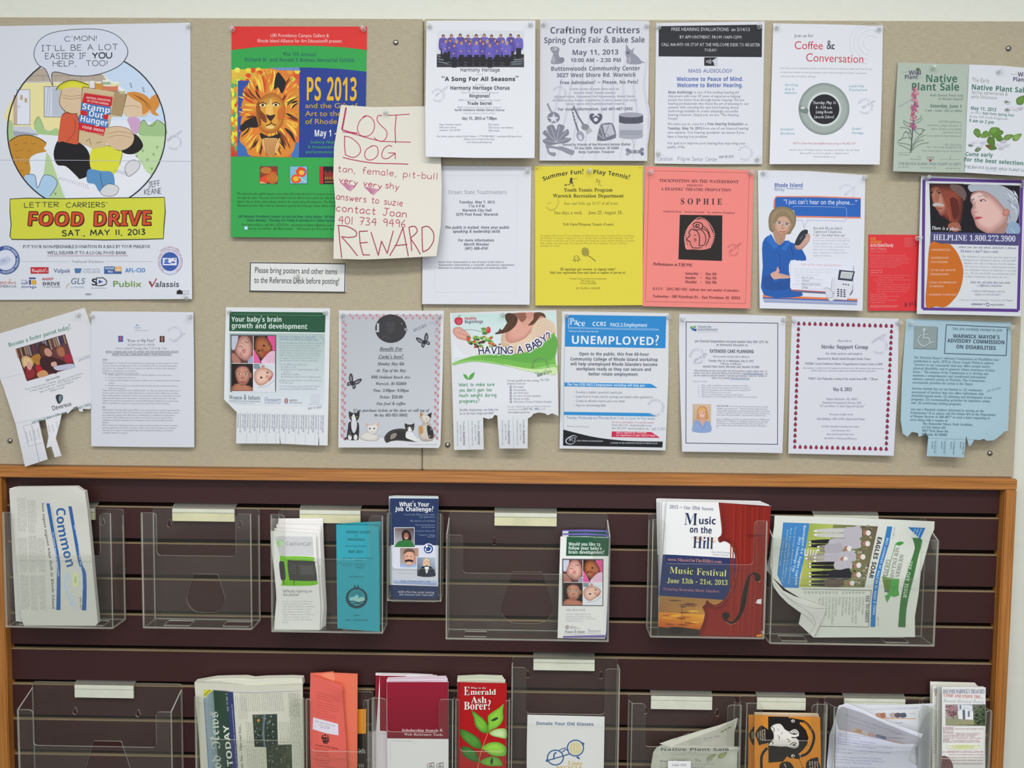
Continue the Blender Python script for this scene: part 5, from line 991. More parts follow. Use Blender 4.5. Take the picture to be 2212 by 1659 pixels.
sheet('flyer','purple-bordered helpline flyer with two elderly faces','flyer',[(672,48),(1200,70),(1840,105),(1825,800),(1790,1625),(1200,1608),(624,1598),(650,800)],'cfd3de',Y=.003,lift=.010,bumps=((680,60,120,.002),(1300,80,500,.003),(1780,1610,160,.004)))
q=[(705,90),(1800,118),(1762,1560),(690,1540)]
for i in range(4):line([q[i],q[(i+1)%4]],34,'5a3a88')
poly([(765,135),(1780,160),(1765,700),(780,688)],'141018')
grad([(765,135),(1150,140),(1140,560),(1000,680)],['3a1c1c','201418','1a0e10','140c0e'],3)
softblob([(780,180),(860,150),(1000,160),(1120,190),(1150,300),(1140,450),(1110,600),(1060,640),(980,560),(900,500),(850,440),(810,380),(790,280)],'8c4230','3a1818',.62)
softblob([(780,200),(850,170),(900,220),(940,330),(960,440),(900,500),(860,450),(810,370),(790,290)],'b8806c','7a3c2c',.5);blob([(840,210),(880,230),(870,330),(840,345),(820,300)],'a06450')
blob([(1000,150),(1120,165),(1180,250),(1160,330),(1130,300),(1060,240),(1010,200)],'6c5654');blob([(800,370),(850,355),(920,370),(930,390),(860,388),(820,395)],'b8b4b4');ell(880,240,24,11,'6c4a40');ell(872,240,10,9,'180c0c');ell(795,240,14,9,'180c0c');line([(780,225),(815,215)],9,'2c1414');line([(840,225),(880,210)],9,'3a1c18',True);ell(885,415,30,10,'9c4c48');blob([(980,590),(1080,570),(1120,640),(1060,680),(990,650)],'9c5c48');blob([(1000,300),(1080,320),(1100,480),(1040,540),(1010,420)],'5c2018');line([(930,330),(980,450),(1000,560)],10,'a8503c',True)
blob([(1200,160),(1300,145),(1450,150),(1600,170),(1720,260),(1770,400),(1750,540),(1690,620),(1640,600),(1600,470),(1500,300),(1330,220),(1230,230)],'a8b0bc');
for i in range(26):
    a=R_.uniform(-.9,.9);x,y=1600+130*math.cos(a)+R_.uniform(-80,40),370+210*math.sin(a);line([(x-30,y-30),(x,y-6),(x+12,y+30)],9,R_.choice(['c8d0da','7c8694','e0e4ea','98a2ae']),True,taper=True)
softblob([(1240,250),(1340,215),(1460,260),(1580,380),(1640,470),(1640,560),(1560,640),(1470,700),(1400,690),(1300,630),(1265,540),(1230,450),(1250,380),(1225,330)],'dcb4ac','a87874',.62)
blob([(1250,270),(1330,240),(1380,290),(1300,320),(1240,320)],'dcc0bc');ell(1352,332,24,11,'c8b8bc');ell(1345,332,10,10,'3c3c48');ell(1250,338,12,9,'c8b8bc');ell(1246,338,6,8,'3c3c48');line([(1235,320),(1270,310)],9,'4a3438');line([(1330,325),(1370,315),(1400,335)],8,'4a3438',True);line([(1310,290),(1370,270),(1420,290)],7,'9c8078',True);line([(1285,350),(1240,430),(1260,460),(1310,450)],8,'b07870',True);blob([(1270,520),(1310,508),(1360,515),(1320,535),(1280,535)],'b04858');softblob([(1590,440),(1640,420),(1665,460),(1630,500),(1590,490)],'c88878','a86458',.5)
blob([(1540,640),(1640,580),(1680,640),(1600,695),(1480,695)],'a88078');blob([(1620,690),(1680,560),(1770,600),(1768,700)],'8aa4c0',3);line([(1680,640),(1720,690)],8,'b8cce0')
T('There is a place...',790,652,1125,38,'I','d8dce4',y1=664,hi=True)
poly([(780,680),(1768,700),(1762,832),(775,808)],'4a4878');T('HELPLINE 1.800.272.3900',808,770,1730,62,'R','d4d6e6',y1=788,hi=True)
blob([(775,812),(900,812),(990,815),(1070,900),(1130,1030),(1145,1140),(1120,1290),(1060,1410),(950,1515),(840,1512),(728,1508),(745,1160)],'c4681c',5);poly([(775,812),(985,815),(960,1512),(728,1508)],'c4681c')
for s,x0,y,x1 in(('\u2022 CONFIDENTIAL',766,890,1002),('\u2022 EXPERIENCED',762,980,985),('COUNSELORS',780,1026,972),('\u2022 UP TO THE MINUTE',756,1118,1060),('INFORMATION',775,1164,985),('\u2022 LINKS TO PROGRAMS',748,1256,1070),('& SERVICES',766,1298,928),('\u2022 ONGOING GUIDANCE',740,1392,1068)):T(s,x0,y,x1,21,'R','dca888')
T('...where you can ask about Alzheimer\u2019s disease',1068,856,1742,24,'I','7c7ca4',y1=870);T('24 hours a day/7 days a week.',1115,905,1545,26,'I','7c7ca4',y1=912)
for i,s in enumerate(('The Alzheimer\u2019s Association provides support and','information on Alzheimer\u2019s disease with our 24/7','Helpline. Our staff can help you find the informa-','tion you need. If you or a family member or friend','has Alzheimer\u2019s disease or dementia, we can help','you.  We also help health care professionals look to','treatment information and options for care...')):T(s,1128+min(i,3)*12,962+i*37,1740 if i<6 else 1660,20,'i','9090b0',y1=974+i*37)
ctr('Make the call today that may make',1450,1254,450,23,'I','7c7ca4',.01);ctr('a difference tomorrow.',1445,1290,285,23,'I','7c7ca4',.01);ctr('1.800.272.3900 (Helpline toll-free)',1430,1352,370,18,'r','8c8cae',.01);ctr('Online at www.alz.org/ri',1420,1388,290,20,'r','8c8cae');ctr('A free service of the Alzheimer\u2019s Association RI Chapter',1400,1450,605,19,'i','8c8cae',.01)
T('alzheimer\u2019s',1235,1498,1388,24,'b','6a6494');T('association',1448,1502,1602,20,'b','6a6494');line([(1400,1480),(1425,1475),(1435,1500),(1415,1510),(1400,1480)],5,'6a6494',True);line([(960,1520),(1740,1538)],2,'a8a8b8')
# ---------------------------------------------------------------- third row of the board
def babies(x0,y0,w,h,sl=0):
    "four baby photographs, two by two"
    def q(u,v):return(x0+u*w,y0+v*h+sl*u*w)
    def B(P,c,c2=None,k=.55):
        O=[(min(max(u,0),1),min(max(v,0),1))for u,v in cat_rom(P,True,3)]
        if not c2:return poly([q(*p)for p in O],c)
        m=np.mean(O,0);I=[tuple(m+(np.array(p)-m)*k)for p in O];N=len(O);V=[tuple(m)]+I+O;T=[(0,1+i,1+(i+1)%N)for i in range(N)]
        for i in range(N):j=(i+1)%N;T+=[(1+i,1+N+i,1+N+j),(1+i,1+N+j,1+j)]
        _add(W2([q(*p)for p in V]),T,[cl(c)]*(N+1)+[cl(c2)]*N)
    def L(P,t,c):line([q(*p)for p in P],t*w,c,True)
    def E_(u,v,a,b,c,c2=None):X,Y_=q(u,v);ell(X,Y_,a*w,b*h,c,c2=c2,n=18)
    poly([q(0,0),q(1,0),q(1,1),q(0,1)],'dcdce2')
    poly([q(0,0),q(.495,0),q(.495,.495),q(0,.495)],'5c3a34');B([(0,.02),(.16,.0),(.08,.25),(.0,.22)],'b8bccc')
    B([(.1,.2),(.2,.03),(.36,.01),(.46,.14),(.47,.32),(.38,.45),(.22,.42),(.1,.32)],'cfa094','946058')
    L([(.17,.2),(.22,.19),(.26,.22)],.014,'6c3c38');L([(.3,.1),(.36,.13),(.4,.1)],.014,'6c3c38');L([(.2,.12),(.3,.16)],.012,'9c6a60');B([(.24,.26),(.31,.24),(.33,.3),(.27,.32)],'b87870');L([(.2,.3),(.25,.37)],.014,'84443c');B([(.02,.32),(.12,.36),(.22,.48),(.04,.49)],'a87468');B([(.4,.42),(.49,.36),(.49,.49),(.38,.49)],'9a9cb4')
    poly([q(.505,0),q(1,0),q(1,.495),q(.505,.495)],'2a1412');B([(.82,.0),(1,.0),(1,.3),(.9,.2)],'d84c8c');B([(.505,.25),(.6,.36),(.66,.49),(.505,.49)],'dc5c98')
    B([(.53,.2),(.58,.04),(.74,.01),(.87,.1),(.93,.24),(.84,.36),(.7,.42),(.58,.34)],'a8643c','5c2c18');
    E_(.63,.27,.025,.018,'1c0c0a');E_(.74,.18,.025,.018,'1c0c0a');B([(.66,.25),(.73,.23),(.76,.29),(.7,.31)],'8c4a2c');B([(.72,.33),(.8,.27),(.83,.3),(.76,.36)],'9c3c34');E_(.84,.22,.04,.04,'b87448','98542c')
    B([(.68,.49),(.76,.38),(.9,.28),(1,.3),(1,.49)],'dcb8cc');[L([(.78+.05*i,.36-.02*i),(.84+.05*i,.48)],.009,'c888a8')for i in range(4)]
    poly([q(0,.505),q(.495,.505),q(.495,1),q(0,1)],'1c0e0c');B([(.02,1),(.04,.9),(.14,.86),(.3,.88),(.46,.92),(.49,1)],'b0745c','8c5442')
    B([(.09,.68),(.14,.56),(.26,.52),(.38,.56),(.43,.7),(.38,.84),(.26,.9),(.15,.84)],'c08a74','84503e');B([(.08,.66),(.12,.54),(.26,.5),(.4,.54),(.44,.68),(.38,.58),(.26,.55),(.14,.58)],'30181a')
    for u in(.18,.33):E_(u,.69,.036,.018,'d8c4bc');E_(u,.69,.018,.018,'3c4450');L([(u-.04,.655),(u,.645),(u+.04,.655)],.01,'6c4438')
    B([(.23,.74),(.29,.74),(.31,.78),(.22,.78)],'a86e5c');B([(.2,.83),(.26,.81),(.33,.83),(.27,.86)],'a85450');E_(.44,.71,.025,.05,'9c6450')
    poly([q(.505,.505),q(1,.505),q(1,1),q(.505,1)],'d4d6dc');B([(.505,.505),(.7,.51),(.8,.56),(.6,.6),(.505,.58)],'7c8a98');B([(.64,.52),(.76,.52),(.98,.56),(.9,.6),(.7,.59)],'c8d0d8');E_(.72,.55,.04,.03,'c08c80')
    B([(.51,.72),(.56,.62),(.7,.57),(.86,.6),(.96,.68),(.9,.78),(.78,.86),(.66,.9),(.55,.84)],'e0b8a8','b48474');E_(.68,.75,.025,.02,'2c2c34');E_(.82,.66,.02,.016,'3c3438');B([(.78,.72),(.84,.7),(.86,.75),(.8,.77)],'c89484');B([(.84,.78),(.92,.71),(.93,.75),(.87,.81)],'b86464');L([(.6,.93),(.8,.9),(.98,.8)],.02,'b8bcc4');line([q(.5,0),q(.5,1)],.012*w,'dcdce2');line([q(0,.5),q(1,.5)],.012*w,'dcdce2');[line([q(*a),q(*b)],.014*w,'5c6066')for a,b in(((0,0),(1,0)),((1,0),(1,1)),((1,1),(0,1)),((0,1),(0,0)))]
def tear(x0,x1,y,amp,n,rng):
    return[(x0+(x1-x0)*i/n,y+rng.uniform(-amp,amp))for i in range(n+1)]
R5=random.Random(11)
fr(0,650,4.484)
PF=[(-120,350),(0,315),(820,66),(885,240),(905,400),(885,1000),(876,1048),(800,1046),(805,1072),(770,1070),(748,1020),(712,1035),(690,1060),(655,1092),(640,1075),(600,1085),(575,1200),(540,1330),(595,1500),(530,1515),(498,1408),(450,1425),(470,1310),(440,1150),(372,1160),(400,1280),(462,1535),(242,1606),(150,1190),(30,830),(-20,700)]
sheet('flyer','tilted white foster parent flyer with torn-off tabs, at lower left of the board','flyer',PF,'d4d5e0',lift=.009,bumps=((480,1420,100,.012),(230,1590,120,.008),(560,1480,60,.004)),pw=1.3)
line([(0,755),(240,700),(560,600),(880,520)],4,'c6c8d4');line([(150,1185),(600,1090),(876,980)],4,'c0c2ce')
T('Become a foster parent today!',85,447,690,40,'R','5c9080',y1=268,hi=True)
pq=[(152,465),(630,322),(728,640),(262,778)]
grad(pq,['4a3834','5c3c44','7a3038','3a2420'],3)
for i in range(24):
    t=i/24;a=np.array(pq[0])*(1-t)+np.array(pq[1])*t;d=np.array((34,108))*R5.uniform(.7,1);line([tuple(a+4),tuple(a+d)],13,R5.choice(['8c8a94','3a2c30','b4b0b8','5c4448','a08468','2c3450','742c34']))
blob([(305,545),(380,510),(395,560),(380,620),(330,600)],'a8742c');softblob([(205,560),(250,530),(310,560),(325,620),(280,660),(230,650)],'d8b888','b08858',.6);softblob([(240,640),(290,630),(350,680),(340,740),(262,770),(240,700)],'8c2830','5c1c20',.6);blob([(262,600),(290,590),(310,640),(290,670),(265,650)],'d0988c')
softblob([(370,440),(410,410),(460,440),(500,510),(470,545),(410,550),(375,500)],'5c3424','301814',.6);blob([(430,470),(470,460),(505,510),(480,540),(440,520)],'c08c78');blob([(390,560),(470,540),(560,560),(640,600),(560,640),(548,700),(470,690),(400,640)],'3c1c20');softblob([(540,470),(580,430),(625,460),(635,530),(600,550),(560,530)],'a86850','6c3c2c',.6);blob([(635,520),(690,520),(700,580),(650,600),(625,570)],'a0283c')
blob([(520,640),(600,620),(700,610),(725,640),(620,668),(550,672)],'b8bcd4');blob([(350,620),(400,640),(410,680),(360,690)],'b42028');blob([(360,700),(430,670),(465,715),(380,740)],'c89060');blob([(495,600),(540,590),(550,630),(505,635)],'d0a090')
T('We Provide:',448,780,585,20,'b','70808a',y1=738)
for s,x0,y0,x1,y1 in(('Free Comprehensive Training',245,865,540,785),('Bonuses for New Homes',565,782,805,705),('A Week Night Respite Care',290,883,540,812),('Free Family Vacation',560,805,785,740),('Sign On Bonus',385,890,530,845),('24 Hour Support',552,836,712,785),('Approval',485,880,625,840)):T(s,x0,y0,x1,17,'s','84948e',y1=y1)
blob([(540,922),(570,905),(604,915),(605,955),(572,996),(550,970)],'2c3438');blob([(570,925),(598,920),(596,955),(575,980)],'6c8490');T('Devereux',508,1062,695,44,'s','5a5c66',y1=1012,hi=True)
T('Call Today To Make A Difference',310,1188,640,22,'b','5c8478',y1=1090);T('401-7263',760,1050,880,22,'b','5c9080',y1=1010)
line([(225,1212),(370,1172)],2,'9a9ca8');line([(225,1212),(275,1410),(405,1375)],2,'9a9ca8');line([(305,1200),(380,1565)],3,'9a9ca8');line([(378,1165),(408,1290)],2,'9a9ca8')
for x,y in((245,1270),(280,1262),(322,1250),(356,1240)):
    T('Devereux',x,y,x+26,12,'s','8a8c98',y1=y+95);
for x,y in((462,1205),(500,1200),(540,1165)):T('401-7263',x,y,x+12,11,'s','9a9ca8',y1=y+66)
T('JUN 03 2013',760,585,872,20,'b','b8bac8',y1=545)

sheet('flyer','white text-filled knee and hip pain flyer, overlapping the tilted foster flyer','flyer',[(885,100),(1400,104),(1873,108),(1880,700),(1882,1418),(1400,1415),(884,1408),(880,800)],'d2d4e3',Y=.006,lift=.0015,bumps=((1870,1410,150,.002),))
poly([(1312,245),(1325,226),(1352,247),(1328,238)],'5a8cc0');T('MAKO',1303,270,1368,18,'s','5c6a84');line([(1302,287),(1437,287)],4,'a0a4b0');rect(1145,338,1192,397,'4c5ca8');ell(1168,365,9,20,'b85870');rect(1547,340,1593,400,'241c22');blob([(1560,350),(1582,350),(1578,395),(1562,395)],'9c6a5c')
ctr('\u201cKnee or Hip Pain?\u201d',1366,398,285,30,'s','5c5e6c');ctr('PILGRIM SENIOR CENTER',1366,434,268,19,'s','6a6c7a',it=.15);ctr('You\u2019re invited! Tuesday, May 7, 2013 @ 11am',1368,468,495,20,'s','5a5c6a',it=.15)
for s,y,w in(('BRING A FRIEND AND PLAN TO ATTEND THIS FREE INFORMATION SESSION',500,705),('WHERE YOU WILL LEARN MORE ABOUT THESE PROCEDURES!',526,575)):ctr(s,1374,y,w,17,'b','5a5c6a',it=.15);line([(1374-w/2,y+5),(1374+w/2,y+5)],2,'5a5c6a')
KN=['MAKOplasty\u00ae is a robotic arm assisted partial knee resurfacing procedure designed to relieve','the pain caused by joint degeneration due to osteoarthritis (OA). By selectively targeting the','part of your knee damaged by OA, your surgeon can resurface your knee while sparing the','healthy bone and ligaments surrounding it.','MAKOplasty\u00ae Partial Knee Resurfacing Can:']
T('KNEE',993,577,1040,15,'b','5c5e6c');P_(KN,993,607,1730,25,15,'s','74768a',.006)
P_(['Enable surgeons to precisely resurface only the arthritic portion of the knee','Preserve healthy tissue and bone','Facilitate optimal implant positioning to result in a more natural feeling knee following','surgery','Result in a more rapid recovery and shorter hospital stay than traditional total knee','replacement surgery'],1050,722,1740,26,15,'s','74768a',.006)
for y in(718,743,769,820):ell(1026,y,4,4,'5c5e6c',n=8)
P_(['Unlike other knee surgery procedures MAKOplasty\u00ae can often be performed through a four to','six inch incision over your knee with small incisions in both your femur (thigh bone) and tibia','(shin). Additionally the preservation of your own natural tissue and bones along with more ideal','patient specific implant positioning may also result in a more natural feeling knee. And since','healthy bone is preserved, patients who undergo MAKOplasty\u00ae partial knee procedures may','still be a candidate for a total knee replacement procedure later in life if necessary.'],990,872,1748,25,15,'s','74768a',.006)
T('HIP',990,1037,1018,15,'b','5c5e6c');P_(['MAKOplasty\u00ae Total Hip Arthroplasty (THA) is a procedure known as total hip replacement that','is supported by the RIO\u00ae Robotic Arm Interactive Orthopedic System. This innovative solution','was designed for patients who suffer from non-inflammatory or inflammatory degenerative','joint disease. RIO\u00ae enables surgeons to achieve a new level of precision using the latest','techniques in total hip replacement and is designed to restore patient mobility and active','lifestyle.','RIO\u00ae robotic arm technology provides your surgeon a patient-specific 3-D model to pre-plan','your hip replacement. During the procedure, tactile, visual, auditory feedback, and real-time','data assist your surgeon in preparing the hip joint and placing the implants to the desired','orientation with more accuracy.'],990,1062,1742,24.6,15,'s','74768a',.006)
stamp(1690,320,55,'WARWICK PUBLIC LIBRARY','b6b8c8',22,date='MAY 02 2013',dl=(1680,405,1798,320))

fr(480,650,4.514)
PB=[(36,62),(500,66),(1052,72),(1042,700),(1028,1410),(946,1408),(940,1285),(936,1410),(570,1392),(560,1290),(562,1392),(135,1390),(142,1085),(105,1050),(18,960),(25,500)]
sheet('flyer','white and green baby brain study flyer with four baby photos and tear-off tabs','flyer',PB,'d6dae4',Y=.001,lift=.008,bumps=((40,1000,120,.008),(980,1400,120,.005),(300,1390,200,.003)))
poly([(72,105),(1008,112),(1002,308),(68,295)],'1e5238');poly([(72,125),(1006,140),(1006,146),(72,131)],'54785c');line([(905+r*.0+70*math.cos(a),215+70*math.sin(a))for r in(0,)for a in[i*.3 for i in range(21)]],5,'2c6046')
T('Your baby\u2019s brain',90,202,582,48,'b','d4e0da',y1=204,hi=True);T('growth and development',90,264,830,48,'b','d4e0da',y1=274,hi=True)
grad([(68,312),(1002,318),(992,1030),(62,1010)],['a9bdb9','a9bdb9','d3d9e2','d3d9e2'],5)
frame_r(84,330,524,884,8,'5c6a70',.01,-.005);babies(88,336,430,545,.008);rect(94,880,522,892,'d4d6e0')
T('How does the timing of cutting the',555,356,910,18,'b','7088b0',y1=362);T('umbilical cord affect your baby\u2019s brain?',555,380,945,18,'b','7088b0',y1=388)
P_(['Through the Infant Brain Study, our research team will','examine infant brain growth and development during','the first two years of life. We want to find the best','amount of when to clamp and cut the umbilical cord at','the time of birth.  Using magnetic resonance imaging','(MRI), we will follow the growth of your baby\u2019s brain,','plus experts in infant development will follow your','baby\u2019s growth and behavior until two years of age.'],557,416,968,24.5,17,'s','8499a0',.008)
T('You are eligible to enroll if you are:',557,624,825,17,'s','84939c',y1=628);P_(['18 years or older','At least 30 weeks pregnant and having a healthy','pregnancy','Planning to breastfeed','Delivering your baby at Women & Infants Hospital'],595,650,960,24,17,'s','84939c',.008)
for y in(644,668,716,740):ell(580,y,5,5,'5c6a70',n=8)
P_(['If eligible, your baby will have a brain MRI at four and','10 months of age.'],557,782,968,24,17,'s','84939c');P_(['For more information, please call (401) 453-0089 or','visit www.womenandinfants.org/infantbrainstudy'],557,840,952,25,17,'s','84939c')
T('Women & Infants',68,960,372,40,'r','5a6470',y1=964,hi=True);line([(68,972),(372,978)],2,'6a7480');T('New England\u2019s premier hospital for women and newborns',70,988,372,12,'s','8a94a0');T('A Care New England Hospital',132,1003,312,11,'s','9aa2ae')
T('THE',412,950,446,12,'R','8a94a8');T('UNIVERSITY',412,980,572,24,'R','7a86a0');T('OF RHODE ISLAND',412,1002,572,15,'R','8a94a8');ell(624,974,17,28,'8a7470');rect(612,952,637,1000,'9c5a5c');rect(621,950,627,1004,'dde');T('BROWN',652,980,735,20,'R','7c6c70');T('Alpert Medical School',652,998,776,12,'R','5c5c68')
rect(862,902,950,990,'c8ced8');T('womenandinfants.org',835,1012,972,11,'s','8a94a0');T('MAY 01 2013',835,1060,970,22,'b','9a9cac',y1=1045)
for i in range(9):
    x=150+i*95;y=1092+i*2
    if i:line([(x-4,y-15),(x-8,y+300)],1.5,'b4b8c4')
    for dx,s,f,c,L_ in((70,'Infant Brain Study','b','8084b0',175),(50,'(401) 453-0089','s','6a6c78',150),(26,'www.womenandinfants.org/','s','6a6c78',190),(4,'infantbrainstudy','s','6a6c78',140)):
        T(s,x+dx-2,y+(5 if dx!=26 else 0),x+dx-6,15,f,c,y1=y+L_)
stamp(920,400,60,'WARWICK LIBRARY','98aab4',20,a0=180,span=200)

sheet('flyer','grey benefit flyer with kittens along the bottom and paw-print borders','flyer',[(1137,92),(1600,95),(2162,95),(2150,700),(2128,1400),(2110,1434),(1700,1430),(1132,1430),(1140,700)],'d2d4de',lift=.008,bumps=((2120,1420,150,.008),(1140,1425,160,.004)))
grad([(1158,130),(2130,135),(2108,1338),(1150,1335)],['b4b8c0','b6bac2','c2c6ce','c0c4cc'],4)
def paw(x,y,k=1):ell(x,y+4,10*k,8*k,'c87880',n=10);[ell(x-11*k+i*7.3*k,y-8-(4 if i in(1,2)else 0),3.4*k,5*k,'c87880',n=8)for i in range(4)]
for i in range(14):
    x=1248+i*65;paw(x,142);paw(x+26,168)
for i in range(17):
    y=210+i*69;paw(1182-i*.8,y);paw(1203-i*.8,y+27);paw(2094-i*1.4,y);paw(2118-i*1.4,y+27)
ell(1645,270,153,138,'37363a',c2='2c2b30',n=40,soft=.9);ell(1640,250,60,80,'46454a',c2='38373b');rect(1508,218,1530,302,'b4b8c0');rect(1490,290,1530,305,'b4b8c0');ell(1790,278,16,14,'8c8e94');line([(1550,370),(1590,345),(1640,365)],4,'56565a',True);ell(1750,222,4,4,'ccc')
def butterfly(cx,cy,s,a):
    ca,sa=math.cos(math.radians(a)),math.sin(math.radians(a));g=lambda P:[(cx+(x*ca-y*sa)*s,cy+(x*sa+y*ca)*s)for x,y in P]
    for m in(1,-1):
        blob(g([(0,0),(m*20,-45),(m*50,-70),(m*58,-50),(m*42,-10),(m*10,4)]),'34363c');blob(g([(m*16,-18),(m*42,-54),(m*46,-40),(m*30,-10)]),'8c8e96')
        blob(g([(0,2),(m*30,4),(m*42,24),(m*30,44),(m*12,30)]),'34363c');ell(*g([(m*24,22)])[0],9*s,9*s,'8c8e96',n=10);line(g([(m*8,-6),(m*50,-60)]),3,'2c2e34')
    ell(*g([(0,2)])[0],5*s,26*s,'1c1e24',rot=a,n=10)
butterfly(1972,400,1.05,-25);butterfly(1272,800,1.1,28)
T('APR 23 2013',1868,302,1995,26,'b','8a8c9c',y1=245);stamp(2040,265,44,'WARWICK LIBRARY','a0a2b0',18,a0=240,span=180)
for s,y,w,h in(('Benefit For',482,222,32),('Carla\u2019s boys!',558,240,32),('Monday May 6th',627,262,29),('At: Top of the Bay',692,292,28),('898 Oakland Beach Ave.',756,385,27),('Warwick, RI 02889',820,298,27),('Time: 2:00pm- 9:00pm',886,350,27),('Tickets: $20.00',950,228,27),('Fun food & raffles',1014,285,27),('(Can purchase tickets at the door or call top of',1080,740,27),('the bay 401-921-3663)',1126,325,27)):ctr(s,1646,y,w,h,'I','55575f',it=.05)
line([(1535,490),(1758,490)],3,'55575f');line([(1518,565),(1775,565)],3,'55575f')
def cat(P,c,c2=None):softblob(P,c,c2 or c,.6)
KB='2c2a2c';KW='dcdcdf'
cat([(1235,1075),(1262,1090),(1315,1090),(1338,1065),(1336,1130),(1310,1170),(1270,1175),(1240,1140)],KB,'3c3a3c');blob([(1280,1100),(1300,1140),(1305,1165),(1275,1172),(1262,1150)],KW);ell(1258,1132,6,6,'a8a458',n=10);ell(1312,1130,6,6,'a8a458',n=10)
cat([(1240,1180),(1320,1180),(1335,1240),(1330,1330),(1320,1355),(1230,1355),(1215,1330),(1225,1240)],KB,'3a383a');blob([(1262,1175),(1310,1175),(1308,1250),(1285,1290),(1262,1250)],'d0d0d4');ell(1245,1330,18,28,KW);ell(1300,1330,18,28,KW);line([(1215,1330),(1195,1355)],14,KB);line([(1248,1270),(1250,1320)],12,'5c5654')
cat([(1402,1190),(1430,1210),(1480,1208),(1525,1180),(1518,1250),(1500,1285),(1465,1298),(1430,1285),(1412,1250)],'dedbd6','c8c2b8');poly([(1404,1190),(1430,1208),(1410,1235)],'d8a480');poly([(1525,1180),(1522,1230),(1495,1205)],'dcae94');ell(1440,1245,9,9,'4c5a64',n=10);ell(1482,1244,9,9,'4c5a64',n=10);ell(1465,1270,6,5,'b87870',n=8)
cat([(1340,1310),(1400,1275),(1480,1300),(1530,1310),(1510,1360),(1420,1362),(1350,1345)],'d8d4d0','bcb6b0');line([(1540,1310),(1600,1330)],14,'b0aeb4',taper=True)
cat([(1580,1330),(1630,1270),(1720,1245),(1800,1255),(1830,1300),(1900,1360),(1860,1372),(1720,1360),(1640,1368),(1600,1382)],KB,'44403e');blob([(1650,1300),(1700,1290),(1690,1330),(1640,1350)],'8c8278');blob([(1800,1270),(1850,1280),(1905,1355),(1890,1370),(1840,1355),(1790,1330)],KW);cat([(1780,1195),(1810,1205),(1845,1205),(1872,1195),(1868,1250),(1845,1275),(1805,1272),(1785,1240)],'343234','2c2a2c');blob([(1822,1225),(1840,1240),(1850,1270),(1810,1272)],KW);ell(1806,1240,5,5,'b0a860',n=8);ell(1852,1238,5,5,'b0a860',n=8)
cat([(1935,1240),(1960,1190),(2020,1190),(2050,1250),(2062,1330),(2040,1362),(1945,1362),(1915,1300),(1915,1220)],'c8c0b8','a89c90');blob([(2000,1210),(2050,1250),(2060,1330),(2020,1340),(2000,1280)],'2c2a2c');blob([(1920,1230),(1950,1220),(1960,1280),(1930,1300)],'c08c54')
cat([(1930,1085),(1960,1110),(2005,1112),(2042,1085),(2035,1140),(2005,1185),(1965,1190),(1935,1150)],'d4ccc4','b4a89c');poly([(1930,1080),(1960,1110),(1932,1140)],'b07c44');poly([(2042,1085),(2036,1145),(1998,1112)],'2c2826');ell(1952,1145,6,6,'8a9048',n=8);ell(1992,1152,6,6,'8a9048',n=8);ell(1968,1168,5,4,'a86c60',n=8)
T('\u00a9 2001 Geographics, Inc., Blaine, WA 98230',1820,1404,2098,11,'s','9c8cb0')

fr(960,660,4.424)
rr=R5
PH=[(52,72),(500,55),(1070,44),(1078,300),(1090,1055),(1030,1030),(985,1048),(960,1030),(900,1022),(850,1035),(830,1062),(798,1080),(795,1366),(526,1366),(505,1052),(480,1045),(460,1075),(420,1085),(370,1070),(376,1376),(92,1380),(78,900)]
sheet('flyer','pregnancy program flyer with a salad photo, green wave and torn tabs','flyer',PH,'d2d5e0',lift=.007,bumps=((940,1030,120,.012),(240,1370,160,.005),(660,1366,160,.006),(420,1080,60,.005)))
grad([(78,85),(1050,66),(1058,420),(90,500)],['bcd8d4','c4dedb','d6dcdf','dde2ea'],5)
softblob([(640,76),(940,70),(960,130),(1000,200),(1050,300),(880,440),(640,460),(560,400),(540,330),(560,250),(640,190)],'dcc4ac','c8a890',.6)
softblob([(640,180),(700,110),(930,90),(920,150),(840,240),(760,320),(640,360),(585,320),(590,250)],'d8a090','c08474',.6)
poly([(700,76),(880,72),(850,150),(760,190),(700,120)],'d09a8a');blob([(640,76),(800,72),(790,110),(740,160),(690,100)],'8c5a48');blob([(780,72),(880,70),(840,120),(800,130)],'c88c7c')
blob([(590,78),(650,76),(700,120),(680,190),(610,250),(500,275),(490,260),(560,230),(600,180),(580,120)],'4a3020');blob([(860,70),(940,70),(970,120),(920,100),(880,150),(850,180),(800,190),(850,130)],'5c3c28');[line([(660-i*12,110+i*12),(620-i*14,200+i*8),(500+i*6,268-i*10)],6,['6c4830','3a2418'][i%2],True)for i in range(6)]
blob([(880,150),(960,120),(1050,180),(1055,300),(960,330),(860,360),(830,250)],'d8c0a8');[line([(900+i*22,150+i*10),(880+i*20,300)],3,'c4a890')for i in range(7)];blob([(870,320),(960,270),(1050,280),(1055,330),(940,380),(880,370)],'d8a494')
blob([(90,300),(170,340),(300,400),(480,400),(560,380),(500,440),(420,480),(230,480),(140,420)],'d8d8dc');softblob([(100,210),(150,205),(200,240),(250,290),(240,330),(150,320),(100,290),(78,240)],'d8a094','c48c80',.6);[line([(120,230+i*26),(190,255+i*24),(245,290+i*14)],12,['d8a498','c88c80'][i%2],True)for i in range(4)]
for i in range(60):
    x,y=R5.uniform(230,470),R5.uniform(300,400);x+=(y-350)*.4;blob([(x-18,y),(x,y-14),(x+18,y-2),(x+2,y+14)],R5.choice(['4c7c34','6c9c44','8cb858','3c2c24','58382c','7cac48','a0c070','c8503c','d8c8a0']),2)
for x,y in((285,345),(432,360)):ell(x,y,14,12,'cf4a34')
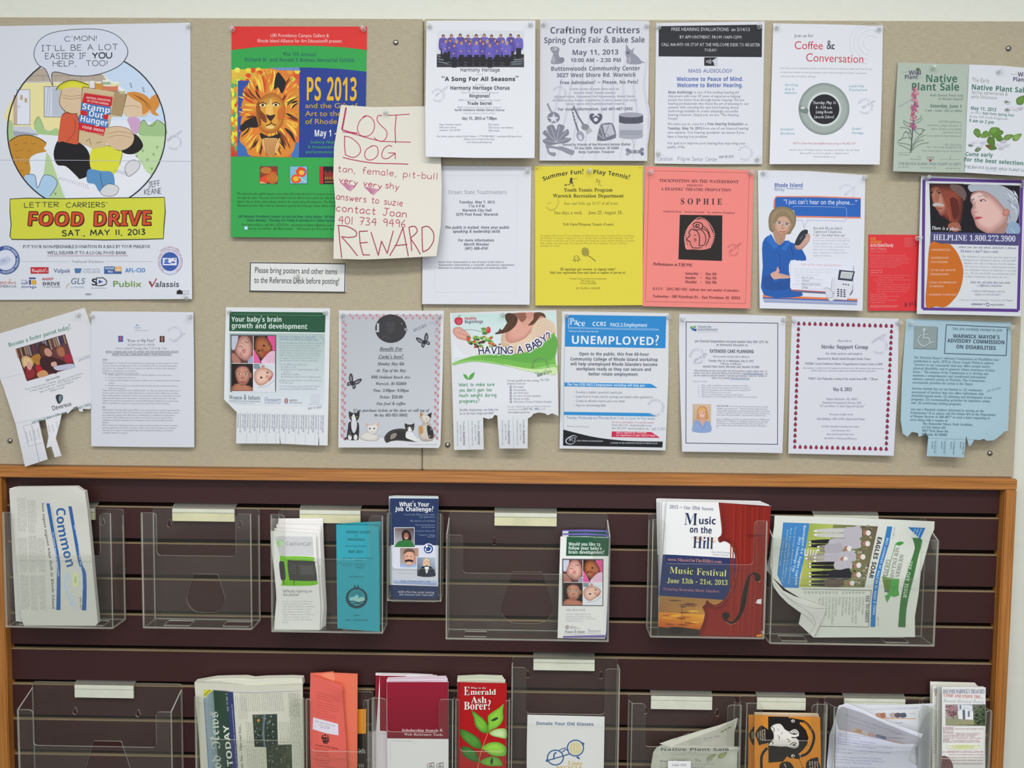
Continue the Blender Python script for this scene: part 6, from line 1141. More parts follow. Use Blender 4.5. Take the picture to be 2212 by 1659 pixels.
for i in range(14):x,y=R5.uniform(500,620),R5.uniform(370,420);blob([(x-14,y),(x,y-10),(x+14,y),(x,y+10)],R5.choice(['b89868','6c5a3c','8c7c54','c8b078']),2)
line([(150,245),(220,230),(290,235),(350,250)],6,'9aa4a8',True);[ell(365+i*6,222+(i%3)*22,16,12,['5c9444','78ac54','3c7434'][i%3],n=10)for i in range(6)];ell(420,234,22,32,'cf3040',n=16);ell(415,228,8,14,'dc6870',n=10)
poly(cat_rom([(88,545),(200,505),(320,475),(500,468),(700,460),(860,420),(980,330),(1052,265),(1060,500),(1062,655),(940,640),(700,600),(500,560),(300,535),(180,545),(88,570)],True,6),'6fb04a')
poly(cat_rom([(88,545),(250,520),(450,535),(650,580),(850,600),(1062,560),(1062,655),(940,640),(700,600),(500,560),(300,535),(180,548),(88,568)],True,6),'8cc46a');poly(cat_rom([(560,560),(720,590),(880,610),(1062,590),(1062,655),(960,655),(760,620)],True,6),'c4dca4')
poly(cat_rom([(360,490),(600,470),(860,430),(1058,290),(1060,480),(940,540),(760,545),(560,510)],True,6),'5ea444')
pb=cat_rom([(335,468),(420,458),(520,462),(620,458),(720,455),(800,438),(880,405),(960,350),(1025,312)],False,8)
for c,sw in(('e0e2ea',.5),('2c2c50',.17)):T('HAVING A BABY?',0,0,0,66,'h',c,path=pb,sw=sw)
softblob([(95,150),(105,120),(135,112),(165,118),(175,145),(165,175),(140,186),(112,178)],'c82c48','a82040',.7);line([(135,115),(140,98),(155,95)],6,'5c8c3c',True);line([(122,135),(135,175)],4,'e8a0b0',True);line([(150,135),(152,170)],4,'e8a0b0',True)
T('Healthy',192,136,306,27,'b','c84058',y1=134);T('Beginnings',193,168,370,28,'b','6c6478',y1=166)
blob([(182,655),(215,670),(228,708),(195,690)],'54a048',4);blob([(288,638),(270,690),(232,708),(245,665)],'54a048',4)
for s,x0,y,x1 in(('Want to make sure',138,770,475),('you don\u2019t gain too',142,822,450),('much weight during',142,872,494),('pregnancy?',145,928,335)):T(s.replace('\u2019',"'"),x0,y,x1,32,'h','5c9c78',y1=y-4,sw=.14)
T('Healthy Beginnings can help you',144,1008,514,22,'r','74788a',y1=1002);T('be in the best shape possible!',146,1042,475,22,'r','74788a',y1=1036)
T('You may qualify for this exciting,',597,724,908,16,'R','6a6c7c');T('NO-FEE',918,718,1002,18,'h','6c9c80',sw=.14);T('program if you are:',598,752,778,16,'R','6a6c7c')
for i,s in enumerate(('Overweight','Non-smoking','Age 18-40 years','Less than 14 weeks pregnant','Having one baby','Delivering at Women & Infants Hospital')):
    y=784+i*28.4;T(s,655+i,y,655+i+[104,124,147,262,153,362][i],16,'R','84869a');frame_r(624+i*.6,y-16,640+i*.6,y+2,2.5,'7c7e90');line([(628,y-8),(633,y-2),(643,y-18)],3,'7c7e90')
T('For more information, ask your doctor or nurse for',602,972,1015,14,'r','888a9c',y1=968);T('a brochure or call',604,998,748,14,'r','888a9c');T('(401) 793 - 8950',752,996,905,17,'b','6a6c7c');T('or visit',912,994,965,14,'r','888a9c');T('www.weightresearch.org',605,1026,813,15,'R','6a6c7c')
for x,y in((0,1106),(142,1100),(430,1094),(572,1090)):
    T('Healthy',x+176,y,x+178,18,'s','6ca080',y1=y+92);T('Beginnings',x+178,y+100,x+182,18,'b','5c5a78',y1=y+230);T('(401) 793 - 8950',x+146,y+34,x+150,15,'s','84869a',y1=y+194);T('www.weightresearch.org',x+118,y,x+122,14,'s','7a9c94',y1=y+236)
line([(228,1090),(236,1376)],2,'b0b8d0');line([(656,1060),(662,1366)],2,'b0b8d0')
stamp(915,578,62,'WARWICK PUBLIC LIBRARY','4c6c50',24,a0=160,span=330,date='MAR 14 2013',dl=(890,682,1028,640))

sheet('flyer','white and bright blue unemployment workshop flyer','flyer',[(1125,55),(1600,62),(2145,72),(2140,700),(2113,1384),(1600,1375),(1100,1366),(1110,700)],'d2d5e0',lift=.007,bumps=((2105,1380,150,.004),))
poly([(1155,88),(2120,103),(2112,408),(1150,392)],'2585c8')
T('Pa',1195,182,1275,62,'R','d0e0ee',hi=True);T('ce',1268,196,1348,58,'R','d0e0ee',hi=True);line([(1183,118),(1183,218),(2050,236)],3,'b8d4ea');line([(1190,118),(1190,208),(2050,226)],3,'b8d4ea');T('CCRI',1412,196,1545,40,'b','d0e0ee',hi=True);T('PACE.2.Employment',1583,200,1938,34,'b','d0e0ee',y1=205,hi=True)
T('Pathways to Advance Career Education',1186,252,1473,16,'b','a8cce8',y1=256);T('UNEMPLOYED?',1208,365,2055,78,'b','dce4f0',y1=380,hi=True)
for s,y,w,x in(('Open to the public, this free 60-hour',478,668,1621),('Community College of Rhode Island workshop',528,838,1621),('will help unemployed Rhode Islanders become',575,832,1620),('workplace ready so they can secure and',622,715,1618),('better retain employment.',670,482,1617)):ctr(s,x,y,w,30,'b','4a5068',.008)
poly([(1147,735),(1975,748),(2038,788),(1146,772)],'2c8ccc');T('The free CCRI PACE.2.Employment workshop will help you:',1173,766,1920,24,'b','d4e4f0',y1=776)
P_(['\u2022  Develop a realistic career/job search plan.','\u2022  Learn how to locate real job openings and submit online applications.','\u2022  Create an effective r\u00e9sum\u00e9 and cover letter.','\u2022  Improve interviewing skills.'],1233,838,1998,41.5,24,'s','6e7488',.008)
poly([(1143,1015),(1960,1028),(2032,1060),(1142,1045)],'2c8ccc');T('Tuesday, Wednesday and Thursday from 9 a.m. to 2 p.m. for four weeks.',1168,1082,2018,25,'s','5c8cc0',y1=1090)
T('For more information or to enroll contact:',1600,1122,2005,20,'s','c05078',y1=1128);T('Freda: 825-1167 - fsadubofour@ccri.edu',1600,1150,1980,20,'s','70748a',y1=1156);T('Kim: 825-2399 - kacolomey@ccri.edu',1600,1180,1955,20,'s','70748a',y1=1186);T('Visit www.ccri.edu/cwce/pace',1168,1158,1388,15,'s','8a8ea0',y1=1164)
poly([(1600,1203),(1980,1210),(2060,1264),(1597,1256)],'c82048');T('PACE is supported by a three-year',1643,1224,1933,17,'b','e4c0c8');T('U.S. Department of Labor TAACCCT Grant',1640,1248,2015,18,'b','e4c0c8',y1=1252)
poly(cat_rom([(1137,1185),(1250,1215),(1450,1260),(1700,1290),(1900,1298),(2087,1300)],False,4)+[(2083,1356),(1134,1338)],'14161c')
T('WCE',1188,1298,1262,40,'i','d0d4e0',hi=True);line([(1270,1255),(1230,1242),(1170,1275),(1165,1310),(1210,1325),(1255,1300)],9,'d0d4e0',True,taper=True);T('Center for Workforce and Community Education',1266,1298,1516,14,'b','a8acb8',y1=1302);T('A DIVISION OF THE COMMUNITY COLLEGE OF RHODE ISLAND',1583,1320,2038,14,'R','a8acb8',y1=1324)
stamp(2018,975,62,'WARWICK PUBLIC LIBRARY','9a9cb0',24,date='APR 17 2013',dl=(1982,1192,2115,1188));line([(1148,392),(1134,1338)],2,'5c84b4')

fr(1450,670,4.424)
sheet('flyer','white extended care flyer with dark border and small portrait of a blonde woman','flyer',[(78,35),(600,42),(1092,55),(1085,700),(1062,1366),(600,1358),(104,1352),(85,800),(72,300)],'d2d4e2',lift=.009,bumps=((100,1345,150,.004),(1055,1360,130,.005)))
frame_r(142,112,1018,1270,7,'4a4e64',.014,-.002);
for x,y,c in((182,155,'5c9c5c'),(212,150,'74ac6c'),(196,172,'3a6cac'),(218,178,'2c4c90')):rect(x,y,x+24,y+22,c)
T('FINANCIAL',252,170,388,20,'b','4c6084');T('INDEPENDENCE',252,196,446,20,'b','4c6084');T('WEALTH MANAGEMENT & INSURANCE',252,212,446,7,'s','a88c94')
for s,y,w,h,x in(('Join Financial Independence and guest speaker Stacy Shill, CLTC, for',310,702,23,577),('an informative discussion on',343,302,22,580)):ctr(s,x,y,w,h,'b','686a7a',.012)
ctr('EXTENDED CARE PLANNING',578,408,422,31,'b','44465a',.012);ctr('This one session workshop will be offered on:',575,453,355,18,'b','74768a',.01)
for s,y,w in(('Tuesday, May 14, or Wednesday, May 22, 2013',494,432),('7:00 p.m. to 8:00 p.m.',522,202),('Warwick Public Library, 600 Sandy Lane, Warwick, RI 02889',550,540)):ctr(s,572,y,w,20,'b','5c5e70',.012)
for s,y,w in(('These workshops are open to the public with limited seating so please register early.  To',588,700),('reserve a seat, call or email Patti Watson at 401-681-4825 or patti@financialinds.com.  You',611,710),('can also register by using the comment \u201cExtended Care Workshop\u201d under the \u201cContact Us\u201d',634,706),('section of our website www.financialinds.com',657,364)):ctr(s,567,y,w,17,'b','6a6c7e',.01)
line([(690,614),(885,618)],3,'7090c8');line([(566,663),(750,666)],3,'7090c8')
T('Topics to be covered:',203,686,346,15,'s','8a8c9c');P_(['1.    What exactly is extended care and why is planning so important?','2.    What are the chances of my needing it, and if I do, who provides it?','3.    What are the potential costs and funding sources for extended care?','4.    What does Medicare cover or not cover?','5.    When is extended (long term care insurance appropriate?','6.    What happens to me and my family if there is no extended care plan in place?'],257,724,822,21.4,14,'s','74768a',.008)
grad([(206,896),(382,898),(376,1164),(204,1162)],['c8b094','d0b49c','c4a484','b89c84'],3)
softblob([(248,1010),(250,950),(290,918),(335,935),(348,990),(345,1040),(250,1040)],'d09c5c','b07c40',.6);blob([(275,1020),(322,1020),(325,1075),(298,1100),(270,1075)],'c89880');softblob([(262,970),(295,950),(325,970),(322,1010),(300,1035),(275,1025),(262,1000)],'dcae98','c89480',.6);blob([(255,960),(290,925),(330,950),(325,965),(290,955),(262,985)],'d8a868')
ell(280,982,5,3,'4c3c3c',n=8);ell(308,984,5,3,'4c3c3c',n=8);line([(280,1005),(295,1014),(312,1007)],5,'e8e0e0',True);blob([(210,1160),(212,1090),(240,1045),(285,1080),(300,1110),(330,1060),(372,1080),(376,1162)],'88a0cc',3);poly([(275,1050),(322,1050),(300,1115)],'d0a090');line([(240,1050),(300,1130)],4,'6c84b4');line([(345,1055),(305,1130)],4,'6c84b4');line([(300,1120),(300,1160)],3,'6c84b4')
T('Stacy Anne Shill',435,922,545,16,'b','6a6c7e');T('has over 20 years of experience in the areas of health,',552,924,928,15,'s','7c7e90',y1=930)
P_(['disability, and long term care.   With her expertise in plan and policy','design, health underwriting, and market awareness, Stacy is an excellent','resource on extended care and has conducted numerous workshops to','help educate the general public on this important and timely topic.'],435,945,942,20.5,15,'s','7c7e90',.012);P_(['Stacy is Certified in Long Term Care planning (CLTC) and is affiliated with','the National LTC Network, an organization dedicated to the marketing','of long term care products with knowledge, ethics, and excellence.  A','native of Maine, Stacy and her family recently relocated to Barrington,','RI.'],432,1046,942,20,15,'s','7c7e90',.012)
stamp(250,440,55,'WARWICK PUBLIC LIBRARY','a0a2b8',24,a0=170,span=320,date='APR 30 2013',dl=(225,495,350,425))

sheet('flyer','white stroke support group flyer bordered with red ladybirds','flyer',[(1152,58),(1600,66),(2175,82),(2165,700),(2126,1392),(1600,1380),(1118,1370),(1132,700)],'d2d4e4',lift=.009,bumps=((2115,1385,150,.006),))
def bug(x,y):ell(x,y+1,15,16,'8c2444',n=12);ell(x,y-15,8,7,'3c1420',n=8);line([(x-16,y-8),(x+16,y+10)],3,'4c1c2c');line([(x+16,y-8),(x-16,y+10)],3,'4c1c2c');ell(x,y,11,12,'9c2a4c',n=10)
for i in range(18):bug(1218+i*52.3,130+i*1.35);bug(1180+i*51.5,1308+i*1.2)
for i in range(1,22):bug(1218-i*1.75,130+i*53.5);bug(2107-i*2.4,153+i*53.4)
for s,y,w,h,x,f,c in(('Please join us',300,132,19,1658,'r','7c7e90'),('Stroke Support Group',368,450,38,1657,'r','4e5064'),('For stroke survivors and caregivers',424,352,21,1653,'r','74768a'),('Sponsored by Rhode Island Hospital Stroke Center',473,515,21,1651,'r','6a6c80'),('WHERE: Leone Conference Room- Comprehensive Cancer Center at RIH',522,742,21,1650,'r','6a6c80'),('(Free parking is available in the APC parking lot with direct access to this conference room; please note that',560,768,13,1647,'r','74768a'),('parking in this area is open and not subject to any restrictions when this group meets.)',584,618,13,1647,'r','74768a'),('WHEN: 2nd Wednesday evening of the month from 6:00 - 7:30 pm',665,664,21,1643,'r','6a6c80'),('May 8, 2013',772,182,33,1636,'r','4e5064'),('Meghan Duckworth, MS, OTR/L',858,305,21,1630,'r','9a9cac'),('Outpatient Occupational Therapy, RIH',892,372,20,1630,'r','9a9cac'),('\u201cOT and Stroke: In Acute Stage and Beyond\u201d',926,438,22,1632,'i','7c7e90'),('Discussion to follow led by',1004,228,19,1626,'r','9496a8'),('Julie Hinttlinger, MSW, LCSW, Clinical Social Worker',1048,462,20,1622,'r','8c8ea0'),('For further information or questions please contact:',1118,362,16,1618,'r','7c7e90'),('Naomi Thornmanian Marsh',1156,184,14,1620,'r','7c7e90'),('Rhode Island Hospital Stroke Center',1192,262,15,1618,'r','7c7e90'),('401 444-8237 or NThornmanian@lifespan.org',1232,310,15,1618,'r','74768a')):ctr(s,x,y,w,h,f,c,.008)
stamp(1990,340,60,'WARWICK PUBLIC LIBRARY','b8bacb',22,date='MAY 03 2013',dl=(1945,300,2055,240))

fr(1930,670,5.028)
PD=[(138,92),(700,112),(1280,132),(1270,700),(1245,1310),(1200,1320),(1180,1345),(1120,1395),(1080,1415),(1010,1418),(985,1398),(930,1412),(880,1405),(850,1455),(820,1480),(790,1365),(765,1600),(360,1585),(378,1378),(350,1330),(320,1360),(275,1375),(265,1335),(200,1322),(175,1350),(155,1375),(100,1340),(78,1190),(95,700)]
sheet('flyer','pale blue disabilities commission notice with torn bottom edge, at lower right of the board','flyer',PD,'a5c2cf',lift=.010,bumps=((150,1370,130,.010),(820,1470,90,.006),(1240,1310,150,.008)),pw=1.4)
TB='54727e';T('x',0,0,1,.1,'s','a5c2cf')
rect(225,178,484,422,'6c8086',.03,-.04);rect(228,170,474,412,'8c9a9c',.03,-.04)
for dx,dy,c in((4,5,'5c6c70'),(0,0,'b4c2c4')):
    ell(336+dx,212+dy,17,17,c);line([(334+dx,225+dy),(326+dx,300+dy),(385+dx,305+dy),(400+dx,355+dy),(440+dx,348+dy)],12,c);line([(330+dx,265+dy),(372+dx,268+dy)],9,c);line([(305+dx,268+dy),(272+dx,310+dy),(290+dx,370+dy),(340+dx,390+dy),(390+dx,360+dy)],11,c,True)
q=[(575,158),(1238,188),(1225,493),(554,470)]
for i in range(4):line([q[i],q[(i+1)%4]],9,'4c5c74')
T('You are cordially invited to join',638,214,1182,28,'b','5a7684',y1=232,it=.2)
for s,x0,y0,x1,y1 in(('WARWICK MAYOR\u2019S',646,300,1155,314),('ADVISORY COMMISSION',584,348,1210,370),('ON DISABILITIES',680,415,1112,432)):T(s,x0,y0,x1,40,'b','3c4a5c',y1=y1,hi=True)
def para_fit(lines,x0s,x1s,y0,dy,h,f,c,sl):
    for i,s in enumerate(lines):T(s,x0s[i]if isinstance(x0s,list)else x0s-i*2.2,y0+i*dy,x1s[i],h,f,c,y1=y0+i*dy+sl*(x1s[i]-200))
para_fit(['The Warwick Mayor\u2019s Advisory Commission on Disabilities was','established in April, 1978 by Mayor Joseph Walsh to address','\u201cbarriers in our community that may affect mental and/or','physical disabilities and to generate citizen awareness of these','issues.\u201d The purpose of the Commission is to develop and','maintain a comprehensive and coordinated information/','advisory network system in Warwick. The Commission','recommends priorities for action to the Mayor.'],220,[1145,1092,1052,1100,1030,1012,995,873],524,38.8,25,'R',TB,.028)
para_fit(['Services include but are not limited to: (1) continuous','assessment of barriers that may affect individuals with','disability/special needs; (2) planning and development of new','programs; (3) recommending priorities for legislative action','and; (4) monitoring existing programs.'],200,[965,980,1072,1052,745],860,39,25,'R',TB,.028)
para_fit(['Are you a Warwick resident interested in serving on the','Commission? If so, please call Pat Seltzer RN in the Department','of Human Services at 468-4077 or send a letter requesting to','serve along with a resume to:'],188,[982,1112,1048,595],1086,38,25,'R',TB,.026)
para_fit(['The Honorable Mayor Scott Avedisian','c/o Pat Seltzer RN','3027 West Shore Rd.','Warwick, RI 02886'],[315,310,310,308],[860,570,602,582],1242,39,25,'R',TB,.02)
line([(378,1388),(880,1408)],2,'7c98a4');[line([(475+i*96,1395+i*3),(462+i*96,1590)],1.5,'86a2ae')for i in range(3)]
for i in range(4):T('Pat Seltzer RN',448+i*103,1418+i*4,440+i*103,15,'b','5a7684',y1=1552+i*4);T('468-4077',418+i*103,1424,412+i*103,14,'b','5a7684',y1=1505)
T('APR 29 2013',1015,890,1170,20,'b','93adba',y1=850)
# ---------------------------------------------------------------- papers in the holders
R6=random.Random(5)
WD='the of and to in is for on with as by at from this that be are was it all new city school state people work local news more than will can open year home time over book page care help life read'.split()
def filler(n):
    s=' '.join(R6.choice(WD)for _ in range(n));return s[:int(n*4.2)]
def column(x0,y0,x1,y1,n,c='8c8c88',up=False,h=None,words=9,skew=0):
    "a column of newsprint turned sideways: n lines side by side from x0 to x1, each running from y0 to y1"
    for i in range(n):
        x=x0+(x1-x0)*(i+.5)/n;h_=h or abs(x1-x0)/n*.5;yy=y1-(y1-y0)*(R6.random()*.5 if i%6==5 else 0)
        T(filler(words),x+(skew if up else 0),(y1 if up else y0),x+(0 if up else skew),h_,'r',c,y1=(y0 if up else yy))
GB=1.3
fr(0,1000,3.95)
nb=sheet('newspaper','folded newspaper with a blue masthead turned sideways, in the far left holder','newspaper',[(78,235),(130,205),(650,200),(700,235),(722,240),(745,400),(770,650),(800,1000),(835,1365),(815,1390),(205,1390),(180,1310),(150,900),(105,500)],'bdbdb5',Y=.040,lift=.006,gain=GB,th=.010,faint=False,bumps=((250,420,40,-.004),(700,320,30,.003)))
for(a,b)in(((395,345),(480,1255)),((583,370),(700,1258))):
    P0=cat_rom([(a[0],a[1]),(a[0]+40,a[1]+230),(a[0]+85,a[1]+480),(b[0]+5,b[1]-300),(b[0],b[1])],False,5);P1=cat_rom([(a[0]+28,a[1]),(a[0]+68,a[1]+230),(a[0]+115,a[1]+480),(b[0]+36,b[1]-300),(b[0]+36,b[1])],False,5);poly(P0+P1[::-1],'2c5890')
T('Common',0,0,0,78,'b','2c5890',path=cat_rom([(478,380),(492,560),(530,740),(572,900)],False,8),hi=True)
T('Ground',0,0,0,46,'c','a4bcdc',path=cat_rom([(555,930),(545,1050),(580,1150),(620,1230)],False,5));line([(560,900),(610,1010),(560,1090),(640,1150),(600,1200),(655,1250)],5,'a4bcdc',True)
ell(642,995,24,62,'c4cc8c');T('FREE',636,968,636,14,'b','4c78b0',y1=1025)
T('New report exposes wage theft in Rhode Island',0,0,0,22,'R','5c5c5c',path=cat_rom([(352,340),(378,560),(418,800),(440,1060),(446,1245)],False,8))
T('Your Community Newspaper For Working Families',0,0,0,13,'b','b8c8dc',path=cat_rom([(445,590),(470,760),(495,970)],False,4));T('Your Economic Newspaper For Working Families',0,0,0,13,'b','b8c8dc',path=cat_rom([(625,530),(665,700),(700,1080)],False,4))
T('Putting The Movement Back in the Labor Movement',0,0,0,11,'i','8c8c8c',path=cat_rom([(432,370),(460,520),(490,670)],False,4));T('APRIL 2013',678,1140,684,14,'r','6a6a6a',y1=1250)
for x0,y0,x1,y1,n in((140,300,215,590,6),(225,320,300,600,6),(150,640,225,930,6),(235,620,310,930,6),(315,640,375,930,5),(165,960,240,1250,6),(250,960,320,1260,6),(325,960,380,1250,4)):column(x0,y0,x1,y1,n,'94948f',skew=14)
sheet('page_edge','','',[(75,222),(140,250),(260,262),(480,270),(690,320),(722,245),(640,238),(650,203),(130,203)],'d4d6ce',Y=.034,lift=0,gain=GB,part_of=nb)
line([(150,235),(400,245),(700,262)],3,'9c9c94');line([(120,215),(400,225),(650,228)],3,'a4a49c');line([(690,320),(712,258)],5,'8c7c6c')
sheet('back_page','','',[(80,240),(190,260),(200,900),(205,1388),(190,1358),(135,1350),(110,900)],'bcbcb6',Y=.030,lift=.004,gain=GB,part_of=nb)

fr(560,1040,4.6075)
gW='white hearing service leaflets in the third upper holder'
P0=[(190,368),(636,366),(642,620),(655,900),(672,1250),(664,1440),(240,1440),(220,900)]
Lw=[('highest and rearmost white leaflet of the stack left of the turquoise programme',P0,.012),('white leaflet second from the back of the stack in the third upper holder',[(185,400),(632,398),(640,640),(655,940),(668,1250),(650,1445),(230,1445),(215,900)],.018),
      ('white leaflet in the middle of the stack in the third upper holder',[(170,425),(608,432),(625,640),(640,980),(650,1250),(636,1460),(200,1460),(190,900)],.028),('white leaflet just behind the front one with the green phone picture',[(150,465),(600,488),(612,700),(620,980),(640,1250),(620,1474),(180,1476),(160,900)],.036)]
for lab,P,Y in Lw:sheet('leaflet',lab,'leaflet',P,'d6d4d8',Y=Y,lift=.002,gain=GB,group=gW,bumps=((400,900,60,.003),))
sheet('leaflet','front white leaflet with a black phone on a green square','leaflet',[(112,490),(340,508),(565,520),(568,700),(582,850),(595,1050),(610,1250),(602,1480),(143,1480),(160,1300),(172,1150),(150,900),(125,700)],'d2d2d4',Y=.045,lift=0,gain=GB,group=gW,bumps=((380,900,70,.004),(360,1300,50,-.002)))
poly([(155,560),(190,545),(530,550),(545,740),(205,740)],'bcbcbe');ell(210,615,38,36,'98c084');ell(222,620,22,20,'b4c4a8');line([(200,585),(245,620),(215,645)],4,'c8d8c0',True);T('CaptionCall',265,636,515,36,'l','74767a',y1=640,hi=True);T('Life is calling',370,662,515,11,'s','a8bca0')
blob([(205,760),(260,745),(530,752),(545,790),(565,960),(560,1030),(240,1036),(225,1000)],'6cb022');blob([(198,810),(225,795),(248,810),(262,960),(235,985),(212,960)],'343434',4);blob([(282,795),(330,785),(540,795),(555,820),(575,970),(550,990),(330,985),(298,960)],'3c3b3a',4)
poly([(395,830),(540,838),(552,930),(410,930)],'4c4a48');[line([(420,850+i*16),(525,856+i*16)],3,'5c5a56')for i in range(5)];[ell(322+(i%3)*18,840+(i//3)*24,4,4,'6c6c6a',n=8)for i in range(12)];line([(240,980),(250,1030)],6,'2c2c2c');line([(345,985),(345,1030)],6,'2c2c2c')
T('Difficulty hearing on',235,1104,528,26,'l','6c6e74');T('the phone?',235,1140,398,26,'l','6c6e74')
P_(['Do you or someone you know have','trouble hearing on the telephone?','With CaptionCall you can understand','every word of every phone call. Its','large easy-to-read screen quickly','displays written captions of what your','callers say, making it easy for you','to enjoy your phone calls with your','friends.'],232,1200,550,26,15,'s','9c9ca2',-.004)
gv=sheet('leaflet','turquoise folded programme standing at the right of the third upper holder','leaflet',[(766,428),(1155,442),(1192,446),(1196,900),(1200,1497),(1000,1480),(778,1462),(770,900)],'2f93a2',Y=.046,lift=.002,gain=GB)
line([(1155,448),(1190,450),(1195,640)],3,'1c5c68')
for s,y,w,x,h,f in(('VEDANTA SOCIETY',516,248,986,24,'b'),('OF',552,34,963,22,'s'),('PROVIDENCE',590,175,965,24,'b'),('MONTHLY ANNOUNCEMENT',652,215,960,15,'m'),('MAY 2013',712,148,960,26,'b'),('Sun. May 5 - Vedanta Classical',768,305,982,13,'R'),('Concert',790,80,990,13,'R'),('Sat. June 1 - DAY LONG',840,224,940,13,'R'),('RETREAT',864,80,1002,13,'R'),('SEE OTHER SIDE',955,145,963,13,'m'),('Minister',1338,66,970,15,'R'),('SWAMI  YOGATMANANDA',1388,230,970,16,'m')):ctr(s,x,y,w,h,f,'1c4a54',.006)
ell(970,1160,108,104,'1c3c44',n=36);ell(970,1155,84,82,'2f8a98',n=32);ell(968,1052,26,24,'1c3c44');ell(968,1040,12,12,'2f93a2');[line([(970+20*math.cos(a),1130+20*math.sin(a)),(970+70*math.cos(a),1140+64*math.sin(a))],3,'1c4a54')for a in[math.pi+i*.26 for i in range(13)]]
blob([(900,1160),(940,1150),(980,1130),(990,1160),(1030,1150),(1050,1180),(990,1200),(920,1190)],'8ab8b4');line([(895,1200),(940,1190),(990,1205),(1045,1190)],8,'1c3c44',True);line([(900,1225),(960,1212),(1030,1225)],8,'1c3c44',True)
sheet('back_page','','',[(768,422),(1000,406),(1212,398),(1212,900),(1208,1425),(1195,1440),(1150,900),(1150,445)],'2a8c9c',Y=.034,lift=0,gain=GB,part_of=gv)

gJ='dark blue job help leaflets in the small pocket'
for i,lab in enumerate(('rearmost leaflet in the small pocket, only its white top edge showing','dark blue job leaflet second from the back of the small pocket','dark blue job leaflet right behind the front one in the small pocket')):
    sheet('leaflet',lab,'leaflet',[(1290+i*4,150+i*5),(1350,144+i*5),(1776+i*3,150+i*5),(1780,1150),(1300+i*8,1150)],'c8d4e0',Y=.014+i*.009,lift=0,gain=GB,th=.006,group=gJ)
    poly([(1292+i*4,170+i*4),(1782,166+i*4),(1782,640),(1296+i*4,640)],'1f3156');poly([(1296+i*4,1030),(1782,1030),(1780,1150),(1306+i*4,1150)],'1f3156')
NV='1e2f55'
sheet('leaflet','front dark blue job challenge leaflet with three small portraits','leaflet',[(1302,168),(1784,172),(1784,640),(1776,1172),(1332,1172),(1310,640)],NV,Y=.041,lift=0,gain=GB,group=gJ)
for i in range(22):a=math.pi+i*.15;line([(1560+60*math.cos(a),600+60*math.sin(a)),(max(1306,min(1782,1560+420*math.cos(a))),max(176,600+420*math.sin(a)))],4,'243a64')
poly([(1312,632),(1784,636),(1780,1044),(1326,1030)],'c6c8d4');T('What\u2019s Your',1393,246,1692,42,'b','dfe4ee',y1=250,hi=True);T('Job Challenge?',1355,294,1735,42,'b','dfe4ee',y1=299,hi=True)
for s,x0,y in(('I need help filling out an online',1442,337),('job application.',1596,360),('My resume\u2019s not working.',1502,400),('I\u2019m nervous about a',1556,440),('job interview.',1615,462),('I need to find a job.',1556,500),('I want to change',1588,540),('careers.',1672,558)):T(s,x0,y,1752,17,'s','9ca8be')
frame_r(1345,460,1542,654,7,'c8cad0');grad([(1348,463),(1540,463),(1540,652),(1348,652)],['6c5c5c','3c2c2c','8c8c90','b4b4bc'],3);softblob([(1425,500),(1460,480),(1495,500),(1515,560),(1500,600),(1440,600),(1420,550)],'2c1c18','1c1210',.6);ell(1463,545,26,36,'a87058',c2='7c4c3c');line([(1448,560),(1463,568),(1478,560)],5,'e8e0d8',True);blob([(1352,640),(1380,600),(1440,585),(1500,585),(1538,630),(1538,652),(1352,652)],'2c6a34',3);ell(1452,538,4,3,'1c1010',n=8);ell(1474,538,4,3,'1c1010',n=8)
frame_r(1398,660,1588,856,7,'d0d2d8');grad([(1401,663),(1586,663),(1586,853),(1401,853)],['8c7c78','a08078','b88c7c','9c9ca0'],3);softblob([(1440,730),(1455,690),(1490,675),(1530,690),(1548,740),(1535,800),(1490,830),(1450,800)],'d09c84','b07c64',.6);blob([(1435,730),(1445,685),(1490,668),(1540,685),(1552,740),(1535,710),(1490,700),(1450,715)],'5c4a40');blob([(1450,785),(1490,775),(1530,785),(1525,802),(1490,796),(1455,802)],'2c2020');line([(1465,812),(1490,820),(1515,812)],6,'e8dcd4',True);[ell(x,745,15,11,'b8988c',n=12)for x in(1472,1512)];[ell(x,745,5,5,'3c2c2c',n=8)for x in(1472,1512)];blob([(1405,852),(1430,815),(1490,850),(1540,820),(1584,852)],'8ca4cc',3)
frame_r(1568,752,1755,946,7,'d0d2d8');grad([(1571,755),(1753,755),(1753,943),(1571,943)],['7c88a0','a8b4c4','5c6880','2c3444'],3);softblob([(1630,810),(1645,770),(1680,765),(1695,800),(1690,860),(1640,860)],'dcc8a0','b89c74',.6);ell(1664,812,22,28,'d4a890',c2='b88c78',n=16);blob([(1590,943),(1600,870),(1645,840),(1700,845),(1740,880),(1745,943)],'1c2030',3);poly([(1645,850),(1690,850),(1668,943)],'d8dce4');blob([(1680,900),(1740,890),(1750,943),(1660,943)],'242a3c')
ell(1684,672,57,56,'d0d4e0',n=28);ell(1684,672,47,46,'1f3f7c',n=28);ell(1668,645,13,13,'dfe4ee',n=12);line([(1655,665),(1660,695),(1700,695),(1715,665)],11,'dfe4ee',True);line([(1690,645),(1715,660)],6,'dfe4ee')
grad([(1335,975),(1768,978),(1765,1032),(1338,1012)],['c0c8dc','c0c8dc','7c94c0','7c94c0'],2);T('http://www.askri.org',1408,1002,1698,24,'s','50546c',y1=1006);T('AskRI offers free career tutoring',1380,1108,1742,21,'b','b8bccc',y1=1116);T('and resources from Tutor.com!',1392,1134,1735,21,'b','b8bccc',y1=1142)
line([(1390,912),(1560,915)],3,'a8aabc')

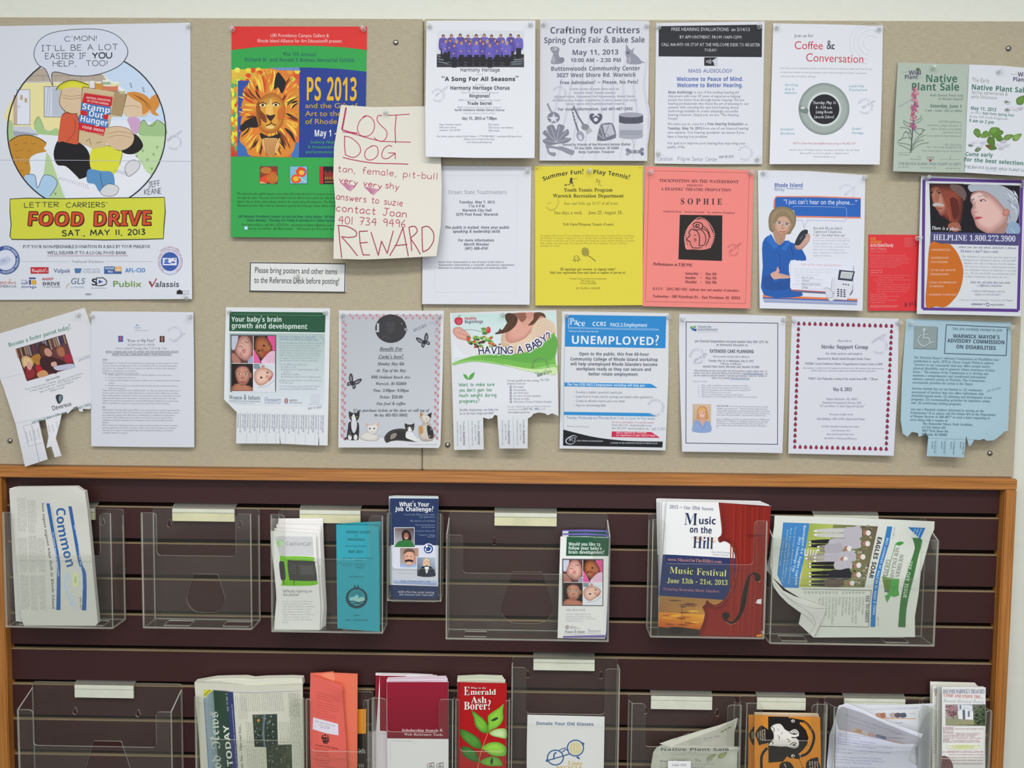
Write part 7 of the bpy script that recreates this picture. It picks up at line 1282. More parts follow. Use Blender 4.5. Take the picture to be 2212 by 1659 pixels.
fr(940,1060,4.6075)
gB='baby brain study leaflets in the wide upper holder'
for lab,P,Y,y in(('rearmost baby study leaflet with purple edge, highest of its stack',[(1266,395),(1500,390),(1710,398),(1710,1400),(1266,1400)],.014,400),('baby study leaflet with purple edge, just behind the front one',[(1262,430),(1500,424),(1726,440),(1722,1450),(1262,1450)],.026,437)):
    sheet('leaflet',lab,'leaflet',P,'6c62a8',Y=Y,lift=0,gain=GB,th=.004,group=gB);poly([(1268,y+4),(1326,y+3),(1322,y+300),(1268,y+300)],'d0d2d8');poly([(1326,y+6),(1700,y+10),(1700,y+100),(1326,y+100)],'20523a')
sheet('leaflet','front baby study leaflet with green heading and four baby photos, in the wide upper holder','leaflet',[(1247,456),(1500,455),(1733,468),(1722,900),(1702,1400),(1690,1472),(1218,1466),(1232,950)],'d4d5d8',Y=.044,lift=.002,gain=GB,group=gB,bumps=((1700,1100,90,-.003),))
poly([(1310,458),(1500,460),(1732,470),(1724,650),(1302,648)],'1f5238');T('Would you like to',1328,546,1645,32,'b','d4dcd8',hi=True,y1=549);T('follow your baby\u2019s',1326,586,1658,32,'b','d4dcd8',hi=True,y1=590);T('brain development?',1326,626,1685,32,'b','d4dcd8',hi=True,y1=630)
frame_r(1268,680,1672,1142,8,'5c5060',.008,-.006);babies(1272,685,396,455,.008)
T('Infant Brain Study',1302,1194,1495,20,'s','8c84a0');P_(['Funded by the Bill & Melinda Gates','Foundation and the Eunice Kennedy','Shriver National Institute of Child Health','& Human Development'],1300,1234,1596,22.5,15,'s','a4a4b0',.003)
ell(1313,1358,15,22,'8c8084',n=14);rect(1302,1345,1324,1372,'a06064');rect(1310,1340,1316,1376,'dcdce0');T('BROWN',1338,1362,1410,14,'R','8c8084');T('Alpert Medical School',1338,1374,1442,9,'b','8c8c98');T('Women & Infants',1292,1416,1494,26,'r','6c7480',hi=True);T('THE',1516,1386,1545,11,'R','9c9cac');T('UNIVERSITY',1516,1406,1650,18,'R','8c90a4');T('OF RHODE ISLAND',1516,1424,1650,11,'R','9c9cac');line([(1292,1424),(1494,1426)],2,'9ca0ac')
poly([(1275,1446),(1690,1436),(1690,1462),(1270,1462)],'6c5c98')

# violin magazines
fr(1390,1050,4.74)
gM='violin festival magazines in the upper row'
for i,(lab,P)in enumerate((('rearmost violin magazine, its white edge furthest left and highest',[(132,135),(150,128),(1205,155),(1200,1480),(160,1480)]),('second violin magazine from the back of the stack',[(150,150),(170,140),(1235,168),(1215,1490),(160,1490)]),('middle violin magazine of the stack',[(168,155),(190,148),(1262,180),(1232,1500),(165,1500)]),('violin magazine right behind the front cover',[(190,160),(210,158),(1285,190),(1240,1510),(170,1510)]))):
    sheet('magazine',lab,'magazine',P,'d4d4e0',Y=.010+i*.008,lift=0,gain=GB,th=.004,group=gM);x=P[0][0];poly([(x+12,700),(400,712),(400,1400),(x-10+(10-i)*2,1130)],'2c3060');poly([(1100,190),(P[2][0]-4,200),(P[3][0]-2,1480),(1000,1480)],'70201a')
sheet('magazine','front violin festival magazine with red violin and sunset cover','magazine',[(238,160),(760,165),(1308,205),(1290,500),(1250,900),(1215,1300),(1205,1550),(600,1540),(148,1525),(160,1130),(200,700)],'d6d8e4',Y=.043,lift=0,gain=GB,th=.003,group=gM,bumps=((1250,400,60,-.004),))
poly([(200,700),(300,703),(1000,742),(1000,900),(900,1174),(160,1125)],'24305c')
grad([(162,1122),(820,1165),(640,1330),(156,1300)],['8c6c3c','9c7040','c08838','8c5c34'],5);grad([(156,1290),(650,1320),(580,1480),(150,1450)],['c87c24','e0a030','b04c18','a84818'],5)
for i in range(26):
    y=1150+R6.uniform(0,300);x=R6.uniform(170,520);w=R6.uniform(60,170);c=R6.choice(['5c3c30','7c4c2c','a86c30','4c3430'])if y<1260 else R6.choice(['d89030','c86420','7c3c1c','e8b040','a85420']);xe=min(x+w,600);blob([(x,y),(x+w*.4,y-6),(xe,y+4),(x+w*.5,y+9)],c,2)
poly([(150,1440),(240,1450),(300,1440),(420,1448),(575,1470),(570,1538),(148,1525)],'2c241c');ell(340,1478,70,36,'1c1812');line([(390,1215),(392,1440)],3,'4c3424');line([(392,1260),(435,1430)],2,'4c3424')
vl=cat_rom([(768,168),(778,240),(790,340),(800,440),(795,500),(762,535),(780,578),(830,565),(890,600),(930,690),(940,800),(925,930),(885,1060),(820,1165),(740,1215),(690,1200),(650,1170),(632,1210),(605,1240),(628,1300),(612,1390),(575,1480),(565,1540)],False,5)
poly(vl+[(1205,1550),(1215,1300),(1250,900),(1290,500),(1308,206)],'661610');vi=[(x+34+(6 if y<600 else 10),y+4)for x,y in vl]
vi=cat_rom([(800,172),(820,300),(838,430),(836,530),(880,545),(940,600),(975,700),(980,830),(960,980),(900,1130),(820,1230),(740,1270),(660,1250),(662,1320),(645,1420),(600,1535)],False,5);poly(vi+[(1198,1545),(1208,1300),(1243,900),(1283,500),(1300,215)],'7e1c14')
line(cat_rom([(818,176),(836,300),(852,430),(850,530),(890,545),(950,600),(985,700),(992,830),(970,980),(910,1140),(830,1245),(740,1285),(678,1270)],False,4),5,'6c140e');line(cat_rom([(785,175),(808,420),(800,520)],False,4),5,'943022');line(cat_rom([(905,590),(945,690),(955,830),(935,960),(880,1100),(800,1210),(720,1235)],False,4),5,'944030')
for i in range(16):x=900+i*24;line([(x,190+i*2),(x-8,800),(x-30-i,1520)],R6.uniform(5,12),R6.choice(['86200f','781a0e','741a12','8c2618']))
blob([(1120,890),(1150,885),(1190,910),(1197,955),(1170,980),(1140,960),(1145,925),(1120,905),(1095,930),(1080,1000),(1060,1120),(1040,1230),(1000,1330),(940,1400),(890,1415),(850,1390),(810,1350),(812,1305),(845,1290),(880,1310),(875,1350),(855,1365),(890,1390),(930,1370),(980,1290),(1005,1150),(1040,1000),(1075,920)],'150e0c',3)
line([(1175,985),(1198,970)],4,'c8a890');line([(850,1392),(895,1416),(945,1400)],4,'c08848',True)
T('2013 ~ Our 39th Season',265,228,716,34,'r','6c6e88',y1=250,hi=True)
for dx,dy,c in((0,0,'1e2850'),):
    T('M',412,396,555,122,'r',c,y1=402,hi=True);T('usic',562,388,742,72,'b',c,y1=392,hi=True);T('on the',470,474,700,64,'b',c,y1=486,hi=True);T('Hill',500,632,715,118,'r',c,y1=644,hi=True)
for a in range(-80,90,16):rr_=math.radians(a-90);line([(640,560),(640+(90+(a%32)*2)*math.cos(rr_)*1.2,560+60*math.sin(rr_))],9,'d08a2c',taper=True)
poly([(475,522),(600,540),(600,552)],'d08a2c');poly([(690,556),(748,572),(690,574)],'d08a2c');ell(634,566,20,20,'e8e4e0');ell(634,566,9,9,'1e2850');T('Hill',500,632,715,118,'r','1e2850',y1=644,hi=True)
T('John Mark Pellegrino',690,680,908,17,'r','74788c',y1=692);T('Artistic Director',705,708,875,17,'r','74788c',y1=716)
T('www.MusicOnTheHillri.com',247,766,802,32,'r','c08474',y1=790,hi=True);T('Music Festival',265,892,850,66,'r','d8dc7c',y1=926,hi=True);T('June 13th - 21st, 2013',242,990,862,50,'r','d8dc7c',y1=1015,hi=True);T('Featuring Returning Rhode Islanders',203,1065,778,28,'r','a87480',y1=1092,hi=True)
poly([(1168,1160),(1210,1155),(1205,1210),(1148,1198)],'d8d4dc');[blob([(1155+i*14,1535-i*3),(1175+i*14,1520-i*2),(1172+i*14,1545)],'e08a30',2)for i in range(4)]

# golf newspaper
fr(1640,1040,3.867)
gn=sheet('newspaper','golf newspaper standing sideways with a blue and green front page','newspaper',[(130,285),(700,300),(1465,335),(1462,400),(1430,470),(1395,600),(1350,760),(1330,950),(1300,1130),(1302,1300),(900,1302),(458,1304),(505,1205),(560,1050),(400,1010),(220,900),(110,800),(90,700),(105,500),(125,380)],'c6c9c0',Y=.036,lift=0,gain=GB,th=.002,bumps=((1400,520,40,-.010),(1330,900,50,-.004),(700,700,150,.004),(120,700,50,-.008)))
poly([(200,342),(420,350),(395,560),(340,800),(330,890),(200,886),(150,780),(165,640),(185,500)],'3a78b0')
T('Barrington H.S. Eagles Capture',0,0,0,19,'b','b8ccd8',path=[(372,365),(352,560),(305,760),(300,865)]);T('2013 Challenge Cup',332,460,276,19,'b','b8ccd8',y1=755)
for i,(s,x,y0,y1)in enumerate((('Front (l-r) Lyle Richardson, Max Iverson',298,380,855),('Back (l-r) Corey Riss, Scot Waters,',262,390,810),('Stephen Mills, David Krasnovitz, and',234,400,840),('Coach Dave Lusty',200,490,705))):T(s,x,y0,x-(56,52,48,32)[i],13,'s','a0bccc',y1=y1)
grad([(422,350),(992,375),(880,885),(335,882)],['7c8848','5c5040','6c6c50','98a048'],4);grad([(422,350),(620,358),(500,882),(335,882)],['8c9c48','a4ac58','94a04c','a8a850'],3)
for i in range(70):x,y=R6.uniform(780,950),R6.uniform(370,870);x-=(y-370)*.12;blob([(x-12,y),(x,y-9),(x+12,y),(x,y+9)],R6.choice(['4c4438','7c7460','3c3a2c','8c8878','5c5444','a09c8c']),2)
def golfer(y,x0,xw,xs,xh,pants,shirt='a8a4ac',w=44,up=False):
    blob([(x0,y-w*.45),(xw,y-w*.6),(xw,y-4),(x0,y-6)],pants,3);blob([(x0,y+w*.45),(xw,y+w*.6),(xw,y+4),(x0,y+6)],pants,3)
    blob([(xw-8,y-w*.6),((xw+xs)/2,y-w*.75),(xs,y-w*.6),(xs+8,y),(xs,y+w*.6),((xw+xs)/2,y+w*.75),(xw-8,y+w*.6)],shirt,3);blob([((xw+xs)/2,y-w*.7),(xs-10,y-w),(xs-10,y-w*.6)],shirt);ell(xh,y,28,21,'9c6c58',n=14);ell(xh+17,y,20,23,'d0ccc8',n=14);ell(x0-6,y-14,12,7,'d8d8d4',n=8);ell(x0-6,y+14,12,7,'d8d8d4',n=8)
golfer(430,478,720,850,895,'b4b4b0',w=66);golfer(520,430,600,840,890,'1e1e1e',w=60);golfer(630,400,560,800,850,'8c8478',w=56);golfer(560,500,560,690,735,'7c7468','9c98a0',w=50);golfer(650,470,560,660,705,'a09c90','a4a0a8',w=50);golfer(700,430,640,770,815,'1c1c1e',w=50);golfer(780,430,600,760,815,'1e1e20','24242a',w=56);golfer(850,430,560,700,760,'34343a','5c5048',w=44)
for i in range(5):line([(385+i*24,560+i*3),(380+i*22,620)],10,'c8c8c4')
T('EAGLES SOAR',992,458,915,36,'b','22242a',y1=805,hi=True)
poly([(1070,375),(1112,378),(1085,520),(1030,700),(1000,850),(975,1060),(970,1215),(930,1215),(940,1000),(965,800),(1000,660),(1045,500)],'2f70ac');T('BEST COVERAGE OF GOLF IN RI, MASS & CONN',0,0,0,17,'b','b4c8d4',path=[(1066,468),(1020,640),(978,800),(958,960),(948,1115)])
poly(cat_rom([(1280,470),(1362,490),(1330,620),(1290,800),(1250,960),(1228,1090),(1222,1218)],False,4)+cat_rom([(1162,1216),(1172,1080),(1190,940),(1230,780),(1290,600),(1300,540),(1280,470)],False,4),'3c6c3c');T('TEE OFF ISSUE',0,0,0,30,'b','b0c4a8',path=[(1252,660),(1225,800),(1200,972)],hi=True)
poly([(1245,382),(1388,388),(1345,482)],'2f6ca8');[T(s,x,392,x-30,11,'b','a8c4d8',y1=470)for s,x in(('Free',1350),('Take One',1325),('Copy',1300))]
T('Vol. 7 No. 1',1126,382,1110,14,'s','6c6c6a',y1=478);T('MAY 2013',985,1130,990,12,'s','6c6c6a',y1=1212)
T('SOUTHERN',1178,605,1135,34,'r','7c8078',y1=795,hi=True);T('NEW ENGLAND',1138,545,1090,34,'r','7c8078',y1=800,hi=True);T('GOLFER',1062,648,1030,34,'r','7c8078',y1=795,hi=True);line([(1140,520),(1100,660),(1070,790)],4,'4c8c4c');blob([(1140,520),(1175,502),(1208,512),(1170,535)],'3c8c3c')
poly([(1028,795),(1108,808),(1090,920),(1048,905)],'5c7c3c');poly([(1108,808),(1170,812),(1162,900),(1170,950),(1130,965),(1100,955),(1068,1012),(1050,955),(1075,940),(1090,905)],'4c9448');poly([(1050,905),(1090,910),(1080,930),(1045,920)],'5c6468')
poly([(358,895),(940,908),(938,912),(354,899)],'6c706c');line([(938,908),(918,1060),(915,1215)],4,'6c706c');line([(915,1215),(510,1210)],4,'6c706c')
T('TEE TO GREEN',892,950,886,26,'R','54585a',y1=1178,hi=True)
for i,(n,s,L_)in enumerate((('3','COVER STORY',145),('4','EDITORIAL',120),('5','MAY IS GOLF MONTH',225),('6','GOLF INSTRUCTION',215),('9','RI NOTEBOOK',150),('12','JUNIOR GOLF',140),('14','WESTERN MASS',160),('','NOTES',70),('15','COLLEGE GOLF',158),('17','PGA SHOW PICTORIAL',235),('19','CAPE COD NOTES',180),('20','CT NOTEBOOK',155),('23','EASTERN SCENE',150),('24','PRO NOTES',120))):
    x=862-i*28;T(n or ' ',x,915,x,15,'r','74787a',y1=938);T(s,x,965,x-8,16,'i','74787a',y1=965+L_)
for i in range(4):T(str(26+i*2),470-i*30,912,468-i*30,14,'r','74787a',y1=936)
sheet('curled_page','','',[(100,790),(150,850),(200,910),(300,960),(420,1000),(565,1048),(545,1110),(500,1210),(455,1305),(330,1190),(350,1100),(240,1020),(170,950),(120,880)],'c4c4be',Y=.038,lift=.008,gain=GB,part_of=gn,bumps=((420,1060,30,.006),(250,960,30,.004)))
for P in([(130,860),(230,960),(330,1020),(470,1060),(560,1060)],[(180,930),(300,1020),(400,1080),(470,1180),(410,1280)],[(350,1100),(420,1150),(460,1200)]):line(P,4,'9c9c96',True)
sheet('back_page','','',[(135,310),(220,340),(140,700),(110,800),(60,740),(90,600)],'a8aca8',Y=.024,lift=0,gain=GB,part_of=gn)
# lower row
GC=1.42
fr(400,1430,5.267)
nw=sheet('newspaper','thick folded newspaper with a dark green masthead, in the lower row','newspaper',[(105,235),(350,242),(700,278),(1000,270),(1335,262),(1340,620),(1352,1180),(1360,1560),(190,1560),(160,900),(125,500)],'b9b9aa',Y=.040,lift=.002,gain=GC,th=.003,faint=False,bumps=((750,300,40,-.004),))
grad([(210,310),(330,330),(420,1560),(290,1560)],['8c9ca8','5c7468','6c7c80','7c8c98'],4);grad([(320,318),(480,330),(560,1560),(400,1560)],['24382c','2c4030','1c3030','3c5044'],4);grad([(476,330),(545,342),(625,1560),(560,1560)],['2c3458','2c3460','343c68','343c68'],2);line([(215,420),(235,700),(280,1400)],14,'6c7c94')
poly([(208,315),(322,318),(212,410)],'b8b838');T('FREE',222,388,292,17,'b','4c4c20',y1=322)
T('Good News',424,1440,372,105,'f','a4aca0',y1=560,hi=True);T('TODAY',545,1185,492,62,'b','c4c8bc',y1=715,hi=True);T('Vol. 17 No. 3',495,560,478,18,'b','9ca49c',y1=355)
T('Good News Today, 401-555, Newport, RI 02840, www.goodnewstoday.com',610,1400,535,11,'b','9c9cb4',y1=480)
T('Parents Day - Then and Now...',662,1290,630,24,'R','50504c',y1=700,hi=True);T('by Ruth Cavallaro',580,560,575,11,'i','74746c',y1=380)
for x0,y0,x1,y1,n in((590,400,700,650,6),(620,350,850,560,11),(860,350,1115,560,12),(1165,350,1290,620,6),(1065,680,1185,920,6),(1185,350,1310,980,6),(690,680,770,930,4),(700,985,920,1400,10),(1230,990,1350,1400,6)):column(x0,y0,x1,y1,n,'8a8a80',up=True,skew=18)
line([(320,325),(550,342),(800,350),(1050,338),(1315,330)],3,'7c6c8c')
grad([(765,600),(1045,592),(1055,970),(790,965)],['3c4434','2c3c34','2c342c','1c2420'],3);grad([(920,945),(1210,938),(1225,1400),(940,1400)],['2c382c','3c4434','3c4434','2c3428'],3)
for i in range(60):
    x,y=R6.uniform(785,1030),R6.uniform(615,950);blob([(x-9,y),(x,y-12),(x+9,y),(x,y+10)],R6.choice(['4c5c4c','6c7c6c','1c241c','5c6c74','8c9484','34442c']),2)
    x,y=R6.uniform(945,1200),R6.uniform(955,1300);blob([(x-9,y),(x,y-14),(x+9,y),(x,y+10)],R6.choice(['4c5840','6c705c','24301c','54583c','1c241c']),2)
ell(835,665,16,16,'b87830');line([(905,600),(890,780),(905,960)],22,'5c6c78',True)
pe=sheet('page_edges','','',[(105,232),(330,192),(500,186),(680,184),(770,200),(900,190),(1200,184),(1330,190),(1338,262),(1000,285),(740,300),(500,262),(300,245)],'c9c9ba',Y=.030,lift=0,gain=GC,th=.016,part_of=nw)
for i in range(6):line([(200+i*20,222-i*3),(480,206+i*8),(740,222+i*8),(900,206+i*8),(1300,200+i*9)],3,['a4a496','dcdccc'][i%2],True)
gS='salmon leaflets in the narrow lower holder'
bk=sheet('leaflet','orange leaflet standing behind the salmon leaflets','leaflet',[(1900,540),(2060,535),(2058,1200),(2056,1560),(1900,1560)],'d08a28',Y=.012,lift=0,gain=GC)
poly([(1900,815),(2058,815),(2056,1560),(1900,1560)],'1c1a1a');[line([(1975+i*20,985+(i%2)*10),(1985+i*20,1040)],7,'b8b4ac')for i in range(4)];[line([(1975+i*25,1160),(1985+i*20,1200)],7,'b8b4ac')for i in range(3)]
sheet('leaflet','rear salmon leaflet, brighter, standing behind the folded one with the sticker','leaflet',[(1425,130),(1560,124),(1685,112),(1690,126),(1960,138),(1958,900),(1956,1560),(1480,1560),(1430,900)],'e06a50',Y=.026,lift=0,gain=GC,th=.003,group=gS)
blob([(1550,150),(1600,130),(1685,130),(1700,215),(1640,200)],'e08468',3);[line([(1802,300+i*28),(1830,302+i*28)],3,'9c5040')for i in range(3)]
sheet('leaflet','front salmon leaflet with a white sticker and a small black emblem','leaflet',[(1425,145),(1500,170),(1650,220),(1780,260),(1800,500),(1830,900),(1850,1560),(1440,1560),(1420,900),(1418,400)],'c95a50',Y=.036,lift=.004,gain=GC,group=gS,bumps=((1780,300,25,.004),))
P_(['A small group of adults can','make a difference in the lives of','children and families.'],1490,348,1748,30,14,'r','9c3c3c',.28);P_(['Parenting a child is the most','important job you will ever do','and at times a very difficult one.','You are not alone.'],1492,458,1748,30,14,'r','9c3c3c',.22);P_(['Call or visit us today!','www.preventchild.org'],1500,585,1715,26,14,'r','9c3c3c',.18)
poly([(1455,630),(1740,705),(1745,835),(1600,810),(1450,765)],'c8c4d0');T('VCRI - Ready Parents Call',1475,680,1700,16,'r','5c5c74',y1=735);T('Hot advice',1525,722,1650,14,'r','5c5c74',y1=750);T('401-728-7920',1540,750,1640,14,'r','5c5c74',y1=768)
for x,y,r in((1565,838,9),(1592,830,11),(1622,842,9),(1576,862,8),(1612,866,8)):ell(x,y,r,r,'2a1c1c',n=10)
for P in([(1550,868),(1575,880),(1580,930)],[(1595,850),(1596,932)],[(1640,885),(1615,885),(1612,932)],[(1550,850),(1590,872),(1640,862)],[(1560,900),(1640,905)]):line(P,12,'2a1c1c')
T('Prevent Child Abuse',1482,952,1735,22,'b','3c2020',y1=998);T('Rhode Island',1482,985,1620,17,'r','8c3c38',y1=1012);P_(['500 Prospect Street','Pawtucket, RI 02860','','Phone: 401-728-7920','Fax: 401-724-5850','www.preventchildabuse-ri.org'],1482,1030,1700,30,17,'r','8c3c38',.14)

fr(790,1430,5.267)
MR='7c1224';gK='maroon and white scholarship booklets'
for i,(lab,P)in enumerate((('rearmost maroon booklet, shifted left and highest',[(112,130),(500,136),(760,148),(765,1560),(80,1560),(75,800),(112,780)]),('maroon booklet second in the left of the stack, edge showing',[(160,150),(600,146),(810,158),(815,1560),(115,1560),(118,785)]))):
    sheet('booklet',lab,'booklet',P,'d0c8d0',Y=.012+i*.008,lift=0,gain=GC,th=.004,group=gK);x=P[0][0];poly([(x,152+i*4),(x+300,160),(x+300,800),(x+2,782)],MR)
    if i:T('The help you',140,818,235,12,'s','8c8490',y1=826)
for i in range(3):
    sheet('booklet',['pale page edges of a maroon booklet, third from the back','maroon booklet in the middle of the stack, white edge fanned','maroon booklet right behind the front one'][i],'booklet',[(250-i*6,180+i*12),(600,168+i*14),(915+i*8,162+i*14),(938,1560),(240,1560)],'cdbcc8',Y=.026+i*.005,lift=0,gain=GC,th=.003,group=gK)
    line([(255,200+i*8),(600,196+i*12),(920,178+i*12)],3,'9c7484')
sheet('booklet','front maroon and white scholarship search booklet','booklet',[(240,228),(600,240),(940,226),(942,700),(942,1560),(250,1560),(244,868),(238,500)],'d0d0d4',Y=.044,lift=0,gain=GC,th=.003,group=gK)
grad([(240,228),(940,228),(942,876),(244,868)],['84142a','84142a','6c1220','701222'],3);T('Scholarship Search &',410,788,878,26,'R','c8b4b8',y1=792,hi=True);T('Web Reference Tools',438,836,878,26,'R','c8b4b8',y1=840,hi=True);T('The help you\u2019ve been looking for.',302,902,538,13,'s','7c7484',y1=908);line([(280,890),(284,1500)],2,'a8a8b0')
for dx in(0,105):
    Pp=[(702+dx,1200),(702+dx,1165),(740+dx,1150),(776+dx,1145),(778+dx,1205)];line(Pp,5,'3c3438');ell(740+dx,1180,14,12,'4c4448',n=12);ell(740+dx,1180,7,6,'d0d0d4',n=10);[line([(712+dx+i*9,1208),(716+dx+i*9,1185)],3,'4c4448')for i in range(7)];line([(725+dx,1158),(765+dx,1150)],5,'9c3c44')
gE='red leaf-printed leaflets'
for i,lab in enumerate(('rearmost of the red leaf-printed leaflets, pale top edge','middle leaflet of the red leaf-printed stack','red leaf-printed leaflet right behind the front one')):
    sheet('leaflet',lab,'leaflet',[(1045-i*2,168+i*18),(1300,156+i*18),(1556+i*16,165+i*22),(1560+i*14,1560),(1042,1560)],'c9cdb8',Y=.014+i*.009,lift=0,gain=GC,th=.006,group=gE);poly([(1042,230),(1060,230),(1060,1560),(1042,1560)],'8c1418');line([(1060,190+i*16),(1300,178+i*16),(1550,188+i*18)],3,'a4a898')
sheet('leaflet','front red leaflet about a tree-boring beetle, with green leaves','leaflet',[(1044,228),(1300,236),(1605,240),(1604,900),(1598,1560),(1060,1560),(1050,900)],'9c0c10',Y=.044,lift=0,gain=GC,group=gE)
grad([(1044,228),(1078,236),(1076,1560),(1056,1560)],['7c1018','8c0c10','8c0c10','7c1018'],1)
for s,x0,y,x1,h,f in(('What is the',1193,306,1372,22,'I'),('E',1115,378,1185,96,'r'),('merald',1190,372,1484,62,'R'),('Ash',1200,468,1378,74,'R'),('Borer?',1115,542,1428,88,'R')):T(s,x0+3,y+4,x1+3,h,f,'2c0608',hi=True);T(s,x0,y,x1,h,f,'d4d4cc',y1=y,hi=True)
def lf(P,c,c2):softblob(P,c,c2,.5);m0,m1=np.array(P[0]),np.array(P[len(P)//2]);line([tuple(m0),tuple((m0+m1)/2+3),tuple(m1)],3,c2,True)
lf([(1390,800),(1395,700),(1390,620),(1440,570),(1520,520),(1568,478),(1560,560),(1562,660),(1500,740),(1430,770)],'80b838','5c9c28');lf([(1392,805),(1320,800),(1250,730),(1230,640),(1208,555),(1280,600),(1350,660),(1390,730)],'70a834','3c7424');lf([(1405,805),(1460,770),(1540,755),(1600,770),(1600,868),(1520,860),(1440,840)],'b4cc94','7ca44c')
lf([(1310,985),(1220,970),(1120,890),(1080,830),(1078,765),(1160,790),(1260,850),(1308,910)],'4c8430','2c6420');lf([(1320,985),(1380,930),(1470,910),(1550,930),(1598,980),(1590,1060),(1520,1074),(1430,1060),(1360,1010)],'88bc40','5c9830');lf([(1280,1138),(1200,1120),(1110,1060),(1088,1000),(1100,962),(1180,970),(1250,1020),(1278,1080)],'3c7430','24581c');lf([(1300,1138),(1370,1090),(1450,1075),(1520,1100),(1558,1175),(1480,1185),(1380,1180)],'6ca438','4c8428')
line([(1392,805),(1322,990),(1275,1200),(1230,1500)],6,'b88c4c',True);ell(1468,652,44,15,'24402c',rot=-24);ell(1434,1130,16,38,'24402c',rot=8)

fr(1090,1390,5.267)
sheet('flyer','white eyeglasses donation flyer with a blue spectacles logo, in the tall holder','flyer',[(260,810),(700,822),(1138,832),(1130,1300),(1122,1700),(250,1700),(252,1200)],'d0d3e0',Y=.010,lift=.018,gain=GC,pw=1)
T('Donate Your Old Glasses',358,925,1012,36,'b','3c4c80',y1=936,hi=True)
for cx,cy,r,rx in((578,1298,84,90),(806,1190,90,92)):line([(cx+rx*math.cos(a*.2),cy+r*math.sin(a*.2))for a in range(32)],14,'24508c',closed=True)
ell(806,1192,72,74,'c8bc8c',n=32)
for k in(-1,-.5,0,.5,1):line([(806+k*62,1192-66*math.sqrt(1-(k*.86)**2)),(806+k*70,1192),(806+k*62,1192+66*math.sqrt(1-(k*.86)**2))],3,'dcd8cc',True);line([(806-68*math.sqrt(1-(k*.86)**2),1192+k*52),(806+68*math.sqrt(1-(k*.86)**2),1192+k*52)],3,'dcd8cc')
line([(655,1240),(690,1210),(730,1210)],12,'24508c',True);line([(620,1212),(700,1185)],10,'24508c');line([(478,1335),(600,1300),(735,1258)],12,'24508c');line([(560,1320),(565,1260),(590,1240)],16,'24508c',True);line([(880,1130),(905,1150)],22,'24508c');line([(820,1290),(855,1312)],20,'24508c');ell(482,1333,14,16,'24508c')
T('Lions',722,1385,885,48,'r','c49a38',hi=True);T('RECYCLE',585,1432,885,36,'R','c49a38',hi=True)

# drooping plant sale sheets
fr(1490,1440,6.144)
gP='pale plant sale sheets drooping in the lower holder'
Pq=[(-800,1000),(-560,1010),(-300,1010),(0,1018),(495,1012),(470,1090),(465,1400),(470,1800),(-860,1800),(-800,1300)]
fr(1090,1390,5.267)
E2=[(1690,1240),(1730,1180),(1800,1150),(1900,1180),(2100,1185),(2420,1180),(2680,1196),(2650,1240),(2645,1417),(2640,1700),(1640,1700),(1665,1400)]
sheet('flyer','front pale green plant sale sheet with the take-one tag','flyer',E2,'a6a89c',Y=.040,lift=.006,gain=GC,group=gP,bumps=((1800,1180,30,-.010),(2600,1220,20,-.008)))
T('Native Plant Sale',1772,1222,2555,34,'b','50545c',hi=True);T('Spring ephemerals &',1775,1246,2180,20,'s','7c8080');T('early bloomers',1775,1268,2060,20,'s','7c8080');T('May 11, 2013',1765,1350,2055,26,'b','5c6068');T('at URI\u2019s East Farm Spring Fest',1768,1382,2390,20,'s','6c7074');T('Route 108, South Kingstown',1768,1414,2280,20,'s','6c7074')
for a in((2350,1290,60,20,-30,'8c9470','6c7450'),(2480,1270,60,26,-30,'8c9868','6c7450'),(2200,1330,40,14,20,'9c9c90','80847c'),(2330,1330,40,14,-20,'9c9c90','80847c')):leaf(*a)
tg=sheet('tag','small white tag reading take one, on the drooping plant sale sheets','tag',[(1862,1336),(2118,1340),(2120,1500),(1858,1500)],'ccccd8',Y=.0565,lift=0,gain=GC,th=.0004)
T('TAKE ONE',1902,1395,2070,24,'R','4c4450',hi=True)
sheet('flyer','plant sale sheet whose top folds forward to a point, behind the front one','flyer',[(1760,1140),(1900,1090),(2100,1030),(2230,990),(2440,930),(2580,880),(2650,845),(2640,920),(2615,1000),(2612,1180),(2400,1190),(1900,1190),(1880,1175),(1800,1150)],'b4b4a6',Y=.026,lift=.006,gain=GC,group=gP,bumps=((2600,900,40,.008),))
poly([(1885,1176),(2120,1085),(2400,985),(2625,870),(2610,1000),(2612,1176)],'9c9c90');T('Spring Fest',2260,1098,2445,22,'b','50545c',y1=1060);T('at Kingstown',2250,1120,2380,18,'s','70746c',y1=1104);T('2 p m   3 am',1930,1100,2110,22,'b','50545c',y1=1030);[leaf(2480+i*40,1000-i*22,24,9,-24,'7c8464','646c4c')for i in range(3)];[line([(2100,1100+i*14),(2240,1078+i*16)],3,'7c8078')for i in range(5)]
sheet('flyer','rear plant sale sheet of which only the curled edge shows','flyer',[(1885,1176),(2300,1180),(2660,1180),(2680,1196),(2640,1210),(1900,1205)],'bcbcb4',Y=.034,lift=0,gain=GC,th=.003,group=gP)

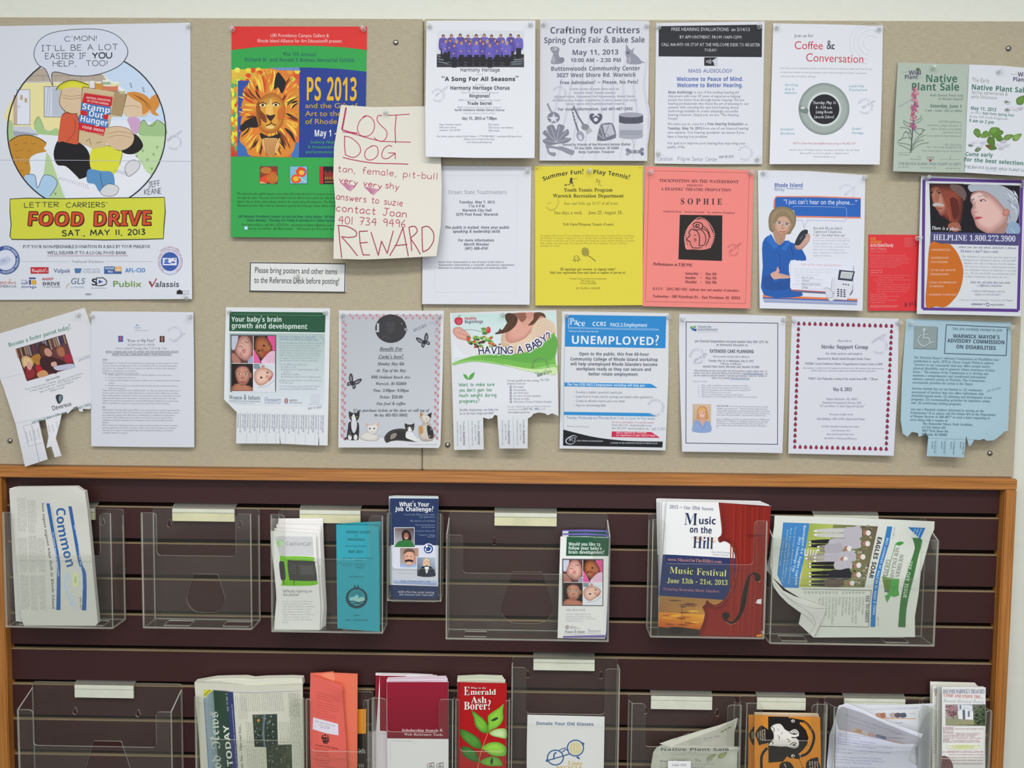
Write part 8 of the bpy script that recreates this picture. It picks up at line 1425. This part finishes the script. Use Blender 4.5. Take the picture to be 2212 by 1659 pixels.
# orange leaflets
fr(1490,1440,6.144)
gO='orange and black leaflets'
sheet('leaflet','rear orange and black leaflet, shifted to the left','leaflet',[(782,650),(865,648),(1000,660),(1000,1800),(775,1800),(780,1000)],'c47c24',Y=.022,lift=0,gain=GC,th=.004,group=gO);blob([(785,900),(830,820),(865,790),(870,1000),(850,1040),(820,1010)],'1c1814',3);[line([(820+i*12,860),(826+i*12,960)],4,'b4b0a8')for i in range(3)]
sheet('leaflet','pale edges of the orange leaflets behind the front one','leaflet',[(865,622),(1300,628),(1710,635),(1722,690),(1740,1800),(870,1800)],'c8b89c',Y=.030,lift=0,gain=GC,th=.006,group=gO)
sheet('leaflet','front orange leaflet with a black and white face turned sideways','leaflet',[(862,640),(1300,665),(1730,668),(1738,1000),(1748,1800),(868,1800),(860,1200)],'c47c24',Y=.044,lift=0,gain=GC,group=gO)
poly([(1040,662),(1312,666),(1320,690),(1420,720),(1470,770),(1540,840),(1575,940),(1560,1030),(1500,1110),(1440,1160),(1290,1190),(1240,1260),(1045,1276)],'1a1614')
for y in(722,1185):blob([(1290,y-20),(1340,y-40),(1400,y-30),(1450,y-20),(1470,y+20),(1430,y+40),(1370,y+30),(1310,y+20)],'1a1614',3);ell(1370,y,24,20,'c8c4bc');ell(1374,y+2,12,10,'3a3430');ell(1470,y+(4 if y<900 else-6),12,18,'b8b4ac')
line([(1440,715),(1530,740),(1610,830),(1650,930),(1620,1060),(1560,1150),(1470,1190)],34,'1a1614',True);line([(1530,735),(1600,820),(1615,880)],7,'8c6c40',True);line([(1500,730),(1560,790),(1630,900)],5,'c47c24',True)
softblob([(1045,1040),(1110,960),(1110,880),(1075,810),(1130,765),(1200,760),(1240,800),(1260,830),(1320,860),(1390,830),(1440,860),(1445,920),(1400,940),(1445,980),(1440,1060),(1380,1085),(1290,1060),(1200,1060),(1100,1050)],'d2cec8','c8c4be',.8)
for P,w in(([(1320,860),(1350,890),(1400,900),(1430,880)],10),([(1330,1040),(1370,1010),(1420,1020)],10),([(1350,940),(1400,945)],14),([(1180,930),(1190,960)],6),([(1290,960),(1330,985),(1310,1000)],8),([(1215,900),(1235,870)],5),([(1090,800),(1120,830),(1115,870)],8),([(1080,990),(1110,1010),(1090,1030)],8),([(1160,820),(1190,850)],4)):line(P,w,'1a1614',True)
ell(1385,890,22,14,'4c4644');ell(1385,1040,22,14,'4c4644');line([(1350,870),(1390,850),(1430,870)],7,'2c2624',True);line([(1340,1065),(1390,1075),(1430,1060)],7,'2c2624',True);line([(1160,915),(1190,925),(1185,970)],5,'3c3634',True)
blob([(870,900),(900,830),(950,780),(985,800),(1020,820),(1060,860),(1100,900),(1080,960),(1040,1010),(960,1030),(920,1040),(900,980)],'1a1614',3)
for i,(s,y0,y1)in enumerate((('Learn',870,950),('about the',850,975),('Reading',838,985),('program!',828,990))):T(s,898+i*30,y0,898+i*30,18,'b','c8c4bc',y1=y1)
line([(1030,1080),(970,1150),(950,1240),(960,1420),(1000,1600)],34,'1a1614',True);blob([(1190,1346),(1200,1290),(1260,1262),(1330,1270),(1385,1346),(1380,1400),(1200,1400)],'1a1614');T('Join the',1250,1290,1290,20,'b','c8c4bc',y1=1400);blob([(1545,1300),(1580,1240),(1640,1215),(1700,1205),(1710,1260),(1735,1340),(1735,1500),(1560,1500)],'1a1614',3)
[T(s,1582+i*34,1255,1590+i*34,20,'b','c8c4bc',y1=1380)for i,s in enumerate(('Ask for','your free','library','card'))];[ell(1450+i*18,1230+i*36,8,9,'5c2c18',n=8)for i in range(4)]

# instruction sheets
fr(1780,1440,5.12)
gI='crumpled white instruction sheets'
sheet('handout','rear instruction sheet standing upright with a small row of photos','handout',[(225,400),(500,420),(900,418),(1240,405),(1200,450),(1190,700),(1200,1640),(1100,1640),(600,1640),(240,1640)],'c8cad6',Y=.014,lift=.010,gain=GC,group=gI,bumps=((1220,420,30,.012),(1050,800,60,-.006)))
line([(450,470),(700,455),(1100,452)],2,'a0a4b8');T('The World\u2019s Largest Collection of Spoken Audiobooks by Recorded Media',510,486,1040,14,'s','7c84a0',y1=466);line([(580,572),(1015,576)],8,'c8884c')
for x,c in((590,'b08c74'),(640,'a06c50'),(700,'b8c0c8'),(745,'a89494'),(800,'5c5458'),(860,'4c5864')):blob([(x-20,520),(x+40,512),(x+50,556),(x-5,565)],c,2)
T('overdrive',945,525,1015,12,'s','6c7ca0');T('Step guide',790,626,875,12,'b','70748c')
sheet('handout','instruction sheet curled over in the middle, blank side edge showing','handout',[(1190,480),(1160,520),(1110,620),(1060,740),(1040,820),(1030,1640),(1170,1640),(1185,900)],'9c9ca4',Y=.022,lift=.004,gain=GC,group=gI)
Pf=[(165,430),(250,410),(420,480),(700,610),(900,690),(1095,748),(1060,800),(1000,850),(950,950),(935,1040),(1030,1100),(1030,1640),(110,1640),(30,1100),(60,760),(115,600),(145,480)]
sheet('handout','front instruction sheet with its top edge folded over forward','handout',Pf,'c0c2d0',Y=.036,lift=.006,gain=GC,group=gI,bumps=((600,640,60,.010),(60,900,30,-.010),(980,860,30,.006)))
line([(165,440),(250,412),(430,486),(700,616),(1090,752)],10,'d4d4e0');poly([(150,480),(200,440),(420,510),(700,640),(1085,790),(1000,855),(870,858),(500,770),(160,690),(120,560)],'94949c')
T('The World\u2019s Largest Collection of Audiobooks',232,545,850,22,'b','5c5c68',y1=755);T('by Recorded Media',218,590,570,20,'b','5c5c68',y1=700);line([(160,690),(500,762),(880,850)],7,'b08454')
for x,y,c in((320,690,'9c9490'),(380,705,'a07c60'),(450,725,'a49c9c'),(520,745,'9c8484'),(600,765,'6c6c78'),(650,780,'5c6474')):blob([(x-25,y-15),(x+35,y-5),(x+35,y+28),(x-25,y+15)],c,2)
P_(['Experience your favorite titles from the Library','Warwick patrons only'],160,740,660,26,15,'s','747890',.13);P_(['Step 1. Click on the Library website','https://www.rbdigital.com/warwickri for downloads','Warwick library card. Click Register'],145,800,755,28,17,'s','6c74a4',.13)
P_(['Step 2. Enter your name, password, name, other account (if)','link to your email'],130,915,740,34,18,'s','7478a0',.08);P_(['Step 3. In your email account, look for a message from','Warwick Public Library, with the link that will allow you to','your new account.  Click \u201cReturn to Login\u201d'],122,1002,680,30,18,'s','7478a0',.05);P_(['Step 4. Enter username and password'],120,1116,560,30,18,'s','7478a0',.03)
line([(128,600),(110,1640)],3,'34343c')

gD='white tourism leaflets at lower right'
for i,(lab,P)in enumerate((('rearmost white tourism leaflet with a notched corner',[(1178,170),(1672,182),(1700,216),(1700,1640),(1190,1640)]),('white tourism leaflet second from the back, shifted left',[(1200,215),(1690,216),(1740,228),(1740,1640),(1195,1640),(1196,700)]),('white tourism leaflet in the middle, folded edge showing',[(1258,222),(1300,218),(1770,226),(1770,1640),(1245,1640)]))):
    sheet('leaflet',lab,'leaflet',P,'ced0cc',Y=.012+i*.010,lift=0,gain=GC,th=.003,group=gD)
    if i==1:T('DIS',1214,285,1255,42,'R','4c5480');T('C',1225,322,1254,34,'R','b04050');[T('SEE',1208,690+q*30,1250,14,'R','a06074')for q in range(10)]
    if i==2:poly([(1262,225),(1300,222),(1300,1640),(1250,1640)],'a8aaa6')
sheet('leaflet','front white tourism leaflet with a house photo','leaflet',[(1306,226),(1560,226),(1788,230),(1786,600),(1782,1640),(1300,1640),(1304,700)],'d2d3d0',Y=.044,lift=0,gain=GC,group=gD)
T('DISCOVER WARWICK\u2019S TREASURES',1316,298,1776,46,'R','4a5078',hi=True);T('COME AND ENJOY THE...',1324,334,1758,32,'R','b03c4c',y1=352,hi=True);T('Warwick Historical Society',1316,394,1766,40,'c','9ca4b0',y1=405)
grad([(1340,418),(1785,418),(1785,655),(1345,655)],['9c8c90','4c5848','3c4430','9c988c'],4);poly([(1480,420),(1640,425),(1650,600),(1490,590)],'c8ccd4');poly([(1478,490),(1560,452),(1650,495),(1650,600),(1490,600)],'d4d6dc');poly([(1530,480),(1560,475),(1562,595),(1535,590)],'5c6474');rect(1590,490,1612,555,'6c7480');rect(1500,425,1515,470,'5c6470');line([(1480,490),(1560,455),(1650,495)],5,'9ca0a8')
for i in range(60):x,y=R6.uniform(1355,1470),R6.uniform(430,550);blob([(x-10,y),(x,y-8),(x+10,y),(x,y+8)],R6.choice(['8c4c5c','a8747c','6c4450','b48c94','5c3c3c']),2)
for i in range(60):x,y=R6.uniform(1665,1775),R6.uniform(440,640);blob([(x-12,y),(x,y-9),(x+12,y),(x,y+9)],R6.choice(['24381c','3c5030','1c2c18','4c6040']),2)
poly([(1350,570),(1660,590),(1660,640),(1350,640)],'8c8c70');[ell(1480+i*28,630,12,6,['a8a040','7c8440','b88c4c'][i%3],n=8)for i in range(8)];line([(1440,480),(1430,580)],5,'4c3c38')
for s,y in(('COME',690),('WALK',738),('SEE',824)):T(s,1314,y,1435 if s!='SEE' else 1390,22,'R','8c4c64')
for x0,x1,y,s in((1450,1765,694,'DISCOVER OR SHARE YOUR'),(1316,1440,706,'HERITAGE'),(1450,1735,744,'THROUGH OUR NATIONAL'),(1314,1705,762,'LANDMARK 1800-1820 WATERMAN'),(1314,1670,778,'ARNOLD HOUSE, FULL OF RARE'),(1314,1740,798,'ARTIFACTS, FURNITURE, AND CHARM'),(1405,1715,824,'AND EXPERIENCE HOW OUR'),(1314,1725,840,'WARWICK ANCESTORS LIVED IN 1700')):T(s,x0,y,x1,13,'R','a06478')
ell(1540,888,200,32,'c8cc84',c2='d2d3c8');T('ANNUAL MEMBERSHIP: ONLY $20',1345,884,1730,14,'R','8c8c64');T('STUDENTS: ONLY $10',1420,906,1655,14,'R','8c8c64')
T('AS A MEMBER YOU\u2019LL HAVE FULL ACCESS TO:',1312,952,1765,20,'R','a03c58')
for y,s in((980,'EXCITING AND INFORMATIONAL LECTURES'),(1012,'MUSICAL EVENTS AND CONCERTS'),(1044,'INFORMATION ABOUT HISTORIC HOMES'),(1078,'YOUR OWN FAMILY GENEALOGY')):T(s,1380,y,1762,14,'R','a06478')
blob([(1304,1040),(1304,1000),(1320,985),(1370,1000),(1410,1050),(1430,1121),(1440,1300),(1304,1300)],'6c4c4c',3);[blob([(x-12,y),(x,y-10),(x+12,y),(x,y+8)],c,2)for x,y,c in((1300,1020,'8c6464'),(1350,1040,'4c3434'),(1390,1080,'7c5c5c'),(1330,1080,'5c3c3c'))]
# ---------------------------------------------------------------- build all paper
lay_text()
for s_ in SHEETS: build_sheet(s_)
for im in list(bpy.data.images):
    bpy.data.images.remove(im)
# ---------------------------------------------------------------- push pins
def pin_mats():
    m = bpy.data.materials.new('clear_plastic'); m.use_nodes = True; n = m.node_tree.nodes; L = m.node_tree.links; n.clear()
    out = n.new('ShaderNodeOutputMaterial'); tr = n.new('ShaderNodeBsdfTransparent'); tr.inputs[0].default_value = (.97, .98, .98, 1)
    df = n.new('ShaderNodeBsdfDiffuse'); df.inputs[0].default_value = (.93, .94, .94, 1); gl = n.new('ShaderNodeBsdfGlossy'); gl.inputs['Roughness'].default_value = .08
    lw = n.new('ShaderNodeLayerWeight'); lw.inputs[0].default_value = .55; mr = n.new('ShaderNodeMapRange'); mr.inputs[3].default_value = .05; mr.inputs[4].default_value = .5
    a = n.new('ShaderNodeMixShader'); L.new(lw.outputs['Facing'], mr.inputs[0]); L.new(mr.outputs[0], a.inputs[0]); L.new(tr.outputs[0], a.inputs[1]); L.new(df.outputs[0], a.inputs[2])
    b = n.new('ShaderNodeMixShader'); L.new(grazing(m, .08, .6), b.inputs[0]); L.new(a.outputs[0], b.inputs[1]); L.new(gl.outputs[0], b.inputs[2]); L.new(b.outputs[0], out.inputs[0]); return m
bm = bmesh.new(); lathe(bm, [(.0046, .0000), (.0050, .0006), (.0048, .0016), (.0030, .0026), (.0023, .0045), (.0022, .0078), (.0030, .0092), (.0042, .0100), (.0045, .0108), (.0043, .0124), (.0034, .0130)], 20)
pin0 = bm_obj('push_pin', bm, pin_mats(), None, True)
bm = bmesh.new(); lathe(bm, [(.0005, -.0062), (.00055, .0035), (.0003, .0040)], 8); ndl = bm_obj('needle', bm, chrome, pin0, True)
PINS = [(407, 54, 'at the top right corner of the large food drive poster'), (404, 641, 'at the bottom right corner of the large food drive poster'), (503, 61, 'at the top left corner of the lion poster'), (786, 61, 'at the top right corner of the lion poster'),
        (833, 241, 'holding the top of the lost dog notice'), (929, 55, 'at the top left corner of the choral concert flyer'), (1146, 51, 'at the top right corner of the choral concert flyer'), (1173, 51, 'at the top left corner of the craft fair flyer'), (1397, 53, 'at the top right corner of the craft fair flyer'),
        (1423, 57, 'at the top left corner of the hearing evaluation flyer'), (1640, 56, 'at the top right corner of the hearing evaluation flyer'), (1422, 329, 'at the bottom left corner of the hearing evaluation flyer'), (1634, 342, 'at the bottom right corner of the hearing evaluation flyer'), (1677, 58, 'at the top left corner of the coffee flyer'), (1899, 61, 'at the top right corner of the coffee flyer'),
        (2015, 145, 'at the top of the pale green plant sale flyer'), (2155, 153, 'at the top of the white plant sale flyer'), (1140, 367, 'at the top right corner of the public speaking notice'), (1272, 367, 'at the top middle of the yellow tennis flyer'), (1403, 370, 'at the top left corner of the salmon theatre flyer'), (1620, 371, 'at the top right corner of the salmon theatre flyer'),
        (1647, 372, 'at the top left corner of the captioned phone flyer'), (1867, 381, 'at the top right corner of the captioned phone flyer'), (1981, 512, 'at the top right corner of the small red leaflet'), (2001, 383, 'at the top left corner of the purple-bordered flyer'), (2206, 398, 'at the top right corner of the purple-bordered flyer'),
        (170, 677, 'at the top right corner of the tilted foster flyer'), (200, 680, 'at the top left corner of the knee and hip flyer'), (411, 681, 'at the top right corner of the knee and hip flyer'), (495, 670, 'at the top left corner of the baby brain flyer'), (704, 673, 'at the top right corner of the baby brain flyer'), (740, 678, 'at the top left corner of the kitten flyer'), (951, 680, 'at the top right corner of the kitten flyer'),
        (1086, 677, 'at the top of the pregnancy flyer'), (1224, 679, 'at the top left corner of the unemployment flyer'), (1443, 682, 'at the top right corner of the unemployment flyer'), (1474, 687, 'at the top left corner of the extended care flyer'), (1692, 688, 'at the top right corner of the extended care flyer'), (1715, 690, 'at the top left corner of the ladybird-bordered flyer'), (1938, 695, 'at the top right corner of the ladybird-bordered flyer'),
        (1967, 696, 'at the top left corner of the pale blue notice'), (2178, 704, 'at the top right corner of the pale blue notice'), (643, 597, 'in the middle of the small framed desk sign')]
Rp = random.Random(2)
for i, (x, y, w) in enumerate(PINS):
    if i == 0: o = pin0
    else:
        o = pin0.copy(); C.objects.link(o); q = ndl.copy(); C.objects.link(q); q.parent = o
    Y = 0
    for s in SHEETS:
        if s.obj and not s.part_of and s.y0 - 3 <= y <= s.y1 + 3 and s.x0 - 3 <= x <= s.x1 + 3 and y < 1000: Y = min(Y, float(surf(s, np.array(float(x)), np.array(float(y)))))
    o.location = pt(x, y + 3, Y - .0006); o.rotation_euler = (Rp.uniform(-.25, .05), 0, Rp.uniform(-.3, .3)); o['label'] = 'clear plastic push pin ' + w; o['category'] = 'push pin'; o['group'] = 'clear push pins on the bulletin board'
